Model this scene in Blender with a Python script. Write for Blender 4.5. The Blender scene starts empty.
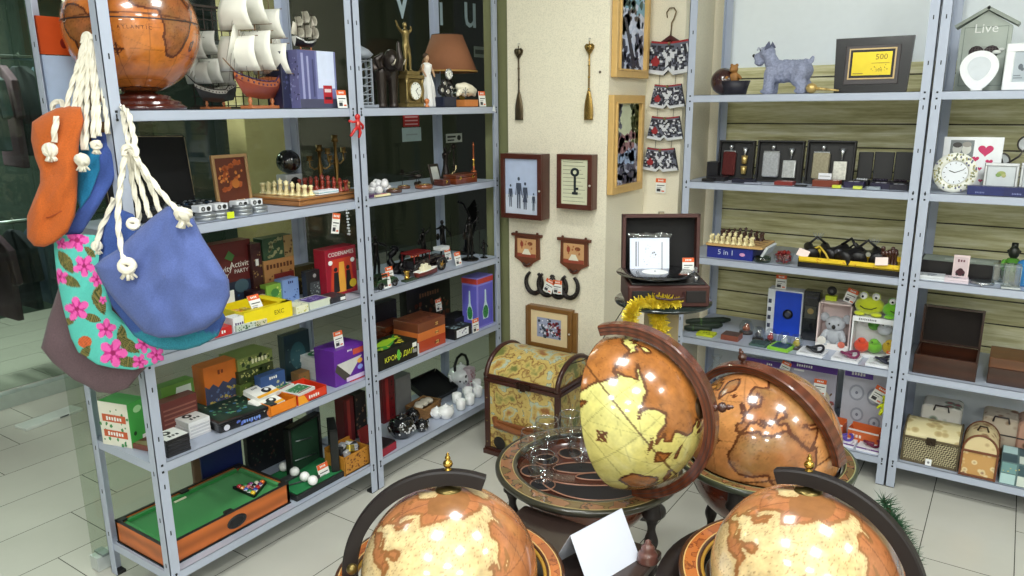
import bpy, math, random
from math import cos, sin, radians, degrees, hypot, atan2
import numpy as np
NEWM = bpy.data.materials.new
from mathutils import Vector, Matrix, noise
random.seed(7)
PI = math.pi
scn = bpy.context.scene
COL = scn.collection

# ---------------------------------------------------------------- camera, world, light, exposure
CAM = Vector((0.0, 0.0, 1.67)); FPX = 750.2
YAW, PITCH, ROLL = 0.5924, 0.2378, -0.0094
def cam_axes():
 f = Vector((-sin(YAW)*cos(PITCH), cos(YAW)*cos(PITCH), -sin(PITCH)))
 r = Vector((cos(YAW), sin(YAW), 0)); u = r.cross(f)
 return f, r*cos(ROLL)+u*sin(ROLL), -r*sin(ROLL)+u*cos(ROLL)
CF, CR, CU = cam_axes()
cd = bpy.data.cameras.new('camera'); cam = bpy.data.objects.new('camera', cd); COL.objects.link(cam)
m3 = Matrix((CR, CU, -CF)).transposed()
cam.matrix_world = Matrix.Translation(CAM) @ m3.to_4x4()
cd.sensor_width = 36; cd.lens = FPX/1024*36; cd.clip_start = .02
scn.camera = cam
scn.view_settings.view_transform = 'Standard'; scn.view_settings.look = 'None'
scn.view_settings.exposure = -0.14; scn.view_settings.gamma = 1; scn.view_settings.use_curve_mapping = False
scn.cycles.transparent_max_bounces = 24; scn.cycles.max_bounces = 8
w = bpy.data.worlds.new('world'); scn.world = w; w.use_nodes = True
w.node_tree.nodes['Background'].inputs[0].default_value = (.78, .82, .82, 1)
w.node_tree.nodes['Background'].inputs[1].default_value = .22
CEIL = 2.95
LIGHTS = [(-1.15, .55), (-1.15, 1.9), (.35, 1.9), (.35, .55), (1.7, 1.9), (-1.0, -.9), (.5, -.9), (-.6, -2.6), (1.2, -2.6), (1.9, -.9)]  # last few panels are added, to brighten the wall behind the right shelving
for i, (x, y) in enumerate(LIGHTS):
 ld = bpy.data.lights.new('panel_light', 'AREA'); ld.shape = 'SQUARE'; ld.size = .42
 ld.energy = 20 if y > 0 else (24 if y > -2 and x < 1 else 46); ld.color = (.97, 1.0, .96)  # strongest energy goes to the added panels
 lo = bpy.data.objects.new('panel_light', ld); COL.objects.link(lo); lo.location = (x, y, CEIL-.035)
for x, y, e in ((-3.6, .6, 10), (-3.6, 3.4, 10), (-5.6, 1.8, 120)):        # corridor and the shop across it
 ld = bpy.data.lights.new('corridor_light', 'AREA'); ld.shape = 'SQUARE'; ld.size = .5
 ld.energy = e; ld.color = (.96, 1.0, .95)
 lo = bpy.data.objects.new('corridor_light', ld); COL.objects.link(lo); lo.location = (x, y, CEIL-.035)

def ray(u, v): return CF + CR*((u-512)/FPX) - CU*((v-288)/FPX)
def PZ(u, v, z): d = ray(u, v); return CAM + d*((z-CAM.z)/d.z)
def PX(u, v, x): d = ray(u, v); return CAM + d*((x-CAM.x)/d.x)
def PY(u, v, y): d = ray(u, v); return CAM + d*((y-CAM.y)/d.y)
def PD(u, v, dd): return CAM + ray(u, v)*dd

# ---------------------------------------------------------------- materials
def lin(c): c = c/255; return c/12.92 if c <= .04045 else ((c+.055)/1.055)**2.4
def rgb(c):
 if isinstance(c, str): c = tuple(int(c[i:i+2], 16) for i in (0, 2, 4))
 return (lin(c[0]), lin(c[1]), lin(c[2]), 1)
_mats = {}
def M(c, rough=.5, metal=0, var=.12, sc=25, bump=0, coat=0, emit=0, sheen=0, trans=0, alpha=1, kind=None):
 key = (c, rough, metal, var, sc, bump, coat, emit, sheen, trans, alpha, kind)
 if key in _mats: return _mats[key]
 m = NEWM('mat_%s' % (c,)); m.use_nodes = True
 N = m.node_tree.nodes; L = m.node_tree.links; b = N['Principled BSDF']
 col = rgb(c)
 tc = N.new('ShaderNodeTexCoord'); nz = N.new('ShaderNodeTexNoise')
 nz.inputs['Scale'].default_value = sc; nz.inputs['Detail'].default_value = 4
 L.new(tc.outputs['Object'], nz.inputs['Vector'])
 mx = N.new('ShaderNodeMix'); mx.data_type = 'RGBA'
 mx.inputs[6].default_value = tuple(max(0, x*(1-var)) for x in col[:3])+(1,)
 mx.inputs[7].default_value = tuple(min(1, x*(1+var)) for x in col[:3])+(1,)
 L.new(nz.outputs['Fac'], mx.inputs[0])
 out = mx.outputs[2]
 if kind == 'wood':
  wv = N.new('ShaderNodeTexWave'); wv.inputs['Scale'].default_value = sc*.4; wv.inputs['Distortion'].default_value = 6
  wv.inputs['Detail'].default_value = 3; wv.bands_direction = 'Z'
  mp = N.new('ShaderNodeMapping'); mp.inputs['Scale'].default_value = (.25, 1, 1.6)
  L.new(tc.outputs['Object'], mp.inputs[0]); L.new(mp.outputs[0], wv.inputs['Vector'])
  m2 = N.new('ShaderNodeMix'); m2.data_type = 'RGBA'; m2.blend_type = 'MULTIPLY'; m2.inputs[0].default_value = .35
  L.new(out, m2.inputs[6]); L.new(wv.outputs['Color'], m2.inputs[7]); out = m2.outputs[2]
 L.new(out, b.inputs['Base Color'])
 b.inputs['Roughness'].default_value = rough; b.inputs['Metallic'].default_value = metal
 b.inputs['Coat Weight'].default_value = coat; b.inputs['Coat Roughness'].default_value = .08
 if sheen: b.inputs['Sheen Weight'].default_value = sheen
 if trans: b.inputs['Transmission Weight'].default_value = trans; b.inputs['IOR'].default_value = 1.3
 if alpha < 1: b.inputs['Alpha'].default_value = alpha
 if emit: b.inputs['Emission Color'].default_value = col; b.inputs['Emission Strength'].default_value = emit
 if bump:
  n2 = N.new('ShaderNodeTexNoise'); n2.inputs['Scale'].default_value = sc*5; n2.inputs['Detail'].default_value = 3
  L.new(tc.outputs['Object'], n2.inputs['Vector'])
  bp = N.new('ShaderNodeBump'); bp.inputs['Strength'].default_value = bump; bp.inputs['Distance'].default_value = .002
  L.new(n2.outputs['Fac'], bp.inputs['Height']); L.new(bp.outputs[0], b.inputs['Normal'])
 _mats[key] = m; return m
def vcmat(name, rough=.3, coat=.6, bump=0, grain=.12, sc=60):
 m = NEWM(name); m.use_nodes = True
 N = m.node_tree.nodes; L = m.node_tree.links; b = N['Principled BSDF']
 at = N.new('ShaderNodeAttribute'); at.attribute_name = 'Col'
 tc = N.new('ShaderNodeTexCoord'); nz = N.new('ShaderNodeTexNoise'); nz.inputs['Scale'].default_value = sc; nz.inputs['Detail'].default_value = 6
 L.new(tc.outputs['Object'], nz.inputs['Vector'])
 rp = N.new('ShaderNodeMapRange'); rp.inputs['From Min'].default_value = .3; rp.inputs['From Max'].default_value = .7
 rp.inputs['To Min'].default_value = 1-grain; rp.inputs['To Max'].default_value = 1+grain
 L.new(nz.outputs['Fac'], rp.inputs[0])
 mx = N.new('ShaderNodeVectorMath'); mx.operation = 'SCALE'
 L.new(at.outputs['Color'], mx.inputs[0]); L.new(rp.outputs[0], mx.inputs['Scale'])
 L.new(mx.outputs[0], b.inputs['Base Color'])
 b.inputs['Roughness'].default_value = rough; b.inputs['Coat Weight'].default_value = coat; b.inputs['Coat Roughness'].default_value = .06
 return m
def glassmat(name, tint, rough=.0, op=.12):
 m = NEWM(name); m.use_nodes = True
 N = m.node_tree.nodes; L = m.node_tree.links; N.clear()
 o = N.new('ShaderNodeOutputMaterial'); t = N.new('ShaderNodeBsdfTransparent'); g = N.new('ShaderNodeBsdfGlossy')
 t.inputs[0].default_value = rgb(tint); g.inputs['Roughness'].default_value = rough
 ge = N.new('ShaderNodeNewGeometry'); dt = N.new('ShaderNodeVectorMath'); dt.operation = 'DOT_PRODUCT'
 L.new(ge.outputs['Incoming'], dt.inputs[0]); L.new(ge.outputs['Normal'], dt.inputs[1])
 def mth(o_, a, c):
  n = N.new('ShaderNodeMath'); n.operation = o_; n.use_clamp = o_ in ('ADD', 'SUBTRACT')
  for i, q in enumerate((a, c)):
   if isinstance(q, (int, float)): n.inputs[i].default_value = q
   else: L.new(q, n.inputs[i])
  return n.outputs[0]
 sch = mth('POWER', mth('SUBTRACT', 1.0, mth('ABSOLUTE', dt.outputs['Value'], 0)), 5.0)
 fac = mth('ADD', mth('MULTIPLY', sch, .9), .035+op)
 mx = N.new('ShaderNodeMixShader'); L.new(fac, mx.inputs[0]); L.new(t.outputs[0], mx.inputs[1]); L.new(g.outputs[0], mx.inputs[2])
 L.new(mx.outputs[0], o.inputs[0]); return m

# ---------------------------------------------------------------- mesh builder
_txt = {}
OKT = ('Activity', 'PARTY', 'CODENAMES', '5 in 1', '500', 'КРОКО ДИЛ', 'EXC')
def text_geo(s):
 if s in _txt: return _txt[s]
 cu = bpy.data.curves.new('txt', 'FONT'); cu.body = s; cu.align_x = 'CENTER'; cu.align_y = 'CENTER'; cu.resolution_u = 2
 ob = bpy.data.objects.new('txt', cu); COL.objects.link(ob)
 me = ob.to_mesh()
 vs = [tuple(v.co) for v in me.vertices]; fs = [tuple(p.vertices) for p in me.polygons]
 ob.to_mesh_clear(); bpy.data.objects.remove(ob); bpy.data.curves.remove(cu)
 wd = (max(v[0] for v in vs)-min(v[0] for v in vs)) if vs else 1
 _txt[s] = (vs, fs, wd); return _txt[s]
class MB:
 def __init__(s, mat=None): s.v = []; s.f = []; s.fm = []; s.fs = []; s.mats = []; s.cur = 0; s.T = Matrix(); s.sm = False; s.vc = {}; s.use(mat) if mat else None
 def use(s, m, smooth=None):
  if isinstance(m, (str, tuple)): m = M(m)
  if m not in s.mats: s.mats.append(m)
  s.cur = s.mats.index(m)
  if smooth is not None: s.sm = smooth
  return s
 def add(s, vs, fs, smooth=None):
  o = len(s.v); s.v += [s.T @ Vector(p) for p in vs]
  for f in fs: s.f.append(tuple(o+i for i in f)); s.fm.append(s.cur); s.fs.append(s.sm if smooth is None else smooth)
  return s
 def box(s, c, d, r=None, tx=1, ty=1):   # centre, size, Euler; tx,ty taper the top
  x, y, z = d[0]/2, d[1]/2, d[2]/2
  vs = [Vector(p) for p in ((-x,-y,-z),(x,-y,-z),(x,y,-z),(-x,y,-z),(-x*tx,-y*ty,z),(x*tx,-y*ty,z),(x*tx,y*ty,z),(-x*tx,y*ty,z))]
  if r is not None:
   from mathutils import Euler
   R = Euler(r).to_matrix(); vs = [R @ p for p in vs]
  c = Vector(c)
  return s.add([p+c for p in vs], [(0,3,2,1),(4,5,6,7),(0,1,5,4),(1,2,6,5),(2,3,7,6),(3,0,4,7)], False)
 def rbox(s, c, d, r=.004, seg=2, ax='z'):  # box with rounded corners along one axis and small chamfered edges
  x, y, z = d[0]/2, d[1]/2, d[2]/2
  if ax == 'z': a, b, h = x, y, z
  elif ax == 'y': a, b, h = x, z, y
  else: a, b, h = y, z, x
  r = min(r, a*.99, b*.99, h*.99)
  def ring(ins, hh):
   o = []
   for (sx, sy, a0) in ((1,1,0),(-1,1,90),(-1,-1,180),(1,-1,270)):
    for k in range(seg+1):
     t = radians(a0+90*k/seg); rr = max(r-ins, 1e-5)
     o.append((sx*(a-r)+rr*cos(t), sy*(b-r)+rr*sin(t), hh))
   return o
  e = r*.35
  rings = [ring(e, -h), ring(0, -h+e), ring(0, h-e), ring(e, h)]
  n = len(rings[0]); vs = [p for R_ in rings for p in R_]
  if ax == 'y': vs = [(p[0], -p[2], p[1]) for p in vs]
  elif ax == 'x': vs = [(p[2], p[0], p[1]) for p in vs]
  fs = [(i*n+j, i*n+(j+1) % n, (i+1)*n+(j+1) % n, (i+1)*n+j) for i in range(3) for j in range(n)]
  fs += [tuple(range(n-1, -1, -1)), tuple(3*n+j for j in range(n))]
  c = Vector(c); return s.add([Vector(p)+c for p in vs], fs, False)
 def lathe(s, prof, n=24, c=(0,0,0), ax='z', smooth=True, a0=0, a1=2*PI, cap=True):
  full = abs(a1-a0-2*PI) < 1e-6; m = n if full else n+1
  vs = []
  for (r, z) in prof:
   for j in range(m):
    t = a0+(a1-a0)*j/n; p = (r*cos(t), r*sin(t), z)
    if ax == 'y': p = (p[0], -p[2], p[1])
    elif ax == 'x': p = (p[2], p[0], p[1])
    vs.append((p[0]+c[0], p[1]+c[1], p[2]+c[2]))
  fs = []
  for i in range(len(prof)-1):
   for j in range(n):
    k = (j+1) % m
    fs.append((i*m+j, i*m+k, (i+1)*m+k, (i+1)*m+j))
  s.add(vs, fs, smooth)
  if cap and full:
   o = len(s.v)-len(vs)
   for i, rev in ((0, True), (len(prof)-1, False)):
    if prof[i][0] > 1e-4:
     l = [o+i*m+j for j in range(m)]
     s.f.append(tuple(reversed(l)) if rev else tuple(l)); s.fm.append(s.cur); s.fs.append(False)
  return s
 def cyl(s, c, r, h, n=20, ax='z', r2=None, smooth=True):   # centre at base
  return s.lathe([(r, 0), (r if r2 is None else r2, h)], n, c, ax, smooth)
 def ball(s, c, r, n=16, m=10):
  if isinstance(r, (int, float)): r = (r, r, r)
  vs = []
  for i in range(m+1):
   t = PI*i/m
   for j in range(n):
    a = 2*PI*j/n; vs.append((c[0]+r[0]*sin(t)*cos(a), c[1]+r[1]*sin(t)*sin(a), c[2]-r[2]*cos(t)))
  return s.add(vs, [(i*n+j, i*n+(j+1) % n, (i+1)*n+(j+1) % n, (i+1)*n+j) for i in range(m) for j in range(n)], True)
 def tube(s, pts, r, n=8, twist=0, pitch=.02, closed=False):
  pts = [Vector(p) for p in pts]; k = len(pts)
  rr = r if isinstance(r, (list, tuple)) else [r]*k
  vs = []; up = None; L = 0
  for i, p in enumerate(pts):
   if closed: t = pts[(i+1) % k]-pts[i-1]
   else: t = pts[min(i+1, k-1)]-pts[max(i-1, 0)]
   if t.length < 1e-9: t = Vector((0, 0, 1))
   t.normalize()
   if i: L += (p-pts[i-1]).length
   if up is None: up = t.orthogonal().normalized()
   up = (up-t*up.dot(t)); up = up.normalized() if up.length > 1e-6 else t.orthogonal().normalized()
   sd = t.cross(up)
   for j in range(n):
    a = 2*PI*j/n; q = rr[i]*(1+twist*cos(3*a-L/pitch*2*PI))
    vs.append(p+up*(q*cos(a))+sd*(q*sin(a)))
  fs = [(i*n+j, i*n+(j+1) % n, ((i+1) % k)*n+(j+1) % n, ((i+1) % k)*n+j) for i in range(k if closed else k-1) for j in range(n)]
  if not closed: fs += [tuple(range(n-1, -1, -1)), tuple((k-1)*n+j for j in range(n))]
  return s.add(vs, fs, True)
 def prism(s, poly, y0, y1, ax='y'):  # polygon in (x,z), extruded along y
  n = len(poly)
  if ax == 'y': vs = [(p[0], y0, p[1]) for p in poly]+[(p[0], y1, p[1]) for p in poly]
  elif ax == 'z': vs = [(p[0], p[1], y0) for p in poly]+[(p[0], p[1], y1) for p in poly]
  else: vs = [(y0, p[0], p[1]) for p in poly]+[(y1, p[0], p[1]) for p in poly]
  return s.add(vs, [tuple(range(n)), tuple(range(2*n-1, n-1, -1))]+[(i, i+n, (i+1) % n+n, (i+1) % n) for i in range(n)], False)
 def art(s, O, X, Y, shapes, off=.0005):   # flat print on a face; O corner, X and Y edge vectors; shapes in 0..1
  O, X, Y = Vector(O), Vector(X), Vector(Y); Nn = X.cross(Y).normalized(); w, h = X.length, Y.length
  for k, sh in enumerate(shapes):
   P = lambda a, b: O+X*a+Y*b+Nn*(off*(1+k*.35))
   t = sh[0]; s.use(sh[-1])
   if t == 'r': a, b, c, d = sh[1:5]; s.add([P(a,b), P(c,b), P(c,d), P(a,d)], [(0,1,2,3)], False)
   elif t == 'e':
    a, b, c, d = sh[1:5]; n = 14
    s.add([P(a+c*cos(2*PI*i/n), b+d*sin(2*PI*i/n)) for i in range(n)], [tuple(range(n))], False)
   elif t == 'p': s.add([P(*q) for q in sh[1]], [tuple(range(len(sh[1])))], False)
   elif t == 't' and sh[1] not in OKT:    # print too small to read: a row of letter-like marks
    x, y, size = sh[2:5]; nn = len(sh[1]); cw_ = min(size*h*.62/w, .94/nn)
    for i in range(nn):
     a = x+(i-nn/2)*cw_; q_ = size*(.3 if i % 3 else .38)
     s.add([P(a+cw_*.15, y-q_), P(a+cw_*.8, y-q_), P(a+cw_*.8, y+q_), P(a+cw_*.15, y+q_)], [(0,1,2,3)], False)
   elif t == 't':
    vs, fs, wd = text_geo(sh[1]); x, y, size = sh[2:5]; k2 = size*h
    if wd*k2 > w*.94: k2 = w*.94/wd
    s.add([P(x+p[0]*k2/w, y+p[1]*k2/h) for p in vs], fs, False)
   elif t == 'n':   # speckle of small marks: n, x0,y0,x1,y1, size, colour
    rnd = random.Random(sh[1]*31+int(sh[2]*100));
    for _ in range(sh[1]):
     a = rnd.uniform(sh[2], sh[4]); b = rnd.uniform(sh[3], sh[5]); q = sh[6]*rnd.uniform(.5, 1.4)
     an = rnd.uniform(0, 6.28); n = 5
     s.add([P(a+q*cos(an+2*PI*i/n)*rnd.uniform(.5, 1), b+q*w/h*sin(an+2*PI*i/n)*rnd.uniform(.5, 1)) for i in range(n)], [tuple(range(n))], False)
  return s
 def build(s, name, parent=None, loc=None, rz=0, rot=None, bevel=0, kind=None):
  me = bpy.data.meshes.new(name); me.from_pydata([tuple(p) for p in s.v], [], s.f)
  for m in s.mats: me.materials.append(m)
  me.polygons.foreach_set('material_index', s.fm); me.polygons.foreach_set('use_smooth', s.fs)
  me.update()
  o = bpy.data.objects.new(name, me); COL.objects.link(o)
  if parent: o.parent = parent
  if loc is not None: o.location = loc
  o.rotation_euler = rot if rot else (0, 0, rz)
  if bevel:
   b = o.modifiers.new('bevel', 'BEVEL'); b.width = bevel; b.segments = 2; b.limit_method = 'ANGLE'; b.angle_limit = radians(50)
  if kind: o['kind'] = kind
  return o
def tag(o, label, cat, group=None):
 o['label'] = label; o['category'] = cat
 if group: o['group'] = group
 return o
def thing(name, label, cat, loc=(0,0,0), rz=0, group=None, rot=None):
 o = bpy.data.objects.new(name, None); COL.objects.link(o); o.empty_display_size = .05
 o.location = loc; o.rotation_euler = rot if rot else (0, 0, rz); return tag(o, label, cat, group)
def dup(root, loc, rz=None, label=None, group=None, scale=None):
 r = root.copy(); COL.objects.link(r); r.location = loc
 if rz is not None: r.rotation_euler = (0, 0, rz)
 if label: r['label'] = label
 if group: r['group'] = group
 if scale: r.scale = (scale,)*3
 for ch in list(root.children):
  c = ch.copy(); COL.objects.link(c); c.parent = r
  for g in list(ch.children):
   d = g.copy(); COL.objects.link(d); d.parent = c
 return r
def solo(mb, name, label, cat, loc=(0,0,0), rz=0, group=None, bevel=0, rot=None):
 return tag(mb.build(name, None, loc, rz, rot, bevel), label, cat, group)
def struct(mb, name, **k): return mb.build(name, kind='structure', **k)
# ---------------------------------------------------------------- the setting
XA, YB = -2.212, 3.462               # front planes of the left and the right shelving
ZA = [1.669, 1.304, .903, .541, .137]; ZB = [1.712, 1.313, .951, .540, .131]
PXW, PYF, PXL = -1.60, 3.18, -2.155  # pillar: right face x, front face y, left edge x
WALLY = 3.985
def tile_mat():      # 30 x 60 cm tiles, rows run along Y, each row shifted by a third
 m = NEWM('floor_tiles'); m.use_nodes = True
 N = m.node_tree.nodes; L = m.node_tree.links; b = N['Principled BSDF']
 tc = N.new('ShaderNodeTexCoord'); sp = N.new('ShaderNodeSeparateXYZ'); L.new(tc.outputs['Object'], sp.inputs[0])
 def mth(op, a, c=None, d=None):
  n = N.new('ShaderNodeMath'); n.operation = op
  for i, q in enumerate((a, c, d)):
   if q is None: continue
   if isinstance(q, (int, float)): n.inputs[i].default_value = q
   else: L.new(q, n.inputs[i])
  return n.outputs[0]
 OFX, OFY = 1.2, -.5      # the slab's own origin
 xx = mth('DIVIDE', mth('ADD', sp.outputs['X'], .14-OFX), .305); row = mth('FLOOR', xx); fx = mth('FRACT', xx)
 yy = mth('DIVIDE', mth('ADD', mth('ADD', sp.outputs['Y'], mth('MULTIPLY', row, .2)), -2.945-OFY), .6); fy = mth('FRACT', yy); ci = mth('FLOOR', yy)
 def edge(f, wd): return mth('MAXIMUM', mth('LESS_THAN', f, wd), mth('GREATER_THAN', f, 1-wd))
 g = mth('MAXIMUM', edge(fx, .0055), edge(fy, .0028))
 cb = N.new('ShaderNodeCombineXYZ'); L.new(row, cb.inputs[0]); L.new(ci, cb.inputs[1])
 wn = N.new('ShaderNodeTexWhiteNoise'); L.new(cb.outputs[0], wn.inputs[0])
 nz = N.new('ShaderNodeTexNoise'); nz.inputs['Scale'].default_value = 6; nz.inputs['Detail'].default_value = 6; L.new(tc.outputs['Object'], nz.inputs['Vector'])
 t = mth('ADD', mth('MULTIPLY', wn.outputs['Value'], .35), mth('MULTIPLY', nz.outputs['Fac'], .6))
 m1 = N.new('ShaderNodeMix'); m1.data_type = 'RGBA'; m1.inputs[6].default_value = rgb((188, 186, 176)); m1.inputs[7].default_value = rgb((204, 202, 192)); L.new(t, m1.inputs[0])
 mx = N.new('ShaderNodeMix'); mx.data_type = 'RGBA'; L.new(g, mx.inputs[0]); L.new(m1.outputs[2], mx.inputs[6]); mx.inputs[7].default_value = rgb((74, 72, 64))
 L.new(mx.outputs[2], b.inputs['Base Color']); b.inputs['Roughness'].default_value = .25
 bp = N.new('ShaderNodeBump'); bp.inputs['Distance'].default_value = .001; bp.inputs['Strength'].default_value = .3
 L.new(mth('SUBTRACT', 1, g), bp.inputs['Height']); L.new(bp.outputs[0], b.inputs['Normal'])
 return m
def plank_mat():
 m = NEWM('plank_wallpaper'); m.use_nodes = True
 N = m.node_tree.nodes; L = m.node_tree.links; b = N['Principled BSDF']
 tc = N.new('ShaderNodeTexCoord'); sp = N.new('ShaderNodeSeparateXYZ'); L.new(tc.outputs['Object'], sp.inputs[0])
 dv = N.new('ShaderNodeMath'); dv.operation = 'DIVIDE'; dv.inputs[1].default_value = .112; L.new(sp.outputs['Z'], dv.inputs[0])
 fr = N.new('ShaderNodeMath'); fr.operation = 'FRACT'; L.new(dv.outputs[0], fr.inputs[0])
 fl = N.new('ShaderNodeMath'); fl.operation = 'FLOOR'; L.new(dv.outputs[0], fl.inputs[0])
 n0 = N.new('ShaderNodeTexNoise'); n0.inputs['Scale'].default_value = 3; L.new(tc.outputs['Object'], n0.inputs['Vector'])
 wob = N.new('ShaderNodeMath'); wob.operation = 'MULTIPLY_ADD'; wob.inputs[1].default_value = .05; L.new(n0.outputs['Fac'], wob.inputs[0]); wob.inputs[2].default_value = .035
 gt = N.new('ShaderNodeMath'); gt.operation = 'GREATER_THAN'; L.new(fr.outputs[0], gt.inputs[0]); L.new(wob.outputs[0], gt.inputs[1])
 cx = N.new('ShaderNodeCombineXYZ'); mu = N.new('ShaderNodeMath'); mu.operation = 'MULTIPLY'; mu.inputs[1].default_value = 7.3; L.new(fl.outputs[0], mu.inputs[0])
 L.new(sp.outputs['X'], cx.inputs[0]); L.new(mu.outputs[0], cx.inputs[1]); L.new(sp.outputs['Z'], cx.inputs[2])
 mp = N.new('ShaderNodeMapping'); mp.inputs['Scale'].default_value = (2.2, 1, 26); L.new(cx.outputs[0], mp.inputs[0])
 nz = N.new('ShaderNodeTexNoise'); nz.inputs['Scale'].default_value = 1.6; nz.inputs['Detail'].default_value = 8; nz.inputs['Roughness'].default_value = .65
 L.new(mp.outputs[0], nz.inputs['Vector'])
 cr = N.new('ShaderNodeValToRGB'); e = cr.color_ramp.elements
 e[0].position = .3; e[0].color = rgb((168, 160, 108)); e[1].position = .68; e[1].color = rgb((244, 240, 212))
 q = cr.color_ramp.elements.new(.5); q.color = rgb((216, 210, 160))
 L.new(nz.outputs['Fac'], cr.inputs[0])
 mx = N.new('ShaderNodeMix'); mx.data_type = 'RGBA'; mx.inputs[6].default_value = rgb((52, 46, 26))
 L.new(gt.outputs[0], mx.inputs[0]); L.new(cr.outputs[0], mx.inputs[7]); L.new(mx.outputs[2], b.inputs['Base Color'])
 b.inputs['Roughness'].default_value = .6
 return m
def plaster_mat(c, nm):
 m = NEWM(nm); m.use_nodes = True
 N = m.node_tree.nodes; L = m.node_tree.links; b = N['Principled BSDF']
 tc = N.new('ShaderNodeTexCoord'); nz = N.new('ShaderNodeTexNoise'); nz.inputs['Scale'].default_value = 230; nz.inputs['Detail'].default_value = 5
 L.new(tc.outputs['Object'], nz.inputs['Vector'])
 cr = N.new('ShaderNodeValToRGB'); e = cr.color_ramp.elements
 e[0].position = .35; e[0].color = rgb(tuple(int(x*.93) for x in c)); e[1].position = .55; e[1].color = rgb(c)
 L.new(nz.outputs['Fac'], cr.inputs[0]); L.new(cr.outputs[0], b.inputs['Base Color']); b.inputs['Roughness'].default_value = .75
 bp = N.new('ShaderNodeBump'); bp.inputs['Strength'].default_value = .5; bp.inputs['Distance'].default_value = .003
 L.new(nz.outputs['Fac'], bp.inputs['Height']); L.new(bp.outputs[0], b.inputs['Normal'])
 return m
PLASTER = plaster_mat((236, 228, 206), 'beige_plaster')
WHITE = M((240, 247, 252), .35, var=.03)
struct(MB(tile_mat()).box((0, 1, -.05), (11.6, 10.6, .1)), 'floor', loc=(-1.2, .5, 0))
struct(MB(M((170, 172, 170), .8, var=.03)).box((-1.2, 1.5, CEIL+.05), (11.6, 10.6, .1)), 'ceiling')
struct(MB(WHITE).box((.6, WALLY+.06, CEIL/2), (3.92, .1, CEIL)), 'wall_back')
struct(MB(plank_mat()).box((.6, WALLY+.004, 1.19), (3.9, .008, 1.32)), 'trim_1')
struct(MB(PLASTER).box(((PXW+PXL)/2, (PYF+4.1)/2, CEIL/2), (PXW-PXL, 4.1-PYF, CEIL)), 'wall_pillar')
struct(MB(PLASTER).box(((PXW-1.41)/2, (3.6+4.1)/2, CEIL/2), (-1.41-PXW, .5, CEIL)), 'wall_recess')
struct(MB(PLASTER).box((-1.385, 4.05, CEIL/2), (.05, .1, CEIL)), 'wall_corner')
OLV = M((122, 124, 88), .6, var=.08)
struct(MB(OLV).box((-2.24, 3.245, CEIL/2), (.17, .05, CEIL)), 'trim_2')
struct(MB(M((205, 205, 195), .7)).box((2.55, .5, CEIL/2), (.1, 8.4, CEIL)), 'wall_right')
struct(MB(M((205, 205, 195), .7)).box((-1.2, -3.75, CEIL/2), (7.5, .1, CEIL)), 'wall_front')
struct(MB(M((58, 66, 58), .8)).box((-4.7, 6.6, CEIL/2), (4.6, .1, CEIL)), 'wall_corridor')
for x, y in LIGHTS:  # the added panels get the same fixture as the others
 t = thing('ceiling_panel', 'square white flat ceiling light panel', 'ceiling light', (x, y, CEIL), 0, 'square ceiling light panels')
 f = MB(M((240, 240, 240), .4)).box((0,0,-.012), (.62,.62,.02)); f.build('frame', t)
 MB(M((245, 250, 250), .3, emit=3)).box((0,0,-.025), (.56,.56,.008)).build('diffuser', t)
GL = glassmat('partition_glass', (240, 244, 238), 0, .0)
GX = -2.68
struct(MB(GL).box((GX, 2.7, 1.5), (.01, 3.04, 2.9)), 'window_1')
ALU = M((150, 158, 158), .35, .7)
b = MB(M((210, 215, 215), .3, .5)); b.box((GX, 1.215, .03), (.05, .07, .055)); b.use(ALU).box((GX, 1.215, .06), (.06, .03, .01)); struct(b, 'trim_3')
struct(MB(ALU).box((GX, 4.23, 1.475), (.03, .03, 2.95)), 'trim_4')
OX = -4.72
struct(MB(glassmat('shop_glass', (222, 232, 224), 0, .0)).box((OX, .6, 1.5), (.012, 5.4, 2.8)), 'window_2')
struct(MB(M((178, 190, 182), .4, .3)).box((OX, .6, .04), (.07, 5.4, .08)), 'trim_5')
struct(MB(M((60, 74, 68), .9)).box((-6.9, 1.5, CEIL/2), (.1, 10.6, CEIL)), 'wall_left')
ya, yb_ = PX(247, 150, OX+.1).y, PX(286, 150, OX+.1).y
struct(MB(M((190, 178, 128), .7)).box((OX, (ya+yb_)/2, CEIL/2), (.2, yb_-ya, CEIL)), 'trim_6')
struct(MB(M((62, 66, 56), .7)).box((OX, (yb_+6.5)/2+.1, 1.65), (.1, 6.5-yb_-.2, 2.5)), 'wall_shopfront')
for k, yy in enumerate((1.0, 2.2)): struct(MB(M((70, 84, 80), .4, .5)).box((OX-.01, yy, 1.5), (.03, .03, 2.9)), 'trim_%d' % (7+k))
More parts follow.
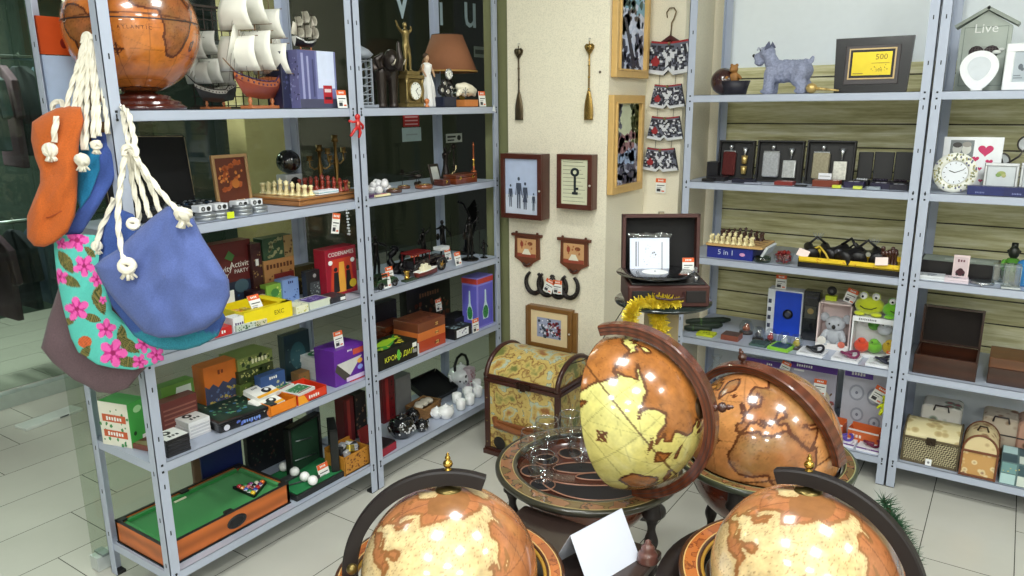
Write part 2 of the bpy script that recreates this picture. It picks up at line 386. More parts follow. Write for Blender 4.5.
# ---------------------------------------------------------------- shelving units
STEEL = M((180, 188, 206), .38, .15, var=.04, sc=8)
DARKGAP = M((28, 30, 34), .8)
def shelving(name, label, loc, rz, length, depth, zs, height, zlip=.032, skip_post=()):
 """steel shelf unit; local x along its length, local y from front (0) to back"""
 t = thing(name, label, 'shelving unit', loc, rz, 'grey metal shelving units')
 for (px, sx) in ((0, 1), (length, -1)):
  for (py, sy) in ((0, 1), (depth, -1)):
   b = MB(STEEL); W = .036; th = .0025
   b.box((px+sx*W/2, py+sy*th/2, height/2+.004), (W, th, height))
   b.box((px+sx*th/2, py+sy*W/2, height/2+.004), (th, W, height))
   b.use(DARKGAP)
   z = .12
   while z < height:       # slotted holes along both flanges
    b.box((px+sx*W*.55, py-sy*.0002, z), (.004, .0012, .016)); b.box((px-sx*.0002, py+sy*W*.55, z+.05), (.0012, .004, .016)); z += .17
   for z in zs:
    for dz in (-.012, .012): b.box((px+sx*W*.55, py-sy*.0006, z-.016+dz), (.007, .003, .007))
   p = b.build('post', t)
   MB(M((22, 22, 24), .6)).rbox((px+sx*.0185, py+sy*.0185, .006), (.035, .035, .012)).build('foot', p)
 for z in zs:
  b = MB(STEEL); y0, y1 = .003, depth-.003; x0, x1 = .004, length-.004
  b.box((length/2, depth/2, z-.001), (x1-x0, y1-y0, .002))
  b.box((length/2, y0+.001, z-zlip/2), (x1-x0, .002, zlip)); b.box((length/2, y1-.001, z-zlip/2), (x1-x0, .002, zlip))
  b.box((x0+.001, depth/2, z-zlip/2), (.002, y1-y0, zlip)); b.box((x1-.001, depth/2, z-zlip/2), (.002, y1-y0, zlip))
  b.box((length/2, y0+.006, z-zlip), (x1-x0, .012, .0015))
  b.build('shelf', t)
 return t
DA, DB = .40, .50
shelving('shelving_unit', 'grey slotted metal shelving unit, nearer one on the left with bags on its end', (XA, 1.206, 0), PI/2, .99, DA, ZA, 2.3)
shelving('shelving_unit', 'grey slotted metal shelving unit between the bag shelves and the pillar', (XA, 2.201, 0), PI/2, .978, DA, ZA, 2.3)
shelving('shelving_unit', 'grey metal shelving unit against plank wallpaper, just right of the pillar', (-1.338, YB, 0), 0, 1.008, DB, ZB, 2.3)
shelving('shelving_unit', 'grey metal shelving unit at the right edge, holding the wicker and map trunks', (-.326, YB, 0), 0, 1.0, DB, ZB, 2.3)

def onA(i, u, dep=.05, dz=.0005):
 x = XA-dep; lo, hi = 1.0, 3.4
 for _ in range(40):
  y = (lo+hi)/2; q = Vector((x, y, ZA[i]))-CAM
  if 512+FPX*(q@CR)/(q@CF) < u: lo = y
  else: hi = y
 y = min(y, 3.15)
 return Vector((x, y, ZA[i]+dz))
def onB(i, u, dep=.05, dz=.0005):
 y = YB+dep; lo, hi = -1.5, 1.2
 for _ in range(40):
  x = (lo+hi)/2; q = Vector((x, y, ZB[i]))-CAM
  if 512+FPX*(q@CR)/(q@CF) < u: lo = x
  else: hi = x
 return Vector((x, y, ZB[i]+dz))
def span(side, i, u0, u1, dep, vtop=None):
 """base centre, width, height of a thing facing the aisle, between columns u0 and u1 of its front foot"""
 f = onA if side == 'A' else onB
 a, b = f(i, u0, dep), f(i, u1, dep); c = (a+b)/2; h = None
 if vtop is not None:
  um = (u0+u1)/2
  h = (PX(um, vtop, XA-dep) if side == 'A' else PY(um, vtop, YB+dep)).z-a.z
 return c, (b-a).length, h
HP = PI/2
# ---------------------------------------------------------------- globes
W_ = [
 [(-168,66),(-156,71),(-128,70),(-110,68),(-95,72),(-82,68),(-94,60),(-92,57),(-82,55),(-79,51),(-78,58),(-77,62),(-65,58),(-56,52),(-66,48),(-60,46),(-70,43),(-75,38),(-76,35),(-81,31),(-80,26),(-83,29),(-90,30),(-97,27),(-97,20),(-90,21),(-87,21),(-88,16),(-83,14),(-83,9),(-79,9),(-81,7),(-86,12),(-95,16),(-105,20),(-110,25),(-114,31),(-109,23),(-116,31),(-121,35),(-124,41),(-124,48),(-133,56),(-145,60),(-152,59),(-162,55),(-158,59),(-166,62)],
 [(-55,82),(-30,83),(-20,76),(-22,70),(-40,65),(-44,60),(-52,65),(-55,70),(-68,76)],
 [(-79,9),(-72,12),(-62,10),(-52,5),(-50,0),(-35,-6),(-39,-16),(-48,-26),(-57,-36),(-63,-41),(-68,-50),(-68,-55),(-74,-52),(-73,-40),(-70,-20),(-76,-14),(-81,-5),(-78,2)],
 [(-17,15),(-17,21),(-10,30),(-6,35),(10,37),(11,33),(20,31),(32,31),(37,22),(43,12),(51,12),(42,-2),(40,-11),(35,-20),(33,-27),(26,-34),(18,-34),(12,-18),(13,-8),(9,0),(9,4),(-5,5),(-12,7)],
 [(-9,37),(-9,43),(-2,44),(-4,48),(2,51),(8,54),(10,57),(12,54),(20,55),(23,59),(28,60),(22,61),(24,66),(17,61),(16,57),(12,56),(6,58),(6,62),(14,68),(25,71),(40,67),(44,66),(55,69),(70,73),(90,76),(105,78),(115,74),(140,73),(160,70),(179,69),(179,65),(170,60),(163,60),(162,55),(156,51),(156,58),(145,59),(137,54),(140,48),(130,42),(129,36),(126,35),(125,40),(118,39),(122,37),(120,33),(122,29),(118,24),(110,21),(106,19),(109,12),(105,9),(100,14),(103,2),(98,9),(97,17),(91,22),(86,20),(80,15),(78,8),(73,17),(70,22),(61,25),(56,26),(50,30),(48,30),(52,25),(59,22),(52,16),(44,13),(39,21),(35,28),(36,36),(28,37),(27,40),(40,41),(39,47),(32,46),(28,42),(24,41),(22,37),(19,42),(13,45),(18,40),(16,38),(10,44),(3,43),(0,39),(-5,36)],
 [(114,-22),(122,-18),(130,-12),(136,-12),(141,-17),(142,-11),(147,-20),(153,-27),(150,-37),(143,-39),(138,-34),(130,-32),(118,-35),(115,-32)],
 [(-5,50),(1,52),(-2,57),(-6,58),(-4,54)], [(131,32),(136,34),(141,37),(142,44),(139,38),(132,35)], [(44,-25),(47,-25),(50,-15),(44,-18)],
 [(109,1),(117,7),(118,1),(114,-4),(110,-2)], [(95,6),(105,-5),(103,-1)], [(131,-1),(141,-3),(150,-10),(143,-8),(138,-8)],
 [(167,-46),(173,-41),(178,-38),(174,-41)], [(-24,65),(-14,65),(-18,63),(-22,64)], [(-85,22),(-75,20),(-77,21)], [(80,9),(82,7),(80,6)], [(120,18),(122,14),(126,7),(122,8)], [(-80,73),(-70,70),(-62,66),(-70,63),(-85,66)]]
def landmask(lon, lat):
 ins = np.zeros(lon.shape, bool)
 for P in W_:
  a = np.zeros(lon.shape, bool); n = len(P)
  for i in range(n):
   (x1, y1), (x2, y2) = P[i], P[(i+1) % n]
   if y1 == y2: continue
   c = ((y1 > lat) != (y2 > lat)) & (lon < (x2-x1)*(lat-y1)/(y2-y1)+x1); a ^= c
  ins |= a
 return ins | (lat < -72)
def vnoise(p, f, seed):
 """cheap smooth noise from sums of sines on unit vectors"""
 r = np.random.RandomState(seed); o = 0
 for k in range(5):
  d = r.normal(size=(8, 3)); ph = r.uniform(0, 6.28, 8); s = f*(1.7**k)
  o = o + np.sin(p @ d.T*s+ph).sum(1)/8*(.65**k)
 return o
def earth_mesh(name, R, Q, style, lat0=-90, nl=400, inner=None, texts=()):
 """printed globe skin; Q (3x3) turns map directions into local directions; lat0 cuts the ball off below that local latitude"""
 nb = int(nl/2*(90-lat0)/180)
 th = np.radians(np.linspace(lat0, 90, nb+1)); ph = np.arange(nl)/nl*2*np.pi
 T, P = np.meshgrid(th, ph, indexing='ij')
 n = np.stack([np.cos(T)*np.cos(P), np.cos(T)*np.sin(P), np.sin(T)], -1).reshape(-1, 3)
 q = n @ np.array(Q)            # map frame
 lat = np.degrees(np.arcsin(np.clip(q[:, 2], -1, 1))); lon = np.degrees(np.arctan2(q[:, 1], q[:, 0]))
 jl = vnoise(q, 9, 3)*1.6; jt = vnoise(q, 9, 5)*1.6
 lo2 = (lon+jl+180) % 360-180; la2 = lat+jt
 L0 = landmask(lo2, la2) | ((lat > 76+6*vnoise(q, 3, 8)) & bool(style.get('polar'))); e = 1.15; coast = np.zeros(L0.shape, bool); wide = np.zeros(L0.shape, bool)
 cl = np.maximum(np.cos(np.radians(lat)), .2)
 for a, b in ((e, 0), (-e, 0), (0, e), (0, -e)):
  coast |= landmask(lo2+a/cl, la2+b) != L0; wide |= landmask(lo2+2.6*a/cl, la2+2.6*b) != L0
 S = {k: np.array(rgb(v)[:3]) for k, v in style.items() if k != 'polar'}
 v1 = vnoise(q, 4, 11)[:, None]; v2 = vnoise(q, 22, 12)[:, None]
 t = np.clip(.5+v1*.5, 0, 1)
 land = S['land']*(1-t)+S['land2']*t; sea = S['sea']*(1-t)+S['sea2']*t
 c = np.where(L0[:, None], land*(1+.22*v2), sea*(1+.06*v2))
 c = np.where((L0 & wide)[:, None], c*.82+S['coast']*.18, c)
 spk = (np.random.RandomState(4).rand(len(q)) < style_speck.get(name, .0)) & L0
 c = np.where(spk[:, None], c*.45+S['coast']*.3, c)
 g = (np.abs((lon+15) % 30-15) < .42/cl) | (np.abs((lat+15) % 30-15) < .42)
 c = np.where((g & ~L0)[:, None], c*.62, c)
 c = np.where((np.abs(lat) < .7)[:, None], S['coast']*.6+c*.2, c)
 for (a, b) in ((75, -22), (-30, -30), (-140, 10), (-30, 30)):      # compass roses
  da = (lon-a)*cl; db = lat-b; rr = np.hypot(da, db); an = np.arctan2(db, da)
  c = np.where(((rr < 2+4*np.abs(np.cos(2*an))**6) & (rr < 6))[:, None], S['coast']*.9, c)
  c = np.where((np.abs(rr-3.4) < .45)[:, None], S['coast'], c)
 riv = (np.abs(vnoise(q, 7, 21)) < .018) & L0; c = np.where(riv[:, None], c*.6+S['coast']*.25, c)
 rs = np.random.RandomState(2)
 for _ in range(9):
  d = rs.normal(size=3); d /= np.linalg.norm(d); c = np.where(((np.abs(q @ d) < .004) & ~L0)[:, None], c*.72, c)
 c = c*(1+.10*vnoise(q, 60, 33)[:, None]); c = np.where((vnoise(q, 38, 40) > .95)[:, None], c*.55+S['coast']*.2, c)
 c = np.where(coast[:, None], S['coast'], c); c = np.clip(c, .002, .95)
 V = (n*R).tolist(); F = [(i*nl+j, i*nl+(j+1) % nl, (i+1)*nl+(j+1) % nl, (i+1)*nl+j) for i in range(nb) for j in range(nl)]
 nv = len(V)
 if texts:
  Qn = np.array(Q)
  for (s, lo, la, sz) in texts:
   vs, fs, wd = text_geo(s); o = len(V)
   for p in vs:
    a = radians(lo+p[0]*sz); b = radians(la+p[1]*sz)
    d = Qn @ np.array([cos(b)*cos(a), cos(b)*sin(a), sin(b)]); V.append((d*R*1.003).tolist())
   F += [tuple(o+i for i in f) for f in fs]
 me = bpy.data.meshes.new(name); me.from_pydata(V, [], F)
 ca = np.ones((len(V), 4), np.float32); ca[:nv, :3] = c; ca[nv:, :3] = S['coast']*.7
 at = me.color_attributes.new('Col', 'FLOAT_COLOR', 'POINT'); at.data.foreach_set('color', ca.ravel())
 me.polygons.foreach_set('use_smooth', [True]*len(F)); me.update()
 o = bpy.data.objects.new(name, me); COL.objects.link(o); me.materials.append(GLOBEMAT)
 if lat0 > -89:
  sd = o.modifiers.new('shell', 'SOLIDIFY'); sd.thickness = .006; sd.offset = -1
 return o
style_speck = {'lid_print': .0}
GLOBEMAT = vcmat('globe_print', .24, .8, grain=.16, sc=28)
def mapframe(lon0, lat0, out, up):
 """columns = local directions of map x,y,z so that (lon0,lat0) looks along out with north near up"""
 out = Vector(out).normalized(); up = Vector(up); up = (up-out*up.dot(out)).normalized(); ea = up.cross(out)
 a, b = radians(lon0), radians(lat0)
 o = np.array([cos(b)*cos(a), cos(b)*sin(a), sin(b)]); e = np.array([-sin(a), cos(a), 0]); n = np.cross(o, e)
 A = np.stack([o, e, n], 1); B = np.stack([np.array(out), np.array(ea), np.array(up)], 1)
 return B @ A.T
def frame_from(z, x):
 z = Vector(z).normalized(); x = Vector(x); x = (x-z*x.dot(z)).normalized(); y = z.cross(x)
 return Matrix((x, y, z)).transposed()
CH = Vector((CR.x, CR.y, 0)).normalized(); CB = Vector((-CF.x, -CF.y, 0)).normalized()   # horizontal right and toward the viewer
def arc(mb, r0, r1, wd, a0, a1, n=40, groove=None):
 """flat-sided wooden arc in the local xz plane, angle from +z toward +x"""
 pr = [(r0, -wd/2), (r1-.004, -wd/2), (r1, -wd/2+.004), (r1, wd/2-.004), (r1-.004, wd/2), (r0, wd/2)]
 vs = []
 for i in range(n+1):
  a = a0+(a1-a0)*i/n
  for (r, y) in pr: vs.append((r*sin(a), y, r*cos(a)))
 k = len(pr)
 fs = [(i*k+j, (i+1)*k+j, (i+1)*k+(j+1) % k, i*k+(j+1) % k) for i in range(n) for j in range(k)]
 fs += [tuple(range(k)), tuple(n*k+j for j in range(k-1, -1, -1))]
 mb.add(vs, fs, False)
 if groove:
  mb.use(groove)
  for rr, ww in ((r0+(r1-r0)*.3, .002), (r0+(r1-r0)*.68, .002)):
   for sgn in (-1, 1):
    vs = []
    for i in range(n+1):
     a = a0+(a1-a0)*i/n
     for q in (rr, rr+ww): vs.append((q*sin(a), sgn*(wd/2+.0004), q*cos(a)))
    mb.add(vs, [(i*2, i*2+1, i*2+3, i*2+2) for i in range(n)], False)
 return mb
def finial_prof(s=1): return [(0, -.002*s), (.011*s, 0), (.012*s, .005*s), (.006*s, .009*s), (.013*s, .014*s), (.016*s, .022*s), (.013*s, .03*s), (.006*s, .035*s), (.009*s, .039*s), (.008*s, .044*s), (.004*s, .048*s), (.006*s, .052*s), (.0, .058*s)]
BRASS = M((196, 158, 78), .22, 1, var=.08); BRASSD = M((120, 104, 62), .3, .9, var=.15)
WALNUT = M((74, 36, 24), .28, var=.3, sc=14, coat=.5, kind='wood'); REDW = M((104, 54, 34), .25, var=.2, sc=16, coat=.6, kind='wood')
EBONY = M((20, 9, 9), .55, var=.2, sc=14); DARKLINE = M((38, 20, 14), .5)
def mapband(name, base, mark, olive):
 m = NEWM(name); m.use_nodes = True
 N = m.node_tree.nodes; L = m.node_tree.links; b = N['Principled BSDF']; tc = N.new('ShaderNodeTexCoord')
 nz = N.new('ShaderNodeTexNoise'); nz.inputs['Scale'].default_value = 17; nz.inputs['Detail'].default_value = 7; L.new(tc.outputs['Object'], nz.inputs['Vector'])
 cr = N.new('ShaderNodeValToRGB'); e = cr.color_ramp.elements; e[0].position = .36; e[0].color = rgb(olive); e[1].position = .62; e[1].color = rgb(base)
 a = e.new(.5); a.color = rgb(mark); a = e.new(.515); a.color = rgb(base); a = e.new(.47); a.color = rgb(olive)
 L.new(nz.outputs['Fac'], cr.inputs[0]); L.new(cr.outputs[0], b.inputs['Base Color']); b.inputs['Roughness'].default_value = .25; b.inputs['Coat Weight'].default_value = .5
 return m
BAND1 = mapband('olive_map_band', (140, 96, 64), (60, 32, 22), (112, 92, 56)); BAND2 = mapband('orange_map_band', (176, 100, 48), (110, 54, 28), (158, 88, 44))
def horizon(mb, rin, rout, th, edge, band, line):
 mb.use(edge); w = rout-rin
 mb.lathe([(rin, -th/2), (rin+w*.25, -th), (rout-.012, -th), (rout, -th*.5), (rout, -th*.12), (rout-.005, 0), (rout-w*.2, 0)], 72, cap=False)
 mb.use(line).lathe([(rout-w*.2, 0), (rout-w*.2-.003, .0006)], 72, cap=False)
 mb.use(band).lathe([(rout-w*.2-.003, .0006), (rin+w*.2, .0006)], 72, cap=False)
 mb.use(line).lathe([(rin+w*.2, .0006), (rin+w*.2-.003, 0)], 72, cap=False)
 mb.use(edge).lathe([(rin+w*.2-.003, 0), (rin, 0), (rin, -th/2)], 72, cap=False)
 return mb
def turned(z0, z1, r):
 n = 60; o = []
 for i in range(n+1):
  t = i/n; k = r*(.75+.22*sin(t*38)) if .12 < t < .88 else r*1.05
  if abs(t-.12) < .02 or abs(t-.88) < .02: k = r*1.3
  o.append((k, z0+(z1-z0)*t))
 return o
def bar_legs(t, R, zr, angs):
 for a in angs:
  a += YAW; x, y = R*.93*cos(a), R*.93*sin(a)
  b = MB(EBONY); b.T = Matrix.Translation((x, y, 0)); b.lathe(turned(-zr+.05, -.02, .022), 14)
  l = b.build('leg', t)
  b = MB(M((60, 60, 62), .3, .8)); b.T = Matrix.Translation((x, y, 0)); b.lathe([(.0, -zr), (.016, -zr+.002), (.022, -zr+.02), (.016, -zr+.045), (.008, -zr+.052)], 12); b.build('caster', l)
 b = MB(WALNUT); b.lathe([(0, -zr+.12), (R*.6, -zr+.118), (R*.62, -zr+.128), (R*.6, -zr+.138), (0, -zr+.14)], 40)
 for a in angs:
  a += YAW; b.box((R*.75*cos(a), R*.75*sin(a), -zr+.128), (R*.5, .035, .018), r=(0, 0, a))
 b.build('lower_shelf', t)
ZR = .58
GRIM = glassmat('glass_rim', (250, 250, 250), .15, .5)
GLASS = glassmat('clear_glass', (240, 244, 246), .02, .10)
cc = PZ(588, 464, ZR)
gb = thing('globe_bar', 'open globe bar with wine glasses in its tray and the yellowish map lid tipped back', 'globe bar', cc)
R0, RO = .212, .290
horizon(MB(), R0+.012, RO, .024, M((52, 50, 38), .3, coat=.5), BAND1, M((160, 140, 90), .4)).build('horizon_ring', gb)
MB(M((104, 58, 42), .2, var=.25, sc=12, coat=.7)).lathe([(R0*cos(a)*1.04, -.012-R0*sin(a)*1.02) for a in [i*PI/2/16 for i in range(17)]][::-1], 48, cap=False).build('bowl', gb)
TRAY = M((88, 48, 38), .25, var=.15, sc=20, coat=.6); HOLE = M((22, 18, 24), .5); RIM = M((176, 128, 104), .3)
b = MB(TRAY); zt = -.03
b.lathe([(0, zt), (R0+.013, zt), (R0+.013, zt+.012)], 48, cap=False)
RT = frame_from((0, 0, 1), CH)         # tray seen from the aisle: local x right, y away
def tp(a, bb): v = CH*a-CB*bb; return Vector((v.x, v.y, 0))
def hole(mb, a, bb, ra, rb):
 n = 28; c = tp(a, bb)
 pts = [c+CH*(ra*cos(2*PI*i/n))-CB*(rb*sin(2*PI*i/n)) for i in range(n)]
 mb.use(HOLE).add([p+Vector((0,0,zt+.0012)) for p in pts], [tuple(range(n))], False)
 mb.use(RIM).tube([p+Vector((0,0,zt+.002)) for p in pts], .0022, 6, closed=True)
GS = [(-.172, .012), (-.125, .09), (-.045, .135), (.06, .145), (-.145, -.075)]
for a, bb in GS: hole(b, a, bb, .038, .038)
hole(b, -.02, .03, .088, .036); hole(b, .03, -.028, .07, .024)
n = 30; out = [];
for i in range(n+1): q = PI+.42+(PI-.7)*i/n; out.append(tp(.18*cos(q)+.02, .175*sin(q)))
for i in range(n+1): q = PI+.42+(PI-.7)*(n-i)/n; out.append(tp(.165*cos(q)+.02, .075*sin(q)-.012))
b.use(HOLE).add([p+Vector((0,0,zt+.0014)) for p in out], [(i, i+1, 2*n-i, 2*n+1-i) for i in range(n)], False)
b.use(RIM).tube([p+Vector((0,0,zt+.0025)) for p in out], .0022, 6, closed=True)
b.build('tray', gb); bar_legs(gb, .255, ZR, (PI, .9, -.75))
LR = .217
pole = (CH*.80+CB*.50+Vector((0,0,1))*.24).normalized()
lc = PD(627, 411, 2.13)
FL = frame_from(pole, (0, 0, 1))       # local z = pole, local x = up along the rim
Li = FL.transposed()
sty = dict(land=(176,112,54), land2=(146,90,42), sea=(214,208,130), sea2=(196,186,106), coast=(90,52,24))
vd = (CAM-lc).normalized()
lid = earth_mesh('lid', LR, mapframe(72, 3, Li @ vd, Li @ (CU*.62+CR*.78)), sty, lat0=-8)
lid.parent = gb; lid.matrix_local = Matrix.Translation(lc-cc) @ FL.to_4x4()
b = arc(MB(REDW), LR+.012, LR+.042, .042, -PI/2-.12, PI/2+.1, 50, DARKLINE); b.build('meridian_arc', lid)
b = MB(WALNUT); b.T = Matrix.Translation((0, 0, LR+.04)); b.lathe(finial_prof(.9), 16); b.build('finial', lid)
MB(M((70, 50, 30), .3, .5)).lathe([(0, LR+.006), (.026, LR+.004), (.03, LR-.002)], 24, cap=False).build('pole_cap', lid)
def glass_mb(s=1):
 return MB(GLASS).lathe([(.0, .001), (.028*s, .0015), (.005*s, .006), (.0035*s, .02), (.0035*s, .045*s), (.012*s, .052*s), (.03*s, .07*s), (.036*s, .09*s), (.034*s, .108*s), (.029*s, .132*s)], 24, cap=False).use(GRIM).tube([(.029*s*cos(a), .029*s*sin(a), .132*s) for a in [i*PI/12 for i in range(24)]], .0016, 5, closed=True)
gl0 = None
wl = ['standing at the left end of the globe bar tray', 'second from the left in the back row of the globe bar tray', 'in the back row of the globe bar tray, beside the map lid', 'in the tray\'s back row, half behind the map lid', 'in the front left hole of the globe bar tray', 'in the middle oval hole of the globe bar tray', 'at the front right of the globe bar tray, beside the price tent']
for k, (a, bb, dz) in enumerate([(-.172, .012, -.075), (-.125, .09, -.07), (-.045, .135, -.07), (.06, .145, -.07), (-.145, -.075, -.11), (-.02, .03, -.09), (.125, -.085, -.09)]):
 lab = 'clear wine glass '+wl[k]; p = cc+tp(a, bb)+Vector((0, 0, dz+.02))
 if gl0 is None: gl0 = solo(glass_mb(1.22), 'wine_glass', lab, 'wine glass', p, 0, 'wine glasses in the globe bar')
 else: dup(gl0, p, 0, lab)
R1 = .236; c2 = PZ(762, 452, ZR)
g2 = thing('globe_bar', 'closed globe bar with an orange-brown map globe, olive ring and dark bowl', 'globe bar', c2)
horizon(MB(), R1+.006, .285, .024, M((52, 58, 42), .3, coat=.5), BAND1, M((150, 150, 100), .4)).build('horizon_ring', g2)
MB(M((92, 38, 22), .18, var=.3, sc=8, coat=.8)).lathe([(R1*cos(a)*1.0, -.012-R1*sin(a)) for a in [i*PI/2/16 for i in range(17)]][::-1], 48, cap=False).build('bowl', g2)
bar_legs(g2, .25, ZR, (PI/2+.4, .3, -2.2, -.6))
st2 = dict(land=(176,104,60), land2=(142,112,66), sea=(206,144,86), sea2=(186,118,68), coast=(92,48,26))
ctr = c2+Vector((0, 0, .042)); vd = (CAM-ctr).normalized()
l2 = earth_mesh('lid', R1, mapframe(12, 30, vd, (-.3*CH.x, -.3*CH.y, 1)), st2, lat0=-11)
l2.parent = g2; l2.location = (0, 0, .042)
F2 = frame_from(CH*-.28+Vector((0,0,1))*.95-CB*.02, CH*.62+CB*.78)
b = arc(MB(REDW), R1+.01, R1+.036, .04, -PI/2+.16, PI/2+.12, 50, DARKLINE)
o = b.build('meridian_arc', l2); o.matrix_local = F2.to_4x4()
b = MB(WALNUT); b.T = F2.to_4x4() @ Matrix.Translation((0, 0, R1+.034)); b.lathe(finial_prof(.9), 16); b.build('finial', l2)
def front_globe(u, v, z, R, ro, pole, side, lab, lon0, cream, seed_up, a0, a1):
 c = PZ(u, v, z)
 t = thing('floor_globe', lab, 'globe', c)
 horizon(MB(), R+.022, ro, .018, M((70, 40, 24), .3, coat=.5), BAND2, M((196, 156, 96), .4)).build('horizon_ring', t)
 MB(M((196, 150, 60), .3, .4)).lathe([(R+.022, -.004), (R+.014, -.002), (R+.014, -.01), (R+.022, -.012)], 64, cap=False).build('inner_band', t)
 F = frame_from(pole, side); vd2 = (CAM-c).normalized(); Fi = F.transposed()
 st = dict(land=(224,204,156), land2=(206,174,122), sea=(186,124,80), sea2=(168,102,62), coast=(146,98,58), polar=1)
 g = earth_mesh('globe_ball', R, mapframe(lon0, 42, Fi @ vd2, Fi @ Vector(seed_up)), st)
 g.parent = t; g.matrix_local = F.to_4x4()
 MB(BRASSD).lathe([(0, R+.008), (.008, R+.008), (.012, R+.005), (.026, R+.0035), (.031, R), (.031, R-.004)], 28, cap=False).build('pole_cap', g)
 arc(MB(EBONY), R+.013, R+.046, .03, a0, a1, 50).build('meridian_arc', g)
 b = MB(BRASS); b.T = Matrix.Translation((0, 0, R+.044)); b.lathe(finial_prof(.75), 18); b.build('finial', g)
 b = MB(WALNUT); rr = R+.05
 for k in range(3):
  a = 2*PI*k/3+.5; x, y = rr*cos(a), rr*sin(a); b = MB(EBONY); b.T = Matrix.Translation((x, y, 0)); b.lathe(turned(-z, -.018, .018), 14); b.build('leg', t)
 return t, c
style_speck['globe_ball'] = .05
fg1, fc1 = front_globe(450, 573, .60, .207, .272, (-CB*.12+Vector((0,0,1))), -CH, 'cream and orange floor globe in the left foreground with a dark arched meridian', 88, 1, (0,0,1), -.36, 2.0)
b = MB(BRASSD); b.T = Matrix.Translation(PD(352, 569, 1.72)-fc1); b.ball((0,0,0), .013, 14, 10); b.build('pivot_knob', fg1)
fg2, fc2 = front_globe(804, 577, .60, .212, .285, (-CB*.10+Vector((0,0,1))), CH*.8+CB*.6, 'cream and orange floor globe in the right foreground, nearest the green sprig', 82, 1, (0,0,1), -.30, 2.0)
b = MB(EBONY); b.lathe([(.283, -.062), (.287, -.05), (.335, -.05), (.34, -.06), (.335, -.078), (.287, -.078), (.283, -.066)], 60, cap=False); b.build('cradle_ring', fg2)
TZ = .54
t = thing('side_table', 'dark brown side table between the two front globes, with a turned finial', 'table', (-.9, 1.39, 0))
TBL = M((50, 38, 34), .3, var=.12, sc=10, coat=.35)
b = MB(TBL).rbox((.035, 0, TZ-.012), (.43, .54, .024), .02, 4); b.build('tabletop', t)
for (x, y) in ((-.15, -.23), (.22, -.23), (-.15, .23), (.22, .2)):
 b = MB(EBONY); b.T = Matrix.Translation((x, y, 0)); b.lathe(turned(0, TZ-.024, .018), 14); l = b.build('leg', t)
b = MB(M((96, 60, 52), .3, coat=.4)); b.T = Matrix.Translation((.235, .205, TZ)); b.lathe([(.026, 0), (.028, .004), (.024, .012), (.026, .018), (.022, .026), (.016, .032), (.018, .038), (.012, .046), (.007, .05), (.008, .056), (0, .062)], 20); b.build('finial', t)
a0, a1, a2 = PD(557, 574, 1.72), PD(580, 585, 1.60), PD(574, 541, 1.66)
tt = PZ(596, 562, TZ+.001)
b = MB(M((206, 210, 224), .7, var=.01)); Lh, Wd, Hh = .19, .065, .115
for s_ in (-1, 1): b.add([(-Lh/2, s_*Wd, 0), (Lh/2, s_*Wd, 0), (Lh/2, s_*.0006, Hh), (-Lh/2, s_*.0006, Hh), (-Lh/2, s_*(Wd-.0012), 0), (Lh/2, s_*(Wd-.0012), 0), (Lh/2, 0, Hh-.001), (-Lh/2, 0, Hh-.001)], [(0,1,2,3), (4,5,6,7), (0,1,5,4), (1,2,6,5), (3,0,4,7)], False)
solo(b, 'paper_tent', 'folded white paper tent sign lying between the front globes and the open globe bar', 'sign', tt, atan2(CH.y, CH.x)+.72)
b = MB(M((34, 70, 44), .6)); rnd = random.Random(5)
base = PD(914, 566, 2.1); tip = PD(883, 500, 2.2); path = [PD(914-31*(k/6)**1.3, 566-66*k/6, 2.1+.1*k/6) for k in range(7)]
root = Vector((base.x+.03, base.y, .0)); path = [root, root.lerp(base, .5)]+path
b.use(M((70, 52, 34), .8)).tube(path, .0035, 6); b.use(M((34, 74, 46), .6, var=.3))
for k in range(520):
 t_ = rnd.uniform(1.6, len(path)-1.001); i = int(t_); p = path[i].lerp(path[i+1], t_-i)
 d = Vector((rnd.uniform(-1, 1), rnd.uniform(-1, 1), rnd.uniform(-.1, 1))).normalized()
 e = p+d*rnd.uniform(.026, .048); s_ = d.orthogonal().normalized()*.0018
 b.add([p-s_, p+s_, e], [(0, 1, 2)], False)
solo(b, 'fir_sprig', 'green artificial fir sprig on the floor behind the right front globe', 'plant')
# ---------------------------------------------------------------- item helpers
TR = Matrix.Translation
def cbox(name, label, cat, side, i, u0, u1, dep, vtop, D, col, front=(), top=(), sidea=(), group=None, h=None, dz=0, turn=0, rough=.4, lean=0):
 c, w, hh = span(side, i, u0, u1, dep, vtop); h = h or hh; c.z += dz
 m = M(col, rough) if isinstance(col, tuple) else col
 b = MB(m).rbox((0, D/2, h/2), (w, D, h), .0015, 1)
 if front: b.art((-w/2, 0, 0), (w, 0, 0), (0, 0, h), front)
 if top: b.art((-w/2, 0, h), (w, 0, 0), (0, D, 0), top)
 if sidea:
  if side == 'A': b.art((-w/2, D, 0), (0, -D, 0), (0, 0, h), sidea)
  else: b.art((w/2, 0, 0), (0, D, 0), (0, 0, h), sidea)
 rz = (HP if side == 'A' else 0)+turn
 o = solo(b, name, label, cat, c, rz, group, rot=(lean, 0, rz) if lean else None)
 return o, c, w, h
OR = (222, 96, 40); K = (24, 24, 26); WH = (236, 236, 232); GRY = (150, 150, 150); RED = (196, 30, 34)
def tag_mb(w=.038, h=.052):
 b = MB(M(WH, .5, var=.02)); b.box((0, 0, h/2), (w, .0012, h))
 b.art((-w/2, -.0006, 0), (w, 0, 0), (0, 0, h), [('r', 0, .72, 1, 1, OR), ('t', 'SALE', .5, .86, .16, WH), ('r', .12, .5, .88, .55, K), ('r', .12, .36, .6, .4, GRY), ('r', .12, .1, .5, .3, (60, 60, 64)), ('r', .6, .1, .88, .18, OR)], .0004)
 return b
_tag = []
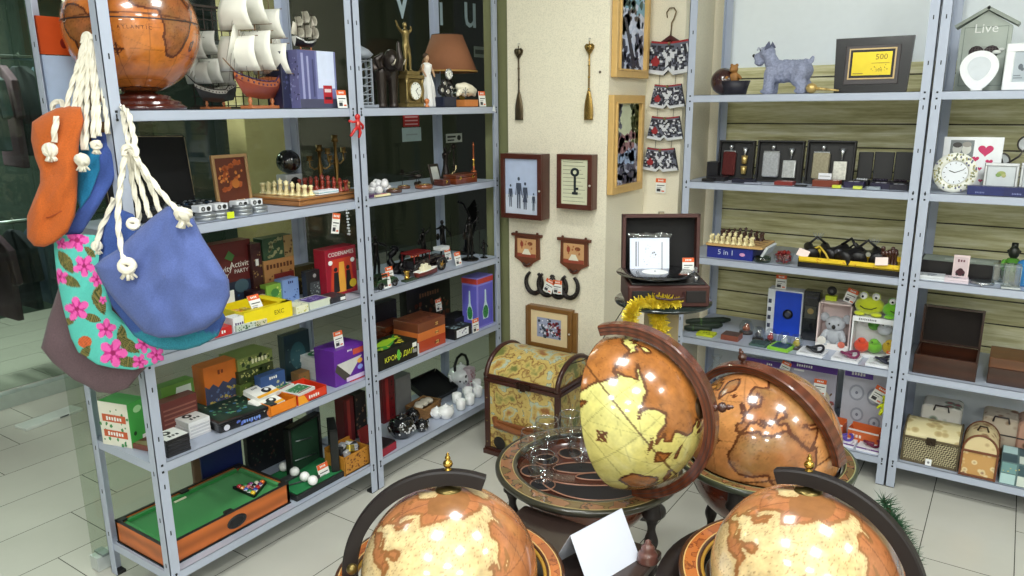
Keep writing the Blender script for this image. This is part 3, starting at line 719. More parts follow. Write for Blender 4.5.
def ptag(p, lab, side='A', tilt=0, lean=-.12, turn=0, sc=1, holder=False):
 rz = (HP if side == 'A' else 0)+turn
 if _tag:
  o = _tag[0].copy(); COL.objects.link(o); o['label'] = lab
 else:
  o = solo(tag_mb(), 'price_tag', lab, 'price tag', group='white price tags with orange tops'); _tag.append(o)
 o.location = p; o.rotation_euler = (lean, tilt, rz); o.scale = (sc,)*3
 return o
def grid_surf(mb, f, nu, nv, smooth=True):
 vs = [f(i/nu, j/nv) for j in range(nv+1) for i in range(nu+1)]; k = nu+1
 return mb.add(vs, [(j*k+i, j*k+i+1, (j+1)*k+i+1, (j+1)*k+i) for j in range(nv) for i in range(nu)], smooth)
def remesh(o, vox, smooth=2):
 r = o.modifiers.new('skin', 'REMESH'); r.mode = 'VOXEL'; r.voxel_size = vox; r.use_smooth_shade = True
 if smooth: s = o.modifiers.new('soft', 'SMOOTH'); s.factor = .5; s.iterations = smooth
 return o
def limb(mb, pts, rs, n=8):
 """tapered continuous limb with rounded joints"""
 for (a, b, ra, rb) in zip(pts[:-1], pts[1:], rs[:-1], rs[1:]):
  a, b = Vector(a), Vector(b); mb.tube([a, a.lerp(b, .5), b], [ra, (ra+rb)/2, rb], n)
 for p, r in zip(pts, rs): mb.ball(p, r, n, 6)
 return mb
def sails(mb, x, z0, z1, w0, w1, by, skew=0, nx=6):
 """square sail bulging toward -y... bow direction +x; local x is the bulge"""
 grid_surf(mb, lambda a, b: (x+by*sin(PI*b)*(.6+.4*sin(PI*a))+skew*b, (a-.5)*(w0*(1-b)+w1*b), z0+(z1-z0)*b), nx, 6)
def ship(name, label, loc, rz, s, hullc, upc, railc, sailc, mastc, stand=True, nmast=3, ms=1.0):
 t = thing(name, label, 'model ship', loc, rz); Lh = .26*s; hz = .03*s if stand else 0
 b = MB(M(hullc, .35)); secs = []
 N_ = 14
 for i in range(N_+1):
  u = i/N_; x = (u-.5)*Lh; wd = .036*s*(sin(PI*min(u*.8+.22, 1)))**.6*(1 if u < .7 else max(.05, cos((u-.7)/.3*PI/2)))
  keel = hz+.012*s*abs(u-.45)*2+(.05*s*max(0, u-.82)/.18); dk = hz+.052*s+.03*s*(abs(u-.5)*2)**2+(.012*s if u < .3 else 0)
  secs.append([(x, -wd, dk), (x, -wd*1.05, dk-.014*s), (x, -wd*.85, (dk+keel)/2), (x, -wd*.15, keel), (x, wd*.15, keel), (x, wd*.85, (dk+keel)/2), (x, wd*1.05, dk-.014*s), (x, wd, dk)])
 vs = [p for q in secs for p in q]
 low = []; up = []
 for i in range(N_):
  for j in range(7):
   (up if j in (0, 6) else low).append((i*8+j, (i+1)*8+j, (i+1)*8+j+1, i*8+j+1))
 b.add(vs, low, True); b.use(M(upc, .4)); b.add(vs, up, True)
 b.add(vs, [(i*8+7, (i+1)*8+7, (i+1)*8, i*8) for i in range(N_)]+[tuple(range(8)), tuple(N_*8+j for j in range(7, -1, -1))], False)
 b.use(M(railc, .4))
 for sd in (0, 7):
  for i in range(0, N_):
   p, q = Vector(secs[i][sd]), Vector(secs[i+1][sd]); b.tube([p+Vector((0,0,.004*s)), q+Vector((0,0,.004*s))], .0022*s, 5)
   m_ = p.lerp(q, .5); b.box(m_-Vector((0, (.0012 if sd == 0 else -.0012)*s, .008*s)), (.006*s, .002*s, .006*s))
 b.build('hull', t)
 b = MB(M(mastc, .5)); sl = MB(M(sailc, .8, var=.05)); rg = MB(M((60, 46, 34), .8))
 tops = []
 for k in range(nmast):
  x = Lh*(-.32+.33*k); H = (.24, .30, .26)[k % 3]*s*ms; z0 = hz+.05*s
  b.tube([(x, 0, z0), (x, 0, z0+H)], [.0032*s, .0012*s], 7); tops.append((x, z0+H))
  for (f0, f1, w0, w1) in ((.12, .48, .13*ms, .11*ms), (.54, .88, .11*ms, .08*ms)):
   sails(sl, x+.006*s, z0+H*f0, z0+H*f1, w0*s, w1*s, .028*s)
   b.tube([(x, -w1*s*.55, z0+H*f1), (x, w1*s*.55, z0+H*f1)], .0014*s, 5); b.tube([(x, -w0*s*.52, z0+H*f0), (x, w0*s*.52, z0+H*f0)], .0014*s, 5)
  for sy in (-1, 1):
   for q in (-.02, 0, .02): rg.tube([(x+q*s, sy*.036*s, z0+.005*s), (x, 0, z0+H*.8)], .0005*s, 4)
   for f in (.15, .3, .45, .6): rg.tube([(x-.02*s*(1-f), sy*.036*s*(1-f), z0+H*.8*f), (x+.02*s*(1-f), sy*.036*s*(1-f), z0+H*.8*f)], .0004*s, 4)
 b.tube([(Lh*.46, 0, hz+.08*s), (Lh*.68, 0, hz+.12*s)], [.003*s, .0015*s], 6)
 for k in range(3):
  x0 = Lh*(.48+.07*k); sl.add([(x0, 0, hz+.09*s+.01*k*s), (Lh*.30, .002*s, hz+.13*s+.03*s*k), (Lh*.36, 0, hz+.26*s)], [(0, 1, 2)], True)
  rg.tube([(x0, 0, hz+.09*s+.01*k*s), (Lh*.34, 0, hz+.30*s)], .0005*s, 4)
 sl.add([(-Lh*.34, 0, hz+.1*s), (-Lh*.62, 0, hz+.11*s), (-Lh*.5, 0, hz+.22*s), (-Lh*.34, 0, hz+.2*s)], [(0, 1, 2, 3)], True)
 for (p, q) in zip(tops[:-1], tops[1:]): rg.tube([(p[0], 0, p[1]), (q[0], 0, q[1]-.06*s)], .0006*s, 4)
 b.build('masts', t); rg.build('rigging', t)
 so = sl.build('sails', t); m_ = so.modifiers.new('thick', 'SOLIDIFY'); m_.thickness = .0008
 if stand:
  b = MB(M((176, 104, 60), .4, coat=.4)); b.rbox((0, 0, .005*s), (Lh*.62, .05*s, .01*s), .004*s)
  for x in (-.06*s, .06*s): b.lathe([(.008*s, .01*s), (.004*s, .016*s), (.008*s, .024*s), (.004*s, .036*s)], 10, (x, 0, 0))
  b.build('stand', t)
 return t
def piece_mb(kind, mat, s):
 base = [(0, 0), (.2, 0), (.22, .05), (.2, .1), (.14, .14), (.15, .17)]
 if kind == 'pawn': pr = base+[(.08, .3), (.07, .48), (.13, .52), (.06, .56), (.12, .64), (.13, .72), (.08, .8), (0, .83)]
 elif kind == 'rook': pr = base+[(.12, .3), (.1, .6), (.15, .66), (.16, .85), (.11, .85), (.11, .78), (0, .78)]
 elif kind == 'bishop': pr = base+[(.09, .35), (.07, .65), (.14, .7), (.06, .74), (.12, .85), (.11, .95), (.04, 1.03), (.035, 1.08), (0, 1.1)]
 elif kind == 'king': pr = base+[(.11, .4), (.09, .8), (.16, .86), (.08, .9), (.14, 1.12), (.12, 1.16), (.03, 1.2), (.03, 1.3), (0, 1.32)]
 elif kind == 'queen': pr = base+[(.11, .4), (.08, .76), (.15, .82), (.08, .86), (.15, 1.06), (.08, 1.08), (.05, 1.14), (0, 1.17)]
 else: pr = base+[(.1, .28), (.09, .4), (.13, .46), (0, .48)]
 b = MB(mat).lathe([(r*s*1.45, z*s) for r, z in pr], 12)
 if kind == 'knight': b.prism([(p[0]*s, p[1]*s) for p in [(-.12,.46),(.12,.46),(.08,.62),(.06,.7),(.18,.66),(.2,.74),(.06,.92),(.0,1.0),(-.08,.95),(-.14,.75)]], -.09*s, .09*s)
 if kind == 'king': b.box((0, 0, 1.26*s), (.12*s, .03*s, .03*s))
 return b
ORDER = ['rook', 'knight', 'bishop', 'queen', 'king', 'bishop', 'knight', 'rook']
def chess_rows(origin, ex, ey, sq, s, mats, where, cols, rows, group, rz=0):
 """rows: list of (row index, 'main' or 'pawn', which material)"""
 proto = {}
 for (r, typ, mi) in rows:
  for k in range(8):
   kind = ORDER[k] if typ == 'main' else 'pawn'
   p = origin+ex*((k-3.5)*sq)+ey*((r-3.5)*sq); key = (kind, mi)
   lab = '%s chess %s %s' % (cols[mi], kind, where)
   if key in proto: dup(proto[key], p, rz, lab)
   else: proto[key] = solo(piece_mb(kind, mats[mi], s), 'chess_'+kind, lab, 'chess piece', p, rz, group+' '+kind+'s, '+cols[mi])
def checker(w, d, z, c0, c1, x0=0, y0=0, b=None):
 s_ = w/8; b = b or MB()
 for i in range(8):
  for j in range(8):
   b.use(c0 if (i+j) % 2 else c1)
   X_, Y_ = x0-w/2+i*s_, y0-d/2+j*d/8
   b.add([(X_, Y_, z), (X_+s_, Y_, z), (X_+s_, Y_+d/8, z), (X_, Y_+d/8, z)], [(0, 1, 2, 3)], False)
 return b
def figure(mb, s, arms=((-.3,.55),(.3,.55)), skirt=False, lean=0, legs=True):
 """small standing figure of height s built from one skin"""
 H = lambda x, z, y=0: (x*s+lean*z*s, y*s, z*s)
 if skirt: mb.lathe([(.17*s, 0), (.15*s, .12*s), (.09*s, .38*s), (.055*s, .55*s)], 16)
 else:
  for sx in (-1, 1): limb(mb, [H(.04*sx, .52), H(.065*sx, .27, -.02), H(.08*sx, .02)], [.055*s, .04*s, .03*s]); mb.ball(H(.085*sx, .015, -.03), (.03*s, .05*s, .02*s), 8, 6)
 limb(mb, [H(0, .5), H(0, .64), H(0, .78)], [.075*s, .07*s, .085*s]); limb(mb, [H(-.1, .79), H(.1, .79)], [.04*s, .04*s])
 limb(mb, [H(0, .8), H(0, .86)], [.032*s, .03*s]); mb.ball(H(0, .93), (.05*s, .055*s, .065*s), 12, 8); mb.ball(H(0, .925, -.055), .011*s, 6, 4)
 for sx, (ax, az) in zip((-1, 1), arms):
  mid = H((.12*sx+ax)/2+.03*sx, (.79+az)/2-.01, -.04); limb(mb, [H(.11*sx, .79), mid, H(ax, az, -.06)], [.035*s, .028*s, .022*s])
 return mb
# ---------------------------------------------------------------- left shelving, top shelf
LC = 'left shelving'
p = onA(0, 142, .2)
t = thing('terrestrial_globe', 'large amber globe on a stepped dark red base on the top left shelf', 'globe', p)
b = MB(M((70, 24, 18), .2, var=.15, coat=.8)).lathe([(0, 0), (.135, 0), (.138, .008), (.13, .014), (.12, .018), (.122, .024), (.105, .03), (.09, .036), (.092, .042), (.06, .05), (.04, .056), (0, .058)], 40); b.build('base', t)
sg = dict(land=(150,78,40), land2=(128,92,48), sea=(196,116,44), sea2=(172,90,34), coast=(84,38,16))
gc = p+Vector((0, 0, .05+.2)); vd = (CAM-gc).normalized()
g = earth_mesh('globe_ball', .2, mapframe(-14, -14, vd, (0, 0, 1)), sg, texts=(('A T L A N T I C', -12, -12, 4.2),)); g.parent = t; g.location = (0, 0, .25)
b = MB(M((46, 22, 14), .4));
pr = [(.2008*cos(a), .25+.2008*sin(a)) for a in (.075, .085, .095)]; b.lathe(pr, 64, cap=False); b.build('equator_band', t)
ship('model_ship', 'large sailing ship model with white sails and red-brown hull', onA(0, 262, .13), HP+PI+.3, 1.12, (142, 66, 48), (160, 88, 52), (66, 40, 84), (228, 226, 216), (120, 90, 60), ms=1.12)
ship('model_ship', 'dark sailing ship model with a rope lattice behind the amber globe', onA(0, 216, .30), HP+PI+.3, .8, (52, 50, 48), (180, 176, 168), (60, 50, 44), (196, 194, 186), (44, 38, 34))
b = MB(M((52, 44, 38), .8)); o0 = onA(0, 196, .33)
for k in range(9): b.tube([(0, k*.035, 0.0), (0, k*.035, .36)], .0022, 5)
for k in range(11): b.tube([(0, -.01, .012+k*.034), (0, .29, .012+k*.034)], .0018, 5)
for k in range(2): b.box((0, .14, .004+k*.36), (.012, .32, .008))
solo(b, 'rigging_frame', 'dark rope and stick lattice frame at the back of the top left shelf', 'frame', o0)
city = [('r', 0, 0, 1, 1, (120, 124, 170)), ('r', .5, .35, .95, 1, (206, 214, 236)), ('r', 0, .1, .45, 1, (86, 88, 134)), ('r', .08, .15, .14, .95, (150, 152, 190)), ('r', .22, .15, .27, .9, (150, 152, 190)), ('r', .36, .2, .4, .85, (60, 62, 100)), ('r', .0, 0, 1, .16, (70, 70, 92)), ('r', .62, .08, .86, .4, (170, 30, 40)), ('r', .65, .28, .83, .34, (220, 200, 200)), ('r', .65, .15, .83, .2, (60, 20, 30))]
o, c, w_, h_ = cbox('souvenir_box', 'purple grey gift box printed with a city street and a red bus', 'box', 'A', 0, 301, 338, .05, 51, .10, (104, 104, 150), front=city, sidea=[('n', 40, 0, .1, 1, .9, .06, (150, 152, 196)), ('n', 24, 0, .1, 1, .9, .05, (60, 60, 96))])
cbox('souvenir_box', 'narrow dark navy gift box behind the white-sailed ship', 'box', 'A', 0, 284, 300, .10, 52, .09, (34, 36, 62), front=[('n', 20, .1, .1, .9, .9, .08, (70, 74, 110))])
ship('model_ship', 'small black and white sailing ship standing on the city gift box', c+Vector((-.055, 0, h_+.001)), HP, .42, (22, 22, 24), (210, 210, 206), (24, 24, 28), (190, 184, 170), (60, 40, 30), stand=True)
ptag(onA(0, 343, .015), 'white price tag beside the city gift box', sc=1.3)
b = MB(M((150, 156, 166), .5));
for x in (-.04, .04):
 for y in (-.015, .015): b.box((x, y, .10), (.007, .007, .2))
for k in range(6): b.box((0, -.015, .02+k*.034), (.08, .004, .005)); b.box((0, .015, .02+k*.034), (.08, .004, .005)); b.tube([(-.04, -.015, .02+k*.03), (.04, -.015, .05+k*.03)], .0015, 5)
b.box((0, 0, .006), (.12, .06, .012)); b.lathe([(.035, .2), (.05, .215), (.03, .235), (0, .25)], 16)
solo(b, 'tower_model', 'pale grey lattice tower model between the middle posts and the elephant', 'ornament', onA(0, 364, .12), HP)
ep = onA(0, 384, .13)
t = thing('elephant_figurine', 'dark bronze elephant figurine with raised trunk', 'figurine', ep, HP-.25)
b = MB(M((46, 38, 34), .35, .35, var=.25, bump=.5)); s = .20
b.ball((0, .01, .13), (.045, .06, .045), 16, 10)
for x in (-.024, .024):
 for y in (-.028, .045): limb(b, [(x, y, .12), (x, y, .06), (x, y, .008)], [.022, .017, .016]); b.lathe([(.019, 0), (.019, .006), (.015, .012)], 10, (x, y, 0))
b.ball((0, -.065, .155), (.03, .03, .034), 14, 10); b.ball((0, -.06, .178), (.022, .022, .018), 10, 8)
limb(b, [(0, -.088, .145), (0, -.108, .135), (0, -.118, .16), (-.002, -.112, .19), (0, -.108, .213)], [.017, .014, .011, .009, .007])
for x in (-1, 1): limb(b, [(x*.03, -.052, .178), (x*.048, -.044, .16), (x*.04, -.048, .135)], [.006, .014, .007])
limb(b, [(0, .07, .15), (0, .082, .12), (0, .082, .09)], [.006, .004, .003])
o = b.build('body', t); remesh(o, .0028, 3)
b = MB(M((206, 196, 176), .4))
for x in (-1, 1): b.tube([(x*.014, -.088, .142), (x*.02, -.108, .145), (x*.02, -.12, .16)], [.004, .003, .001], 8)
b.build('tusks', t)
for x in (-1, 1):
 b = MB(M((58, 46, 40), .35, .3, var=.3)); grid_surf(b, lambda a, c_: (x*(.026+.035*a), -.05+.012*a+.006*sin(PI*c_), .135+.05*c_*(1-.25*a)-.012*a), 6, 6)
 o = b.build('ear', t); m_ = o.modifiers.new('thick', 'SOLIDIFY'); m_.thickness = .003
def dial(mb, c, r, face=(240, 240, 232), rim=None, ax='y', hands=(.9, 2.4)):
 """clock dial facing -y"""
 if rim is not None: mb.use(rim).lathe([(r, 0), (r*1.12, .002), (r*1.14, .006), (r*1.04, .009), (r*.98, .006)], 28, c, 'y', cap=False)
 mb.use(M(face, .3, var=.02)).lathe([(r, .004), (0, .004)], 28, c, 'y', cap=False)
 mb.use(M(K, .5)); x0, y0, z0 = c
 for k in range(12):
  a = k*PI/6; mb.box((x0+r*.82*sin(a), y0-.0047, z0+r*.82*cos(a)), (r*.05, .0006, r*.14), r=(0, a, 0))
 for a, l, wd in ((hands[0], .5, .07), (hands[1], .75, .05)):
  mb.box((x0+r*l/2*sin(a), y0-.0052, z0+r*l/2*cos(a)), (r*wd, .0006, r*l), r=(0, a, 0))
t.scale = (1.22,)*3
t = thing('mantel_clock', 'antique gold clock with a dancing harlequin on top', 'clock', onA(0, 411, .06), HP)
AG = M((140, 122, 78), .35, .8, var=.35, sc=60, bump=.6); b = MB(AG)
for d_, z0, z1 in (((.078, .045), 0, .012), ((.066, .036), .012, .085), ((.086, .05), .085, .096), ((.06, .036), .096, .108)): b.rbox((0, 0, (z0+z1)/2), (d_[0], d_[1], z1-z0), .004)
for x in (-.036, .036): b.lathe([(.006, .012), (.004, .03), (.006, .05), (.004, .07), (.007, .086)], 8, (x, -.018, 0))
b.build('case', t); b = MB(AG); dial(b, (0, -.0175, .049), .027, rim=AG); b.build('dial', t)
b = MB(AG); b.T = TR((-.008, 0, .107)); figure(b, .145, arms=((-.33, .98), (.12, .9)), lean=-.05); o = b.build('harlequin_figure', t); remesh(o, .0022, 2)
t.scale = (1.42,)*3
t = thing('lady_figurine', 'porcelain lady figurine in a long white dress', 'figurine', onA(0, 428, .12), HP)
b = MB(M((236, 234, 230), .35, var=.02)); b.lathe([(.032, 0), (.034, .006), (.03, .03), (.022, .07), (.013, .105), (.016, .12), (.018, .135), (.008, .142), (.0, .143)], 20);
for k in range(10): a = k*PI/5; b.tube([(.031*cos(a), .031*sin(a), .004), (.021*cos(a), .021*sin(a), .072), (.013*cos(a), .013*sin(a), .104)], [.0045, .003, .001], 6)
b.build('dress', t)
b = MB(M((188, 150, 118), .4)); b.ball((0, 0, .157), (.009, .01, .012), 12, 8); limb(b, [(0, 0, .138), (0, 0, .148)], [.005, .005])
for x in (-1, 1): limb(b, [(x*.016, 0, .134), (x*.026, -.004, .118), (x*.022, -.014, .098)], [.005, .004, .003])
remesh(b.build('head_and_arms', t), .0018); MB(M((70, 48, 30), .6)).ball((0, .003, .162), (.0105, .0105, .011), 12, 8).build('hair', t)
t.scale = (1.4,)*3
lp = onA(0, 449, .25)
t = thing('table_lamp', 'table lamp with a brown fabric shade and dark base', 'lamp', lp)
MB(M((50, 44, 40), .4, .5)).lathe([(0, 0), (.05, 0), (.05, .01), (.02, .02), (.012, .04), (.02, .06), (.012, .08), (.009, .11), (.009, .17), (0, .17)], 20).build('base', t)
sh = MB(M((142, 92, 62), .85, var=.08, sc=80)); sh.lathe([(.092, .105), (.048, .215)], 40, cap=False)
sh.use(M((170, 130, 70), .6)).lathe([(.0925, .104), (.093, .109)], 40, cap=False); sh.use(M((40, 30, 24), .6)).lathe([(.0485, .212), (.048, .2165)], 40, cap=False)
o = sh.build('lamp_shade', t); m_ = o.modifiers.new('thick', 'SOLIDIFY'); m_.thickness = .002
b = MB(M((150, 140, 120), .3, .8));
for k in range(3): a = k*2*PI/3; b.tube([(0, 0, .17), (.047*cos(a), .047*sin(a), .212)], .0012, 5)
b.build('shade_spider', t)
t.scale = (1.62,)*3

t = thing('gear_clock', 'black and silver gear clock with a small round gauge on top', 'clock', onA(0, 446, .05), HP)
SIL = M((190, 190, 192), .25, .9, var=.2)
b = MB(M((26, 32, 52), .4)).rbox((0, 0, .018), (.075, .045, .036), .004); b.build('plinth', t)
b = MB(M((30, 30, 34), .4, .3));
for (x, z, r) in ((-.025, .06, .016), (.008, .055, .018), (-.01, .085, .013), (.03, .07, .012)):
 b.use(M((34, 34, 38), .35, .5)).lathe([(r, -.004), (r, .004)], 18, (x, 0, z), 'y')
 for k in range(10): a = k*PI/5; b.box((x+r*cos(a), 0, z+r*sin(a)), (.005, .006, .005), r=(0, -a, 0))
 b.use(SIL).lathe([(r*.5, -.006), (r*.5, .006)], 12, (x, 0, z), 'y')
b.tube([(0, 0, .036), (.005, 0, .09)], .004, 8); b.build('gears', t); b = MB(SIL); dial(b, (.012, -.004, .118), .0175, rim=SIL); b.build('gauge', t); t.scale = (1.25,)*3
t = thing('car_clock', 'cream vintage car model with silver wheel and brass bell on a wooden block', 'ornament', onA(0, 466, .05), HP)
b = MB(M((196, 120, 60), .4)).rbox((.005, 0, .013), (.085, .05, .026), .003); b.build('block', t)
b = MB(M((238, 230, 208), .3, var=.03, coat=.5)); limb(b, [(-.045, 0, .075), (-.01, 0, .068), (.025, 0, .062), (.055, 0, .06)], [.012, .024, .022, .012], 14)
for x in (-.03, .035): limb(b, [(x-.02, 0, .045), (x, 0, .06), (x+.02, 0, .045)], [.008, .014, .008])
remesh(b.build('body', t), .003, 3)
b = MB(SIL)
for x, r in ((-.036, .019),):
 b.lathe([(r, -.03), (r*1.02, -.026), (r, -.022), (r*.8, -.024)], 20, (x, 0, .052), 'y', cap=False); b.lathe([(r*.25, -.032), (r*.25, .0)], 10, (x, 0, .052), 'y')
 for k in range(8): a = k*PI/4; b.tube([(x, -.027, .052), (x+r*cos(a), -.027, .052+r*sin(a))], .0014, 5)
b.build('wheel', t); MB(BRASS).lathe([(.016, -.03), (.015, -.034), (.01, -.04), (.004, -.043), (0, -.044)], 18, (.018, 0, .04), 'y').build('bell', t); t.scale = (1.25,)*3
ptag(onA(0, 483, .012), 'white price tag at the right end of the top left shelf', sc=1.4)
b = MB(M((232, 236, 240), .5)); b.add([(-.016, 0, 0), (.016, .0, -.006), (.0, 0, .03), (-.016, .001, 0), (.016, .001, -.006), (0, .001, .03)], [(0,1,2), (3,5,4), (0,3,4,1), (1,4,5,2), (2,5,3,0)], False)
solo(b, 'paper_scrap', 'white triangular paper scrap taped on the end of the top shelf', 'paper', onA(0, 494, -.002, -.02), HP)
b = MB(M((200, 120, 70), .35, .3)); b.lathe([(0,0), (.012, 0), (.012, .004), (.005, .01), (.01, .02), (.012, .03), (.006, .036), (0, .038)], 14); solo(b, 'copper_cup', 'tiny copper trophy cup beside the gold clock', 'ornament', onA(0, 427, .03), HP)
q = PX(64, 104, -2.60)
b = MB(M((176, 194, 222), .5)); b.rbox((0, 0, .085), (.10, .012, .17), .002, 1); b.use(M((196, 74, 22), .5)).rbox((-.004, 0, .23), (.095, .014, .115), .002, 1); b.art((-.05, -.0072, .175), (.095, 0, 0), (0, 0, .11), [('e', .75, .3, .12, .14, (120, 24, 16))])
solo(b, 'cardboard_sign', 'orange and pale blue cardboard sign standing behind the amber globe', 'sign', Vector((-2.597, q.y, ZA[0]+.0005)), HP)

# ---------------------------------------------------------------- left shelving, second shelf
t = thing('game_case', 'large open black game case with raised lid behind the denim bag ropes', 'case', onA(1, 188, .17), HP)
BLK = M((12, 12, 15), .7, var=.1)
MB(BLK).rbox((0, .1, .016), (.33, .2, .03), .006).build('tray', t)
b = MB(BLK); b.T = TR((0, .195, .03)) @ Matrix.Rotation(-.12, 4, 'X'); b.rbox((0, .008, .12), (.33, .016, .25), .02, 5, ax='y'); b.use(M((176, 160, 130), .4, .4))
for q in ([(-.162, -.002, .02), (-.162, -.002, .236)], [(.162, -.002, .02), (.162, -.002, .236)], [(-.155, -.002, .25), (.155, -.002, .239)]): b.tube(q, .0018, 5)
b.build('lid', t)
b = MB(M((28, 30, 34), .4)); b.rbox((0, .08, .034), (.30, .12, .006), .002)
rnd = random.Random(3)
for k in range(70): b.use(M(rnd.choice([(150, 156, 160), (40, 60, 80), (80, 84, 90), (18, 18, 20)]), .3, .4)); b.box((rnd.uniform(-.14, .14), rnd.uniform(.03, .13), .039), (.012, .008, .006), r=(0, 0, rnd.uniform(0, 3)))
b.build('contents', t)
t = thing('framed_picture', 'small brown framed picture leaning behind the tins', 'picture', onA(1, 236, .24), HP, rot=(-.08, 0, HP))
b = MB(M((168, 130, 84), .4, coat=.4)); W2, H2 = .155, .2
for (x, z, a, c_) in ((0, .006, W2, .012), (0, H2-.006, W2, .012), (-W2/2+.006, H2/2, .012, H2-.025), (W2/2-.006, H2/2, .012, H2-.025)): b.rbox((x, 0, z), (a, .014, c_), .002, 1)
b.build('frame', t); b = MB(M((96, 40, 20), .4)); b.box((0, .002, H2/2), (W2-.02, .006, H2-.02))
b.art((-W2/2+.012, -.0012, .012), (W2-.024, 0, 0), (0, 0, H2-.024), [('n', 26, .1, .3, .9, .9, .09, (176, 84, 34)), ('e', .6, .45, .13, .1, (190, 110, 40)), ('n', 14, .1, .5, .9, .8, .05, (214, 130, 60)), ('t', 'x  x', .7, .08, .09, (220, 180, 130))]); b.build('print', t)
tin = None
for k, (u, d_, r, n_, c_) in enumerate(((206, .05, .03, 2, 0), (220, .045, .033, 2, 1), (243, .05, .036, 3, 0), (258, .06, .034, 2, 0), (236, .12, .03, 3, 0), (213, .12, .03, 2, 0))):
 for j in range(n_):
  lab = ['silver pocket ashtray tin', 'silver tin'][c_]+' in stack %s, %s' % (['at the left edge by the bag', 'with the yellow sticker', 'in front of the picture', 'beside the chess box', 'at the back right', 'at the back left'][k], ['bottom', 'second', 'top'][j])
  pp = onA(1, u, d_)+Vector((0, 0, j*.0125))
  if tin is None: tin = solo(MB(M((156, 160, 164), .3, .7)).lathe([(0, 0), (.033, 0), (.034, .002), (.034, .009), (.032, .012), (.0, .0122)], 28), 'round_tin', lab, 'tin', pp, 0, 'round silver tins')
  else: dup(tin, pp, 0, lab)
c_ = onA(1, 231, .012)
solo(MB(M((214, 226, 40), .5)).box((0, 0, .012), (.028, .001, .022)), 'price_sticker', 'small yellow sticker in front of the silver tins', 'sticker', c_, HP)
for k, u in enumerate((203, 219, 240, 254)):
 b = MB(M((214, 216, 220), .35)).rbox((0, 0, .011), (.05, .045, .022), .003)
 b.art((-.025, -.0225, 0), (.05, 0, 0), (0, 0, .022), [('e', .3, .5, .16, .36, K), ('e', .7, .5, .16, .36, K), ('e', .3, .5, .08, .2, GRY)])
 solo(b, 'mini_radio', 'small silver gadget with two black dials, %s above the tins' % ['far left', 'second', 'third', 'far right'][k], 'gadget', onA(1, u, .075)+Vector((0, 0, .027)), HP, 'silver gadgets above the tins')
cp = (onA(1, 306, .20)+onA(1, 306, .20))/2
t = thing('chess_case', 'wooden folding chess case under the cream and red chessmen', 'chess board', cp, HP+.06)
WD = M((168, 112, 62), .35, var=.2, sc=12, coat=.3, kind='wood')
b = MB(WD); b.rbox((0, 0, .012), (.36, .30, .02), .004, 1); b.rbox((0, 0, .028), (.372, .312, .008), .003, 1); b.build('box', t)
checker(.30, .27, .0325, M((196, 156, 96), .4), M((120, 70, 36), .4)).build('board', t)
ex, ey = Vector((cos(HP+.06), sin(HP+.06), 0)), Vector((-sin(HP+.06), cos(HP+.06), 0))
CRM = M((232, 218, 168), .35, var=.06); RDP = M((150, 52, 36), .3, var=.1, coat=.4)
chess_rows(cp+Vector((0, 0, .0328)), ey, ex, .033, .05, [CRM, RDP], 'on the wooden case of the left shelving', ['cream', 'red'], [(0, 'main', 0), (1, 'pawn', 0), (6, 'pawn', 1), (7, 'main', 1)], 'left chess set', HP)
b = MB(M((236, 238, 244), .5, var=.02)).rbox((0, 0, .008), (.11, .05, .014), .001, 1); b.use(M((150, 190, 200), .5)).box((0, -.0005, .008), (.11, .05, .004)); solo(b, 'booklet_box', 'small white box lying on the front of the wooden chess case', 'box', cp+Vector((.118, -.005, .0325)), HP+.06)
t = thing('ball_speaker', 'silver box speaker with black cone and a glossy black ball on top', 'speaker', onA(1, 291, .37), HP+.15)
MB(M((186, 190, 194), .35, .3)).rbox((0, 0, .047), (.10, .06, .094), .006).build('case', t)
b = MB(M((14, 14, 16), .4)); b.lathe([(.036, .0305), (.03, .027), (.01, .02), (0, .022)], 26, (0, 0, .046), 'y'); b.lathe([(.03, .0505), (.0, .045)], 20, (0, 0, .046), 'x'); b.build('cone', t)
MB(M((10, 10, 12), .12, coat=1)).ball((0, 0, .146), .05, 26, 16).build('ball', t)
def candelabra(lab, p, h, rz, s=1):
 t = thing('candelabra', lab, 'candlestick', p, rz); b = MB(M((110, 84, 44), .35, .85, var=.4, sc=50))
 b.lathe([(0, 0), (.034, 0), (.032, .006), (.014, .016), (.01, .03), (.015, .05), (.007, .07), (.012, h*.55), (.006, h*.7), (.009, h-.03), (.018, h-.026), (.012, h-.015), (.014, h), (0, h)], 16); b.build('stem', t)
 for x in (-1, 1):
  b = MB(M((128, 100, 56), .35, .85, var=.4, sc=50)); b.tube([(0, 0, h*.55), (x*.025, 0, h*.5), (x*.045, 0, h*.56), (x*.046, 0, h*.68)], .004, 7); b.lathe([(.004, h*.68), (.017, h*.69), (.01, h*.71), (.013, h*.78), (0, h*.78)], 12, (x*.046, 0, 0)); b.build('arm', t)
candelabra('short antique brass candelabra behind the red chessmen', onA(1, 322, .33), .21, HP-.4); candelabra('tall antique brass candelabra beside the middle post', onA(1, 338, .30), .25, HP)
rnd = random.Random(9)
for k, u in enumerate((343, 349)):
 b = MB(M((186, 160, 104), .35, .6, var=.5, sc=60));
 for q in range(14): b.ball((rnd.uniform(-.014, .014), rnd.uniform(-.01, .01), .01+rnd.uniform(0, .045)), rnd.uniform(.005, .009), 8, 6)
 b.lathe([(0, 0), (.02, 0), (.018, .008), (0, .01)], 12); solo(b, 'gilt_ornament', ['gilt beaded ornament at the foot of the tall candelabra', 'gilt beaded ornament against the middle post'][k], 'ornament', onA(1, u, .1+.05*k), 0)
solo(tag_mb(.04, .08), 'hanging_price_tag', 'orange-topped price tag hanging under the second left shelf', 'price tag', onA(1, 333, -.004, -.115), HP, rot=(0, .2, HP))
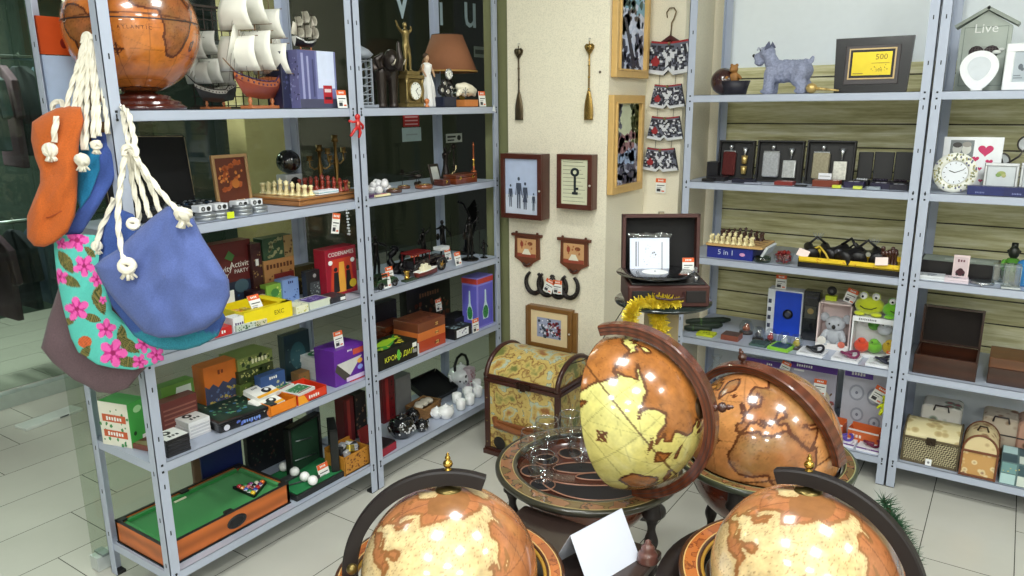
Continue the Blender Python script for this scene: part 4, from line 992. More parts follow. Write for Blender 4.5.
b = MB(M((190, 196, 200), .3, .6));
for k in range(9): b.ball((0, -.001*k, -.012*k), .005, 6, 5); b.ball((.01*(k % 2), 0, -.012*k), .004, 6, 5)
solo(b, 'bead_string', 'string of silver beads hanging beside the price tag under the second shelf', 'beads', onA(1, 346, -.008, -.03), HP)
t_ = onA(0, 357, -.03)
t = thing('red_toy_figure', 'small red toy figure clinging to the middle shelf posts', 'toy', t_+Vector((.0, 0, -.03)), HP)
b = MB(M((190, 22, 24), .35, var=.05, coat=.3)); b.ball((.0, 0, -.005), (.0125, .011, .0125), 12, 8)
limb(b, [(0, 0, -.016), (-.001, 0, -.045)], [.009, .011]); limb(b, [(-.004, 0, -.022), (-.028, -.004, -.024), (-.038, .006, -.02)], [.006, .005, .006]); limb(b, [(.004, 0, -.022), (.024, -.004, -.04), (.03, .006, -.05)], [.006, .005, .006])
limb(b, [(-.004, 0, -.045), (-.024, -.004, -.055), (-.036, .004, -.075)], [.008, .006, .006]); limb(b, [(.004, 0, -.045), (.006, -.006, -.065), (.002, .0, -.082)], [.008, .006, .006])
remesh(b.build('body', t), .0022, 2); MB(M((230, 130, 120), .4)).ball((-.008, -.0095, -.03), (.006, .003, .008), 10, 6).build('belly_patch', t)
rnd = random.Random(12)
for k in range(26):
 u = 369+rnd.uniform(0, 20); c_ = onA(1, u, .05+rnd.uniform(0, .12)); r = rnd.uniform(.013, .019)
 b = MB(M((232, 230, 232), .25, var=.05, coat=.5)); b.ball((0, 0, r), r, 8, 6); solo(b, 'white_trinket', 'round white glass trinket in the heap beside the middle post', 'ornament', c_+Vector((0, 0, rnd.choice((0, 0, .024)))), 0, 'white glass trinkets')
def compass(lab, u, d_, r, open_=False, cat='compass', base=(126, 66, 34)):
 t = thing('wooden_compass', lab, cat, onA(1, u, d_), HP)
 MB(M(base, .3, var=.25, coat=.5, kind='wood')).lathe([(0, 0), (r*.9, 0), (r, r*.12), (r, r*.34), (r*.9, r*.46), (0, r*.46)], 28).build('case', t)
 b = MB(BRASS).lathe([(r*.66, r*.46), (r*.68, r*.5), (r*.6, r*.53), (r*.55, r*.5)], 24, cap=False); b.use(M((206, 196, 170), .3)).lathe([(r*.57, r*.49), (0, r*.49)], 24, cap=False); b.use(K).box((0, 0, r*.51), (r*.8, r*.06, .001), r=(0, 0, .6)); b.build('dial', t)
compass('round wooden compass box at the front of the second shelf', 424, .06, .042); compass('flat dark wooden compass beside the white trinkets', 394, .07, .036, base=(84, 52, 40)); compass('small wooden compass behind the flat one', 404, .14, .03, base=(96, 60, 40))
b = MB(M((236, 226, 180), .5)).rbox((0, 0, .005), (.09, .03, .009), .001, 1); b.use(M((150, 60, 90), .5)).box((.01, 0, .01), (.04, .02, .002)); solo(b, 'flat_packet', 'flat cream packet at the front left of the second shelf, right bay', 'packet', onA(1, 381, .02), HP)
b = MB(M((80, 50, 90), .4)).rbox((0, 0, .006), (.07, .04, .012), .001, 1); solo(b, 'purple_packet', 'small purple packet behind the cream one', 'packet', onA(1, 372, .035)+Vector((0,0,0)), HP)
DKM = M((52, 46, 42), .35, .7, var=.4, sc=50)
t = thing('biplane_model', 'dark metal biplane model behind the compasses', 'model', onA(1, 412, .2), HP+.3)
b = MB(DKM); b.tube([(0, -.05, .045), (0, .05, .05)], [.011, .004], 10); b.build('fuselage', t); b = MB(DKM)
for z in (.035, .066): b.rbox((0, -.022, z), (.14, .028, .003), .001, 1)
for x in (-.05, .05, -.02, .02): b.tube([(x, -.022, .035), (x, -.022, .066)], .0012, 5)
b.box((0, .046, .055), (.05, .016, .002)); b.box((0, .048, .064), (.002, .016, .022)); b.build('wings', t)
b = MB(DKM);
for x in (-.02, .02): b.lathe([(.01, -.002), (.01, .002)], 12, (x, -.03, .011), 'x'); b.tube([(x, -.03, .011), (x*.3, -.03, .04)], .0014, 5)
b.tube([(0, .05, .002), (0, .045, .048)], .0014, 5); b.build('landing_gear', t)
t = thing('photo_frame', 'small dark photo frame leaning on the second shelf, right bay', 'photo frame', onA(1, 437, .13), HP, rot=(-.25, 0, HP))
b = MB(DKM); b.rbox((0, 0, .05), (.075, .008, .10), .004, 2, ax='y'); b.build('frame', t); MB(M((176, 180, 176), .2, .2)).box((0, -.0045, .05), (.05, .001, .072)).build('photo', t)
b = MB(M((34, 28, 26), .35, .6, var=.3)); figure(b, .17, skirt=True, arms=((-.12, .6), (.2, .95))); b.lathe([(.03, 0), (.03, .01), (.02, .014)], 14); o = solo(b, 'statuette', 'tall dark statuette near the end of the second left shelf', 'figurine', onA(1, 446, .2), HP); remesh(o, .0025)
b = MB(M((44, 34, 28), .35, .6, var=.3)); b.lathe([(0, 0), (.022, 0), (.02, .008), (.006, .016), (.005, .05), (.012, .06), (.004, .07), (.004, .15), (.014, .158), (.01, .175), (0, .176)], 14); solo(b, 'candlestick', 'dark slim candlestick behind the wooden boxes', 'candlestick', onA(1, 462, .27), HP)
b = MB(M((214, 196, 150), .3, .7)); b.tube([(.0, 0, .012), (.02, 0, .05), (.04, 0, .055), (.052, 0, .07), (.05, 0, .085)], .0022, 6); b.lathe([(0, 0), (.018, 0), (.016, .008), (.004, .014), (0, .014)], 14); b.ball((0, 0, .03), (.012, .012, .016), 12, 8); solo(b, 'swan_ornament', 'slim brass swan ornament beside the wooden boxes', 'ornament', onA(1, 450, .1), HP)
def wbox(lab, side, i, u, dep, w, d, h, col=(118, 56, 28), clasp=True, rz=0):
 t = thing('wooden_box', lab, 'box', (onA if side == 'A' else onB)(i, u, dep), (HP if side == 'A' else 0)+rz)
 MB(M(col, .3, var=.25, sc=14, coat=.4, kind='wood')).rbox((0, d/2, h*.33), (w, d, h*.66), .003).build('box', t)
 MB(M(col, .3, var=.25, sc=14, coat=.4, kind='wood')).rbox((0, d/2, h*.85), (w*1.01, d*1.01, h*.3), .004).build('lid', t)
 b = MB(BRASS)
 for x in ((-w*.3, w*.3) if w > .1 else (0,)): b.rbox((x, -.001, h*.66), (.012, .003, .016), .001, 1); b.ball((x, -.003, h*.6), .003, 6, 5)
 b.build('clasp', t); return t
wbox('long wooden box with two brass clasps, second left shelf', 'A', 1, 467, .03, .17, .08, .045); wbox('small dark wooden box beside the long clasped one', 'A', 1, 447, .045, .055, .06, .03, (84, 36, 24))
t = thing('brass_telescope', 'brass and copper incense stand with a tall thin pipe on the clasped box', 'ornament', onA(1, 474, .07)+Vector((0, 0, .0455)), 0)
MB(M((176, 96, 60), .3, .8)).lathe([(0, 0), (.016, 0), (.014, .006), (.005, .012), (.004, .13), (.006, .132), (.003, .136), (0, .15)], 14).build('pipe', t); MB(BRASS).lathe([(.007, .03), (.007, .036), (.005, .05), (.008, .06), (.005, .065)], 12, cap=False).build('collar', t)
# ---------------------------------------------------------------- left shelving, third shelf
cbox('board_game', 'large dark red party game box with pale lettering at the back of the third shelf', 'board game', 'A', 2, 211, 256, .27, 235, .06, (92, 24, 24), h=.27,
     front=[('r', 0, 0, 1, .42, (34, 44, 66)), ('e', .25, .34, .16, .1, (70, 96, 110)), ('e', .72, .34, .16, .1, (70, 96, 110)), ('t', 'Activity', .3, .62, .12, WH), ('t', 'Activity', .74, .66, .12, WH), ('t', 'PARTY', .3, .52, .08, WH), ('t', 'PARTY', .74, .56, .08, WH), ('p', [(.4, .78), (.5, .88), (.62, .8), (.55, .72)], (70, 120, 60)), ('n', 16, .05, .05, .95, .3, .05, (40, 90, 140))])
cbox('board_game', 'narrow dark game box with ornate print beside the party game', 'board game', 'A', 2, 256, 266, .25, 240, .06, (60, 22, 22), h=.25, front=[('n', 18, .1, .1, .9, .9, .12, (150, 120, 70)), ('t', 'A', .5, .7, .14, WH)])
o, c, w_, h_ = cbox('board_game', 'tan game box with brown lettering under the green box', 'board game', 'A', 2, 267, 297, .26, 240, .07, (178, 128, 78), h=.17,
     front=[('t', 'MUNCHKIN', .5, .84, .16, (90, 44, 20)), ('e', .68, .4, .2, .24, (130, 70, 40)), ('n', 22, .1, .1, .9, .7, .05, (110, 66, 36))])
b = MB(M((44, 74, 50), .4)).rbox((0, .03, .045), (w_*.95, .06, .09), .002, 1); b.art((-w_*.475, 0, 0), (w_*.95, 0, 0), (0, 0, .09), [('n', 26, .1, .1, .7, .9, .06, (150, 150, 110)), ('r', .7, 0, 1, 1, (150, 124, 80)), ('n', 10, .72, .1, .98, .9, .05, (90, 60, 30))])
solo(b, 'board_game', 'green and tan small game box lying on the tan lettered box', 'board game', c+Vector((0, 0, h_+.0005)), HP)
cbox('board_game', 'crimson red card game box with two dark agent silhouettes', 'board game', 'A', 2, 328, 358, .10, 246, .07, (150, 22, 44), h=.2,
     front=[('p', [(.1, .06), (.9, .06), (.8, .78), (.2, .78)], (196, 60, 34)), ('p', [(.36, .06), (.62, .06), (.58, .7), (.42, .7)], (226, 160, 60)), ('t', 'CODENAMES', .5, .88, .12, WH), ('e', .3, .56, .06, .045, K), ('p', [(.2, .08), (.4, .08), (.38, .5), (.24, .5)], K), ('e', .7, .56, .06, .045, K), ('p', [(.6, .08), (.82, .08), (.76, .5), (.64, .5)], K), ('e', .14, .72, .07, .05, WH), ('e', .86, .7, .07, .05, WH), ('e', .84, .2, .12, .09, (222, 190, 50))],
     sidea=[], turn=0)
q_, w2, _ = span('A', 2, 358, 362, .10, 240)
def lowbox(name, lab, cat, i, u, dep, w, d, h, col, top=(), front=(), turn=0, side='A', dz=0, group=None):
 c = (onA if side == 'A' else onB)(i, u, dep); c.z += dz
 b = MB(M(col, .4)).rbox((0, d/2, h/2), (w, d, h), .0015, 1)
 if top: b.art((-w/2, 0, h), (w, 0, 0), (0, d, 0), top)
 if front: b.art((-w/2, 0, 0), (w, 0, 0), (0, 0, h), front)
 return solo(b, name, lab, cat, c, (HP if side == 'A' else 0)+turn, group)
c = onA(2, 270, .015); c.y -= .0
t = thing('display_tray', 'bright yellow cardboard display tray full of small packs', 'box', c, HP)
YL = M((236, 214, 26), .4); w_, d_, h_ = .21, .17, .06
b = MB(YL); b.box((0, .003, h_/2), (w_, .003, h_)); b.box((0, d_, h_*.5), (w_, .003, h_)); b.box((-w_/2, d_/2, h_*.5), (.003, d_, h_)); b.box((w_/2, d_/2, h_*.5), (.003, d_, h_)); b.box((0, d_/2, .002), (w_, d_, .003)); b.box((0, .012, h_-.001), (w_, .022, .002)); b.box((w_/2-.02, d_/2, h_-.001), (.042, d_, .002))
b.use(M((120, 100, 20), .5)); b.art((-w_/2, .0012, 0), (w_, 0, 0), (0, 0, h_), [('t', 'EXC', .72, .5, .4, (110, 96, 20))]); b.build('tray', t)
b = MB(M((236, 240, 240), .5)); b.rbox((-.06, d_+.002, .075), (.085, .003, .06), .012, 4, ax='y'); b.build('header_card', t)
rnd = random.Random(4)
for k in range(7):
 b = MB(M([(226, 150, 40), (120, 50, 30), (214, 190, 60)][k % 3], .35)).rbox((0, 0, .02), (.024, .05, .034), .003, 1); b.art((-.012, -.025, .037), (.024, 0, 0), (0, .05, 0), [('n', 6, .1, .1, .9, .9, .12, (70, 30, 20)), ('r', .2, .4, .8, .6, (240, 220, 160))])
 solo(b, 'snack_pack', 'small orange brown pack in the yellow display tray, %s' % ['far left front', 'far left back', 'second front', 'second back', 'third front', 'third back', 'fourth front'][k], 'packet', c+Vector((-.045-.07*(k % 2), -.085+.028*(k//2)*1.2, .004)), HP+rnd.uniform(-.2, .2), 'packs in the yellow display tray')
ptag(c+Vector((-.03, -.02, .04)), 'price tag leaning on the yellow display tray', lean=-.5, sc=1.3)
for k, (u, d_, w_, dd, h_, col, lab, arts) in enumerate([
 (240, .02, .05, .05, .05, (226, 228, 232), 'small white cube box left of the yellow tray', [('t', 'GAME', .5, .5, .3, (80, 60, 110)), ('n', 9, .1, .1, .9, .4, .05, (120, 90, 160))]),
 (247, .01, .085, .07, .022, (196, 206, 196), 'flat grey green packet in front of the yellow tray', [('n', 20, .05, .1, .95, .9, .05, (70, 110, 70))]),
 (224, .012, .07, .06, .03, (190, 40, 40), 'small red packet beside the denim bag on the third shelf', [('t', 'GO', .5, .5, .5, WH)]),
 (262, .008, .05, .05, .02, (206, 200, 176), 'flat cream packet in front of the yellow tray', [('n', 14, .1, .1, .9, .9, .06, (120, 130, 60))]),
 (303, .012, .06, .07, .03, (230, 230, 200), 'white and yellow small box right of the yellow tray', [('n', 12, .1, .1, .9, .9, .06, (190, 190, 60))]),
 (321, .02, .11, .09, .028, (208, 214, 196), 'white box with purple print lying before the dark packs', []),
 (338, .02, .09, .08, .024, (44, 42, 48), 'flat dark box with white label at the foot of the red game', [('r', .66, .2, .96, .7, WH)])]):
 tp_ = [('r', .06, .1, .94, .9, (78, 54, 128)), ('n', 14, .15, .2, .85, .8, .06, (170, 160, 210))] if k == 5 else ([('n', 12, .1, .1, .9, .9, .05, (110, 112, 120))] if k != 1 else arts)
 lowbox('card_game', lab, 'card game', 2, u, d_, w_, dd, h_, col, tp_, arts)
cbox('card_game', 'light green card game box standing behind the yellow tray', 'card game', 'A', 2, 268, 284, .20, 275, .04, (130, 176, 66), h=.085, front=[('n', 16, .1, .1, .9, .9, .07, (220, 230, 120)), ('e', .5, .6, .25, .2, (70, 130, 60))])
cbox('card_game', 'pale blue tall card game box with a hanging tab', 'card game', 'A', 2, 284, 300, .19, 270, .05, (126, 154, 206), h=.095, front=[('t', 'ABC', .5, .85, .16, (40, 50, 110)), ('n', 12, .1, .1, .9, .6, .06, (60, 90, 150))])
cbox('card_game', 'small dark boxed card game between the lettered boxes and the green one', 'card game', 'A', 2, 255, 270, .21, 275, .06, (54, 26, 30), h=.07, front=[('e', .5, .55, .35, .25, (206, 190, 160)), ('e', .5, .55, .2, .12, (60, 30, 30))])
cbox('card_game', 'dark blister pack of cards behind the white and purple box', 'card game', 'A', 2, 308, 324, .14, 262, .03, (26, 28, 30), h=.12, front=[('r', .2, .1, .8, .6, (60, 66, 70)), ('n', 16, .2, .1, .8, .6, .05, (140, 150, 150)), ('e', .5, .82, .1, .07, (150, 150, 150))])
cbox('card_game', 'olive dark card game box at the back beside the red game', 'card game', 'A', 2, 298, 318, .25, 258, .04, (66, 60, 32), h=.12, front=[('n', 18, .1, .1, .9, .9, .08, (130, 120, 60))])
cbox('card_game', 'red brown small box behind the pale blue card game', 'card game', 'A', 2, 277, 296, .255, 266, .01, (120, 40, 34), h=.11, front=[('n', 12, .1, .1, .9, .9, .08, (170, 80, 60))])
def metal_fig(lab, i, u, dep, h, side='A', kind=0, rz=0):
 b = MB(M((40, 38, 38), .28, .85, var=.5, sc=70)); s = h
 b.lathe([(.2*s, 0), (.2*s, .03*s), (.15*s, .05*s), (0, .05*s)], 16)
 b.T = TR((0, 0, .045*s)); figure(b, s*.95, arms=[((-.3, .55), (.32, .7)), ((-.2, .5), (.25, .95)), ((-.35, .8), (.3, .5))][kind])
 b.tube([(.3*s, -.06*s, .0), (.28*s, -.06*s, s*1.05)], .012*s, 6); b.ball((-.28*s, -.08*s, .55*s), (.08*s, .02*s, .1*s), 10, 6)
 o = solo(b, 'knight_figurine', lab, 'figurine', (onA if side == 'A' else onB)(i, u, dep), (HP if side == 'A' else 0)+rz, 'dark metal knight figurines'); remesh(o, h*.014, 1); return o
metal_fig('dark metal knight figurine beside the middle post, above the green car', 2, 377, .2, .2)
metal_fig('dark metal figurine with raised lance behind the black vintage car', 2, 424, .28, .17, kind=1)
metal_fig('black metal knight figurine in the middle of the back row, third shelf', 2, 443, .24, .2, kind=2)
metal_fig('large black metal knight figurine on a round base near the shelf end', 2, 470, .08, .23, kind=1)
metal_fig('small metal horseman figurine at the very end of the third shelf', 2, 484, .05, .10, kind=2)
b = MB(M((30, 30, 34), .3, .8, var=.4)); b.lathe([(0, 0), (.05, 0), (.045, .01), (0, .012)], 16)
for s_ in (0, 1): grid_surf(b, lambda a, c_: (.02+.09*sin(c_*2.2)*(1-.3*a)-.02*a, (.01 if s_ else .006)+.02*a, .01+.27*c_-.05*a*c_), 6, 14)
for k in range(9): b.tube([(.02+.06*sin(k/9*2.2), .0, .02+.25*k/9), (.03+.10*sin(k/9*2.2), .012, .02+.25*k/9)], .003, 5)
b.tube([(.0, 0, .01), (-.01, 0, .12), (.03, 0, .2), (-.02, 0, .27), (-.06, 0, .285)], .007, 8)
solo(b, 'winged_harp', 'dark metal winged dragon ornament with a curved back, third shelf end', 'ornament', onA(2, 468, .2), HP)
def car(name, lab, i, u, dep, L, body, trim, wheelc, vintage=True, rz=0, side='A', dz=0):
 f = (onA if side == 'A' else onB)(i, u, dep); f.z += dz
 t = thing(name, lab, 'model car', f, (HP if side == 'A' else 0)+rz); H = L*.4; W = L*.36
 b = MB(M(body, .25, .1, coat=.6)); b.rbox((-L*.2, 0, H*.5), (L*.42, W*.5, H*.36), H*.1, 3, ax='x'); b.rbox((L*.2, 0, H*.48), (L*.42, W*.8, H*.4), H*.06, 2)
 b.rbox((L*.0, 0, H*.28), (L*.9, W*.6, H*.1), .002, 1)
 for sy in (-1, 1):
  for x in (-L*.3, L*.3): b.tube([(x-L*.15, sy*W*.44, H*.3), (x-L*.1, sy*W*.44, H*.5), (x, sy*W*.44, H*.6), (x+L*.1, sy*W*.44, H*.5), (x+L*.15, sy*W*.44, H*.3)], H*.06, 6)
 b.build('body', t)
 b = MB(M(trim, .35, .2))
 if vintage: b.rbox((L*.2, 0, H*.98), (L*.46, W*.85, H*.07), .003, 2)
 for sy in (-1, 1):
  for x in (L*.0, L*.4): b.tube([(x, sy*W*.38, H*.6), (x, sy*W*.38, H*.97)], .0014+L*.004, 5)
 b.tube([(L*.02, 0, H*.6), (-L*.02, 0, H*.75)], L*.006, 5)
 for sy in (-1, 1): b.ball((-L*.42, sy*W*.28, H*.52), H*.09, 8, 6)
 b.build('roof', t)
 for x in (-L*.3, L*.3):
  for sy in (-1, 1):
   b = MB(M((24, 22, 22), .6)); b.T = TR((x, sy*W*.45, H*.27)); b.lathe([(H*.2, -H*.05), (H*.27, -H*.04), (H*.27, H*.04), (H*.2, H*.05)], 20, ax='y', cap=False); b.use(M(wheelc, .35, .5))
   for k in range(6): a = k*PI/3; b.tube([(0, 0, 0), (H*.22*cos(a), 0, H*.22*sin(a))], H*.02, 5)
   b.lathe([(H*.07, -H*.05), (H*.07, H*.05)], 10, ax='y'); b.build('wheel', t)
 return t
car('vintage_car', 'black vintage model car with red seats and gold wheels, third shelf', 2, 424, .09, .27, (28, 22, 24), (110, 20, 24), (170, 130, 60), rz=PI)
car('vintage_car', 'dark green small vintage model car beside the middle post', 2, 384, .04, .15, (36, 66, 40), (20, 40, 26), (60, 60, 60), rz=PI)
b = MB(M((26, 26, 28), .3, .7, var=.4));
for k in range(10): b.ball((.03*cos(k*1.1), .012*sin(k*2.), .045+.03*sin(k*1.1)), .012, 8, 6)
b.lathe([(0, 0), (.03, 0), (.03, .01), (.01, .03), (0, .03)], 14); o = solo(b, 'engine_model', 'black metal engine ornament behind the green car', 'ornament', onA(2, 396, .2), HP); o.scale = (1.5,)*3; remesh(o, .003, 1)
t = thing('cannon_model', 'small brass cannon on a dark green base at the shelf edge', 'ornament', onA(2, 407, .03), HP)
MB(M((50, 66, 50), .4)).rbox((.02, 0, .004), (.09, .03, .008), .003).build('base', t); b = MB(BRASS); b.lathe([(.011, .008), (.013, .02), (.006, .026), (.011, .036), (.014, .048), (.012, .05), (.006, .046)], 16); b.tube([(0, 0, .03), (.02, 0, .02)], .005, 7); b.build('barrel', t)
t = thing('boat_model', 'small white motor boat model on a red brown hull in front of the vintage car', 'model ship', onA(2, 427, .02), HP)
b = MB(M((130, 50, 40), .4)); vs = []
for i in range(9):
 u = i/8; x = (u-.5)*.15; wd = .02*sin(PI*min(1, u*.75+.25))**.7
 vs += [(x, -wd, .03+.006*u), (x, -wd*.5, .008), (x, wd*.5, .008), (x, wd, .03+.006*u)]
b.add(vs, [(i*4+j, (i+1)*4+j, (i+1)*4+j+1, i*4+j+1) for i in range(8) for j in range(3)]+[(0,1,2,3)], True); b.use(M((236, 234, 226), .4)).add(vs, [(i*4+3, (i+1)*4+3, (i+1)*4, i*4) for i in range(8)], False); b.tube([vs[i*4] for i in range(9)], .003, 6); b.tube([vs[i*4+3] for i in range(9)], .003, 6); b.build('hull', t)
b = MB(M((236, 230, 200), .4)); b.rbox((-.01, 0, .04), (.06, .024, .02), .003); b.rbox((-.015, 0, .056), (.035, .02, .014), .003); b.use(M((60, 50, 40), .5)); b.lathe([(.005, 0), (.005, .02)], 10, (-.02, 0, .062)); b.tube([(.01, 0, .05), (.01, 0, .085)], .001, 5); b.build('cabin', t)
for k, (u, dd, tx) in enumerate(((388, .02, 'on the green car'), (391, .1, 'behind the green car'), (420, .16, 'leaning on the black vintage car'), (449, .16, 'right of the black vintage car'), (459, .05, 'left of the large knight figurine'))):
 ptag(onA(2, u, dd), 'price tag %s, third left shelf' % tx, sc=1.25 if k != 2 else 1.6, lean=-.2 if k != 2 else -.5)
b = MB(M((204, 206, 208), .35)).rbox((0, 0, .008), (.07, .05, .016), .003, 1); solo(b, 'white_case', 'small pale plastic case lying on the red vintage car seats', 'box', onA(2, 442, .1)+Vector((0, 0, .085)), HP)

# ---------------------------------------------------------------- left shelving, fourth shelf
S4 = [('r', 0, 0, 1, 1, (226, 224, 210)), ('n', 20, 0, 0, 1, 1, .06, (70, 140, 80)), ('r', .1, .55, .9, .72, (196, 90, 50)), ('r', .1, .2, .9, .36, (196, 90, 50)), ('t', 'BLOCKS', .5, .63, .12, WH), ('t', 'BLOCKS', .5, .28, .12, WH)]
mbx = MB(M((66, 160, 70), .4)); mbx.rbox((0, 0, .08), (.13, .08, .16), .002, 1)
mbx.art((-.065, -.04, 0), (.13, 0, 0), (0, 0, .16), S4); mbx.art((.065, -.04, 0), (0, .08, 0), (0, 0, .16), [('e', .5, .82, .22, .08, (170, 220, 160)), ('r', .6, .06, .88, .2, WH), ('e', .25, .3, .08, .05, (30, 60, 30))])
solo(mbx, 'board_game', 'bright green upright game box with orange brick lettering at the shelf end', 'board game', PZ(122, 446, ZA[3])+Vector((-.02, .03, .0005)), .25)
cbox('board_game', 'light green and white thin game box at the back, left of the orange one', 'board game', 'A', 3, 166, 198, .24, 352, .05, (96, 140, 60), h=.16, front=[('p', [(.3, .3), (.9, .3), (.9, .9), (.45, .9)], (206, 216, 206)), ('p', [(.45, .45), (.7, .45), (.6, .75)], (60, 110, 60)), ('r', 0, 0, 1, .12, (60, 90, 40))])
cbox('plastic_crate', 'red brown slatted box behind the card stacks, fourth shelf', 'box', 'A', 3, 165, 200, .17, 375, .05, (110, 54, 50), h=.13, front=[('r', .04, .1+.13*k, .96, .15+.13*k, (150, 96, 84)) for k in range(6)])
cbox('board_game', 'orange topped game box with blue and yellow print, fourth shelf', 'board game', 'A', 3, 208, 240, .22, 348, .07, (206, 110, 36), h=.19, front=[('r', 0, 0, 1, .62, (60, 66, 96)), ('p', [(0, .62), (.12, .54), (.25, .62), (.4, .52), (.55, .62), (.7, .55), (.85, .62), (1, .55), (1, .66), (0, .66)], (206, 110, 36)), ('n', 22, .08, .06, .92, .5, .07, (196, 170, 80)), ('n', 14, .08, .06, .92, .5, .05, (90, 110, 150)), ('t', '57', .5, .83, .12, (120, 50, 20))])
gb4 = [(242, 276, .2, .085, (96, 116, 56), 'bottom'), (242, 276, .2, .05, (60, 70, 34), 'middle'), (242, 276, .2, .05, (120, 136, 70), 'top')]
z_ = 0
for k, (u0, u1, dd, hh, col, wd_) in enumerate(gb4):
 cbox('board_game', 'green game box in the tall stack on the fourth shelf, %s' % wd_, 'board game', 'A', 3, u0, u1, .19+.008*k, 340, .12, col, h=hh, dz=z_, front=[('n', 24, .05, .1, .95, .9, .04, (180, 180, 110)), ('n', 12, .05, .1, .95, .9, .06, (40, 60, 30))]+([('t', 'DIXIT', .6, .5, .5, (230, 230, 190))] if k == 2 else [])); z_ += hh+.0006
cbox('board_game', 'blue game box with small figures print in front of the green stack', 'board game', 'A', 3, 263, 287, .13, 350, .04, (52, 84, 140), h=.115, front=[('t', 'MEMO', .5, .86, .14, WH), ('n', 16, .1, .1, .9, .72, .07, (190, 190, 150)), ('n', 10, .1, .1, .9, .72, .05, (24, 40, 90))])
cbox('board_game', 'dark teal tall game box at the back beside the blue box', 'board game', 'A', 3, 287, 312, .26, 325, .04, (30, 52, 58), h=.2, front=[('e', .5, .5, .3, .3, (44, 84, 92)), ('n', 10, .1, .1, .9, .9, .05, (80, 110, 110))])
c = Vector((XA-.02, 1.59, ZA[3]+.0005)); t = thing('poker_tin', 'large black flat tin of a card game with green print', 'game tin', c, HP-.1)
b = MB(M((28, 28, 32), .3, .3, coat=.4)); b.rbox((0, .135, .016), (.235, .25, .032), .008, 3); b.rbox((0, .135, .036), (.242, .256, .012), .008, 3)
b.art((-.11, .02, .042), (.22, 0, 0), (0, .23, 0), [('r', 0, 0, 1, 1, (20, 54, 44)), ('n', 22, .08, .1, .92, .9, .035, (90, 150, 110)), ('n', 14, .08, .1, .92, .9, .03, (200, 200, 150)), ('n', 8, .1, .1, .6, .6, .04, (70, 120, 160)), ('t', 'UNIVERSUM', .7, .82, .12, (190, 120, 150))])
b.art((-.1175, .01, 0), (.235, 0, 0), (0, 0, .032), [('n', 10, .3, .2, .9, .8, .03, (90, 110, 190)), ('e', .12, .5, .05, .35, (200, 200, 210)), ('e', .86, .5, .05, .4, (190, 120, 80)), ('t', 'SET 200', .55, .5, .5, (120, 150, 220))]); b.build('tin', t)
zc = 0
pk = None
for k, (u, n_, txt, dk) in enumerate(((180, 5, 'black-sided card stack behind the front post', True), (201, 5, 'white card stack beside the poker tin', False))):
 base_ = onA(3, u, .02 if k == 0 else .09)
 for j in range(n_):
  b = MB(M((26, 26, 30) if dk and j < n_ else (232, 232, 234), .35, coat=.3)).rbox((0, .045, .006), (.085, .09, .0115), .002, 1)
  if j == n_-1: b.art((-.042, .0, .012), (.084, 0, 0), (0, .09, 0), [('r', .02, .02, .98, .98, (236, 236, 232)), ('e', .4, .68, .2, .2, K), ('e', .4, .68, .08, .08, WH), ('t', 'UNO', .5, .3, .25, K)])
  else: b.art((-.042, 0, 0), (.084, 0, 0), (0, 0, .0115), [('r', .05, .2, .95, .8, (200, 200, 206) if not dk else (40, 40, 46))])
  solo(b, 'card_pack', 'card pack in the %s, %s' % (txt, ['bottom', 'second', 'third', 'fourth', 'top'][j]), 'card pack', base_+Vector((0, 0, .0122*j)), HP+.03*((j*7) % 3-1), 'packs in the '+txt)
b = MB(M((120, 70, 56), .4)).rbox((0, .07, .009), (.12, .14, .018), .003, 1); b.art((-.06, 0, .018), (.12, 0, 0), (0, .14, 0), [('r', .05, .05, .95, .95, (150, 140, 104)), ('e', .5, .5, .3, .3, (100, 54, 44))]); solo(b, 'board_game', 'flat brown game box behind the front post, fourth shelf', 'board game', onA(3, 162, .14), HP+.2)
def open_tray(lab, u, dep, w, d, h, col, items, turn=0):
 c = onA(3, u, dep); t = thing('display_tray', lab, 'box', c, HP+turn); b = MB(M(col, .4))
 b.box((0, .0015, h*.4), (w, .003, h*.8)); b.box((0, d, h*.5), (w, .003, h)); b.box((-w/2, d/2, h*.45), (.003, d, h*.9)); b.box((w/2, d/2, h*.45), (.003, d, h*.9)); b.box((0, d/2, .0015), (w, d, .003)); b.build('tray', t)
 return t, c
t, c = open_tray('orange cardboard tray with white packs, front of the fourth shelf', 284, .01, .12, .13, .05, (232, 130, 30), 0)
for k in range(2):
 b = MB(M((232, 232, 226), .4)).rbox((0, 0, 0), (.11, .085, .02), .002, 1)
 b.art((-.055, -.0425, .01), (.11, 0, 0), (0, .085, 0), [('e', .62, .4, .2, .2, K), ('e', .66, .45, .08, .1, WH), ('t', 'LOTO', .35, .8, .14, (90, 90, 90)), ('r', .02, .02, .98, .2, (236, 170, 40))])
 solo(b, 'card_game', ['white game pack with a black swirl lying in the orange tray', 'white game pack leaning behind the orange tray'][k], 'card game', c+Vector((-.06-.05*k, -.03+.02*k, .035+.025*k)), HP+.1, rot=(.25, 0, HP+.1))
t, c2_ = open_tray('red and orange cardboard tray with green leaflets', 313, .01, .145, .13, .045, (214, 60, 30), 0)
b = MB(M((214, 60, 30), .4)); b.art((-.0725, 0, 0), (.145, 0, 0), (0, 0, .036), [('t', 'MAFIA', .55, .5, .5, WH), ('p', [(0, 0), (.35, 0), (.2, 1), (0, 1)], (240, 160, 40))]); b.build('print', t)
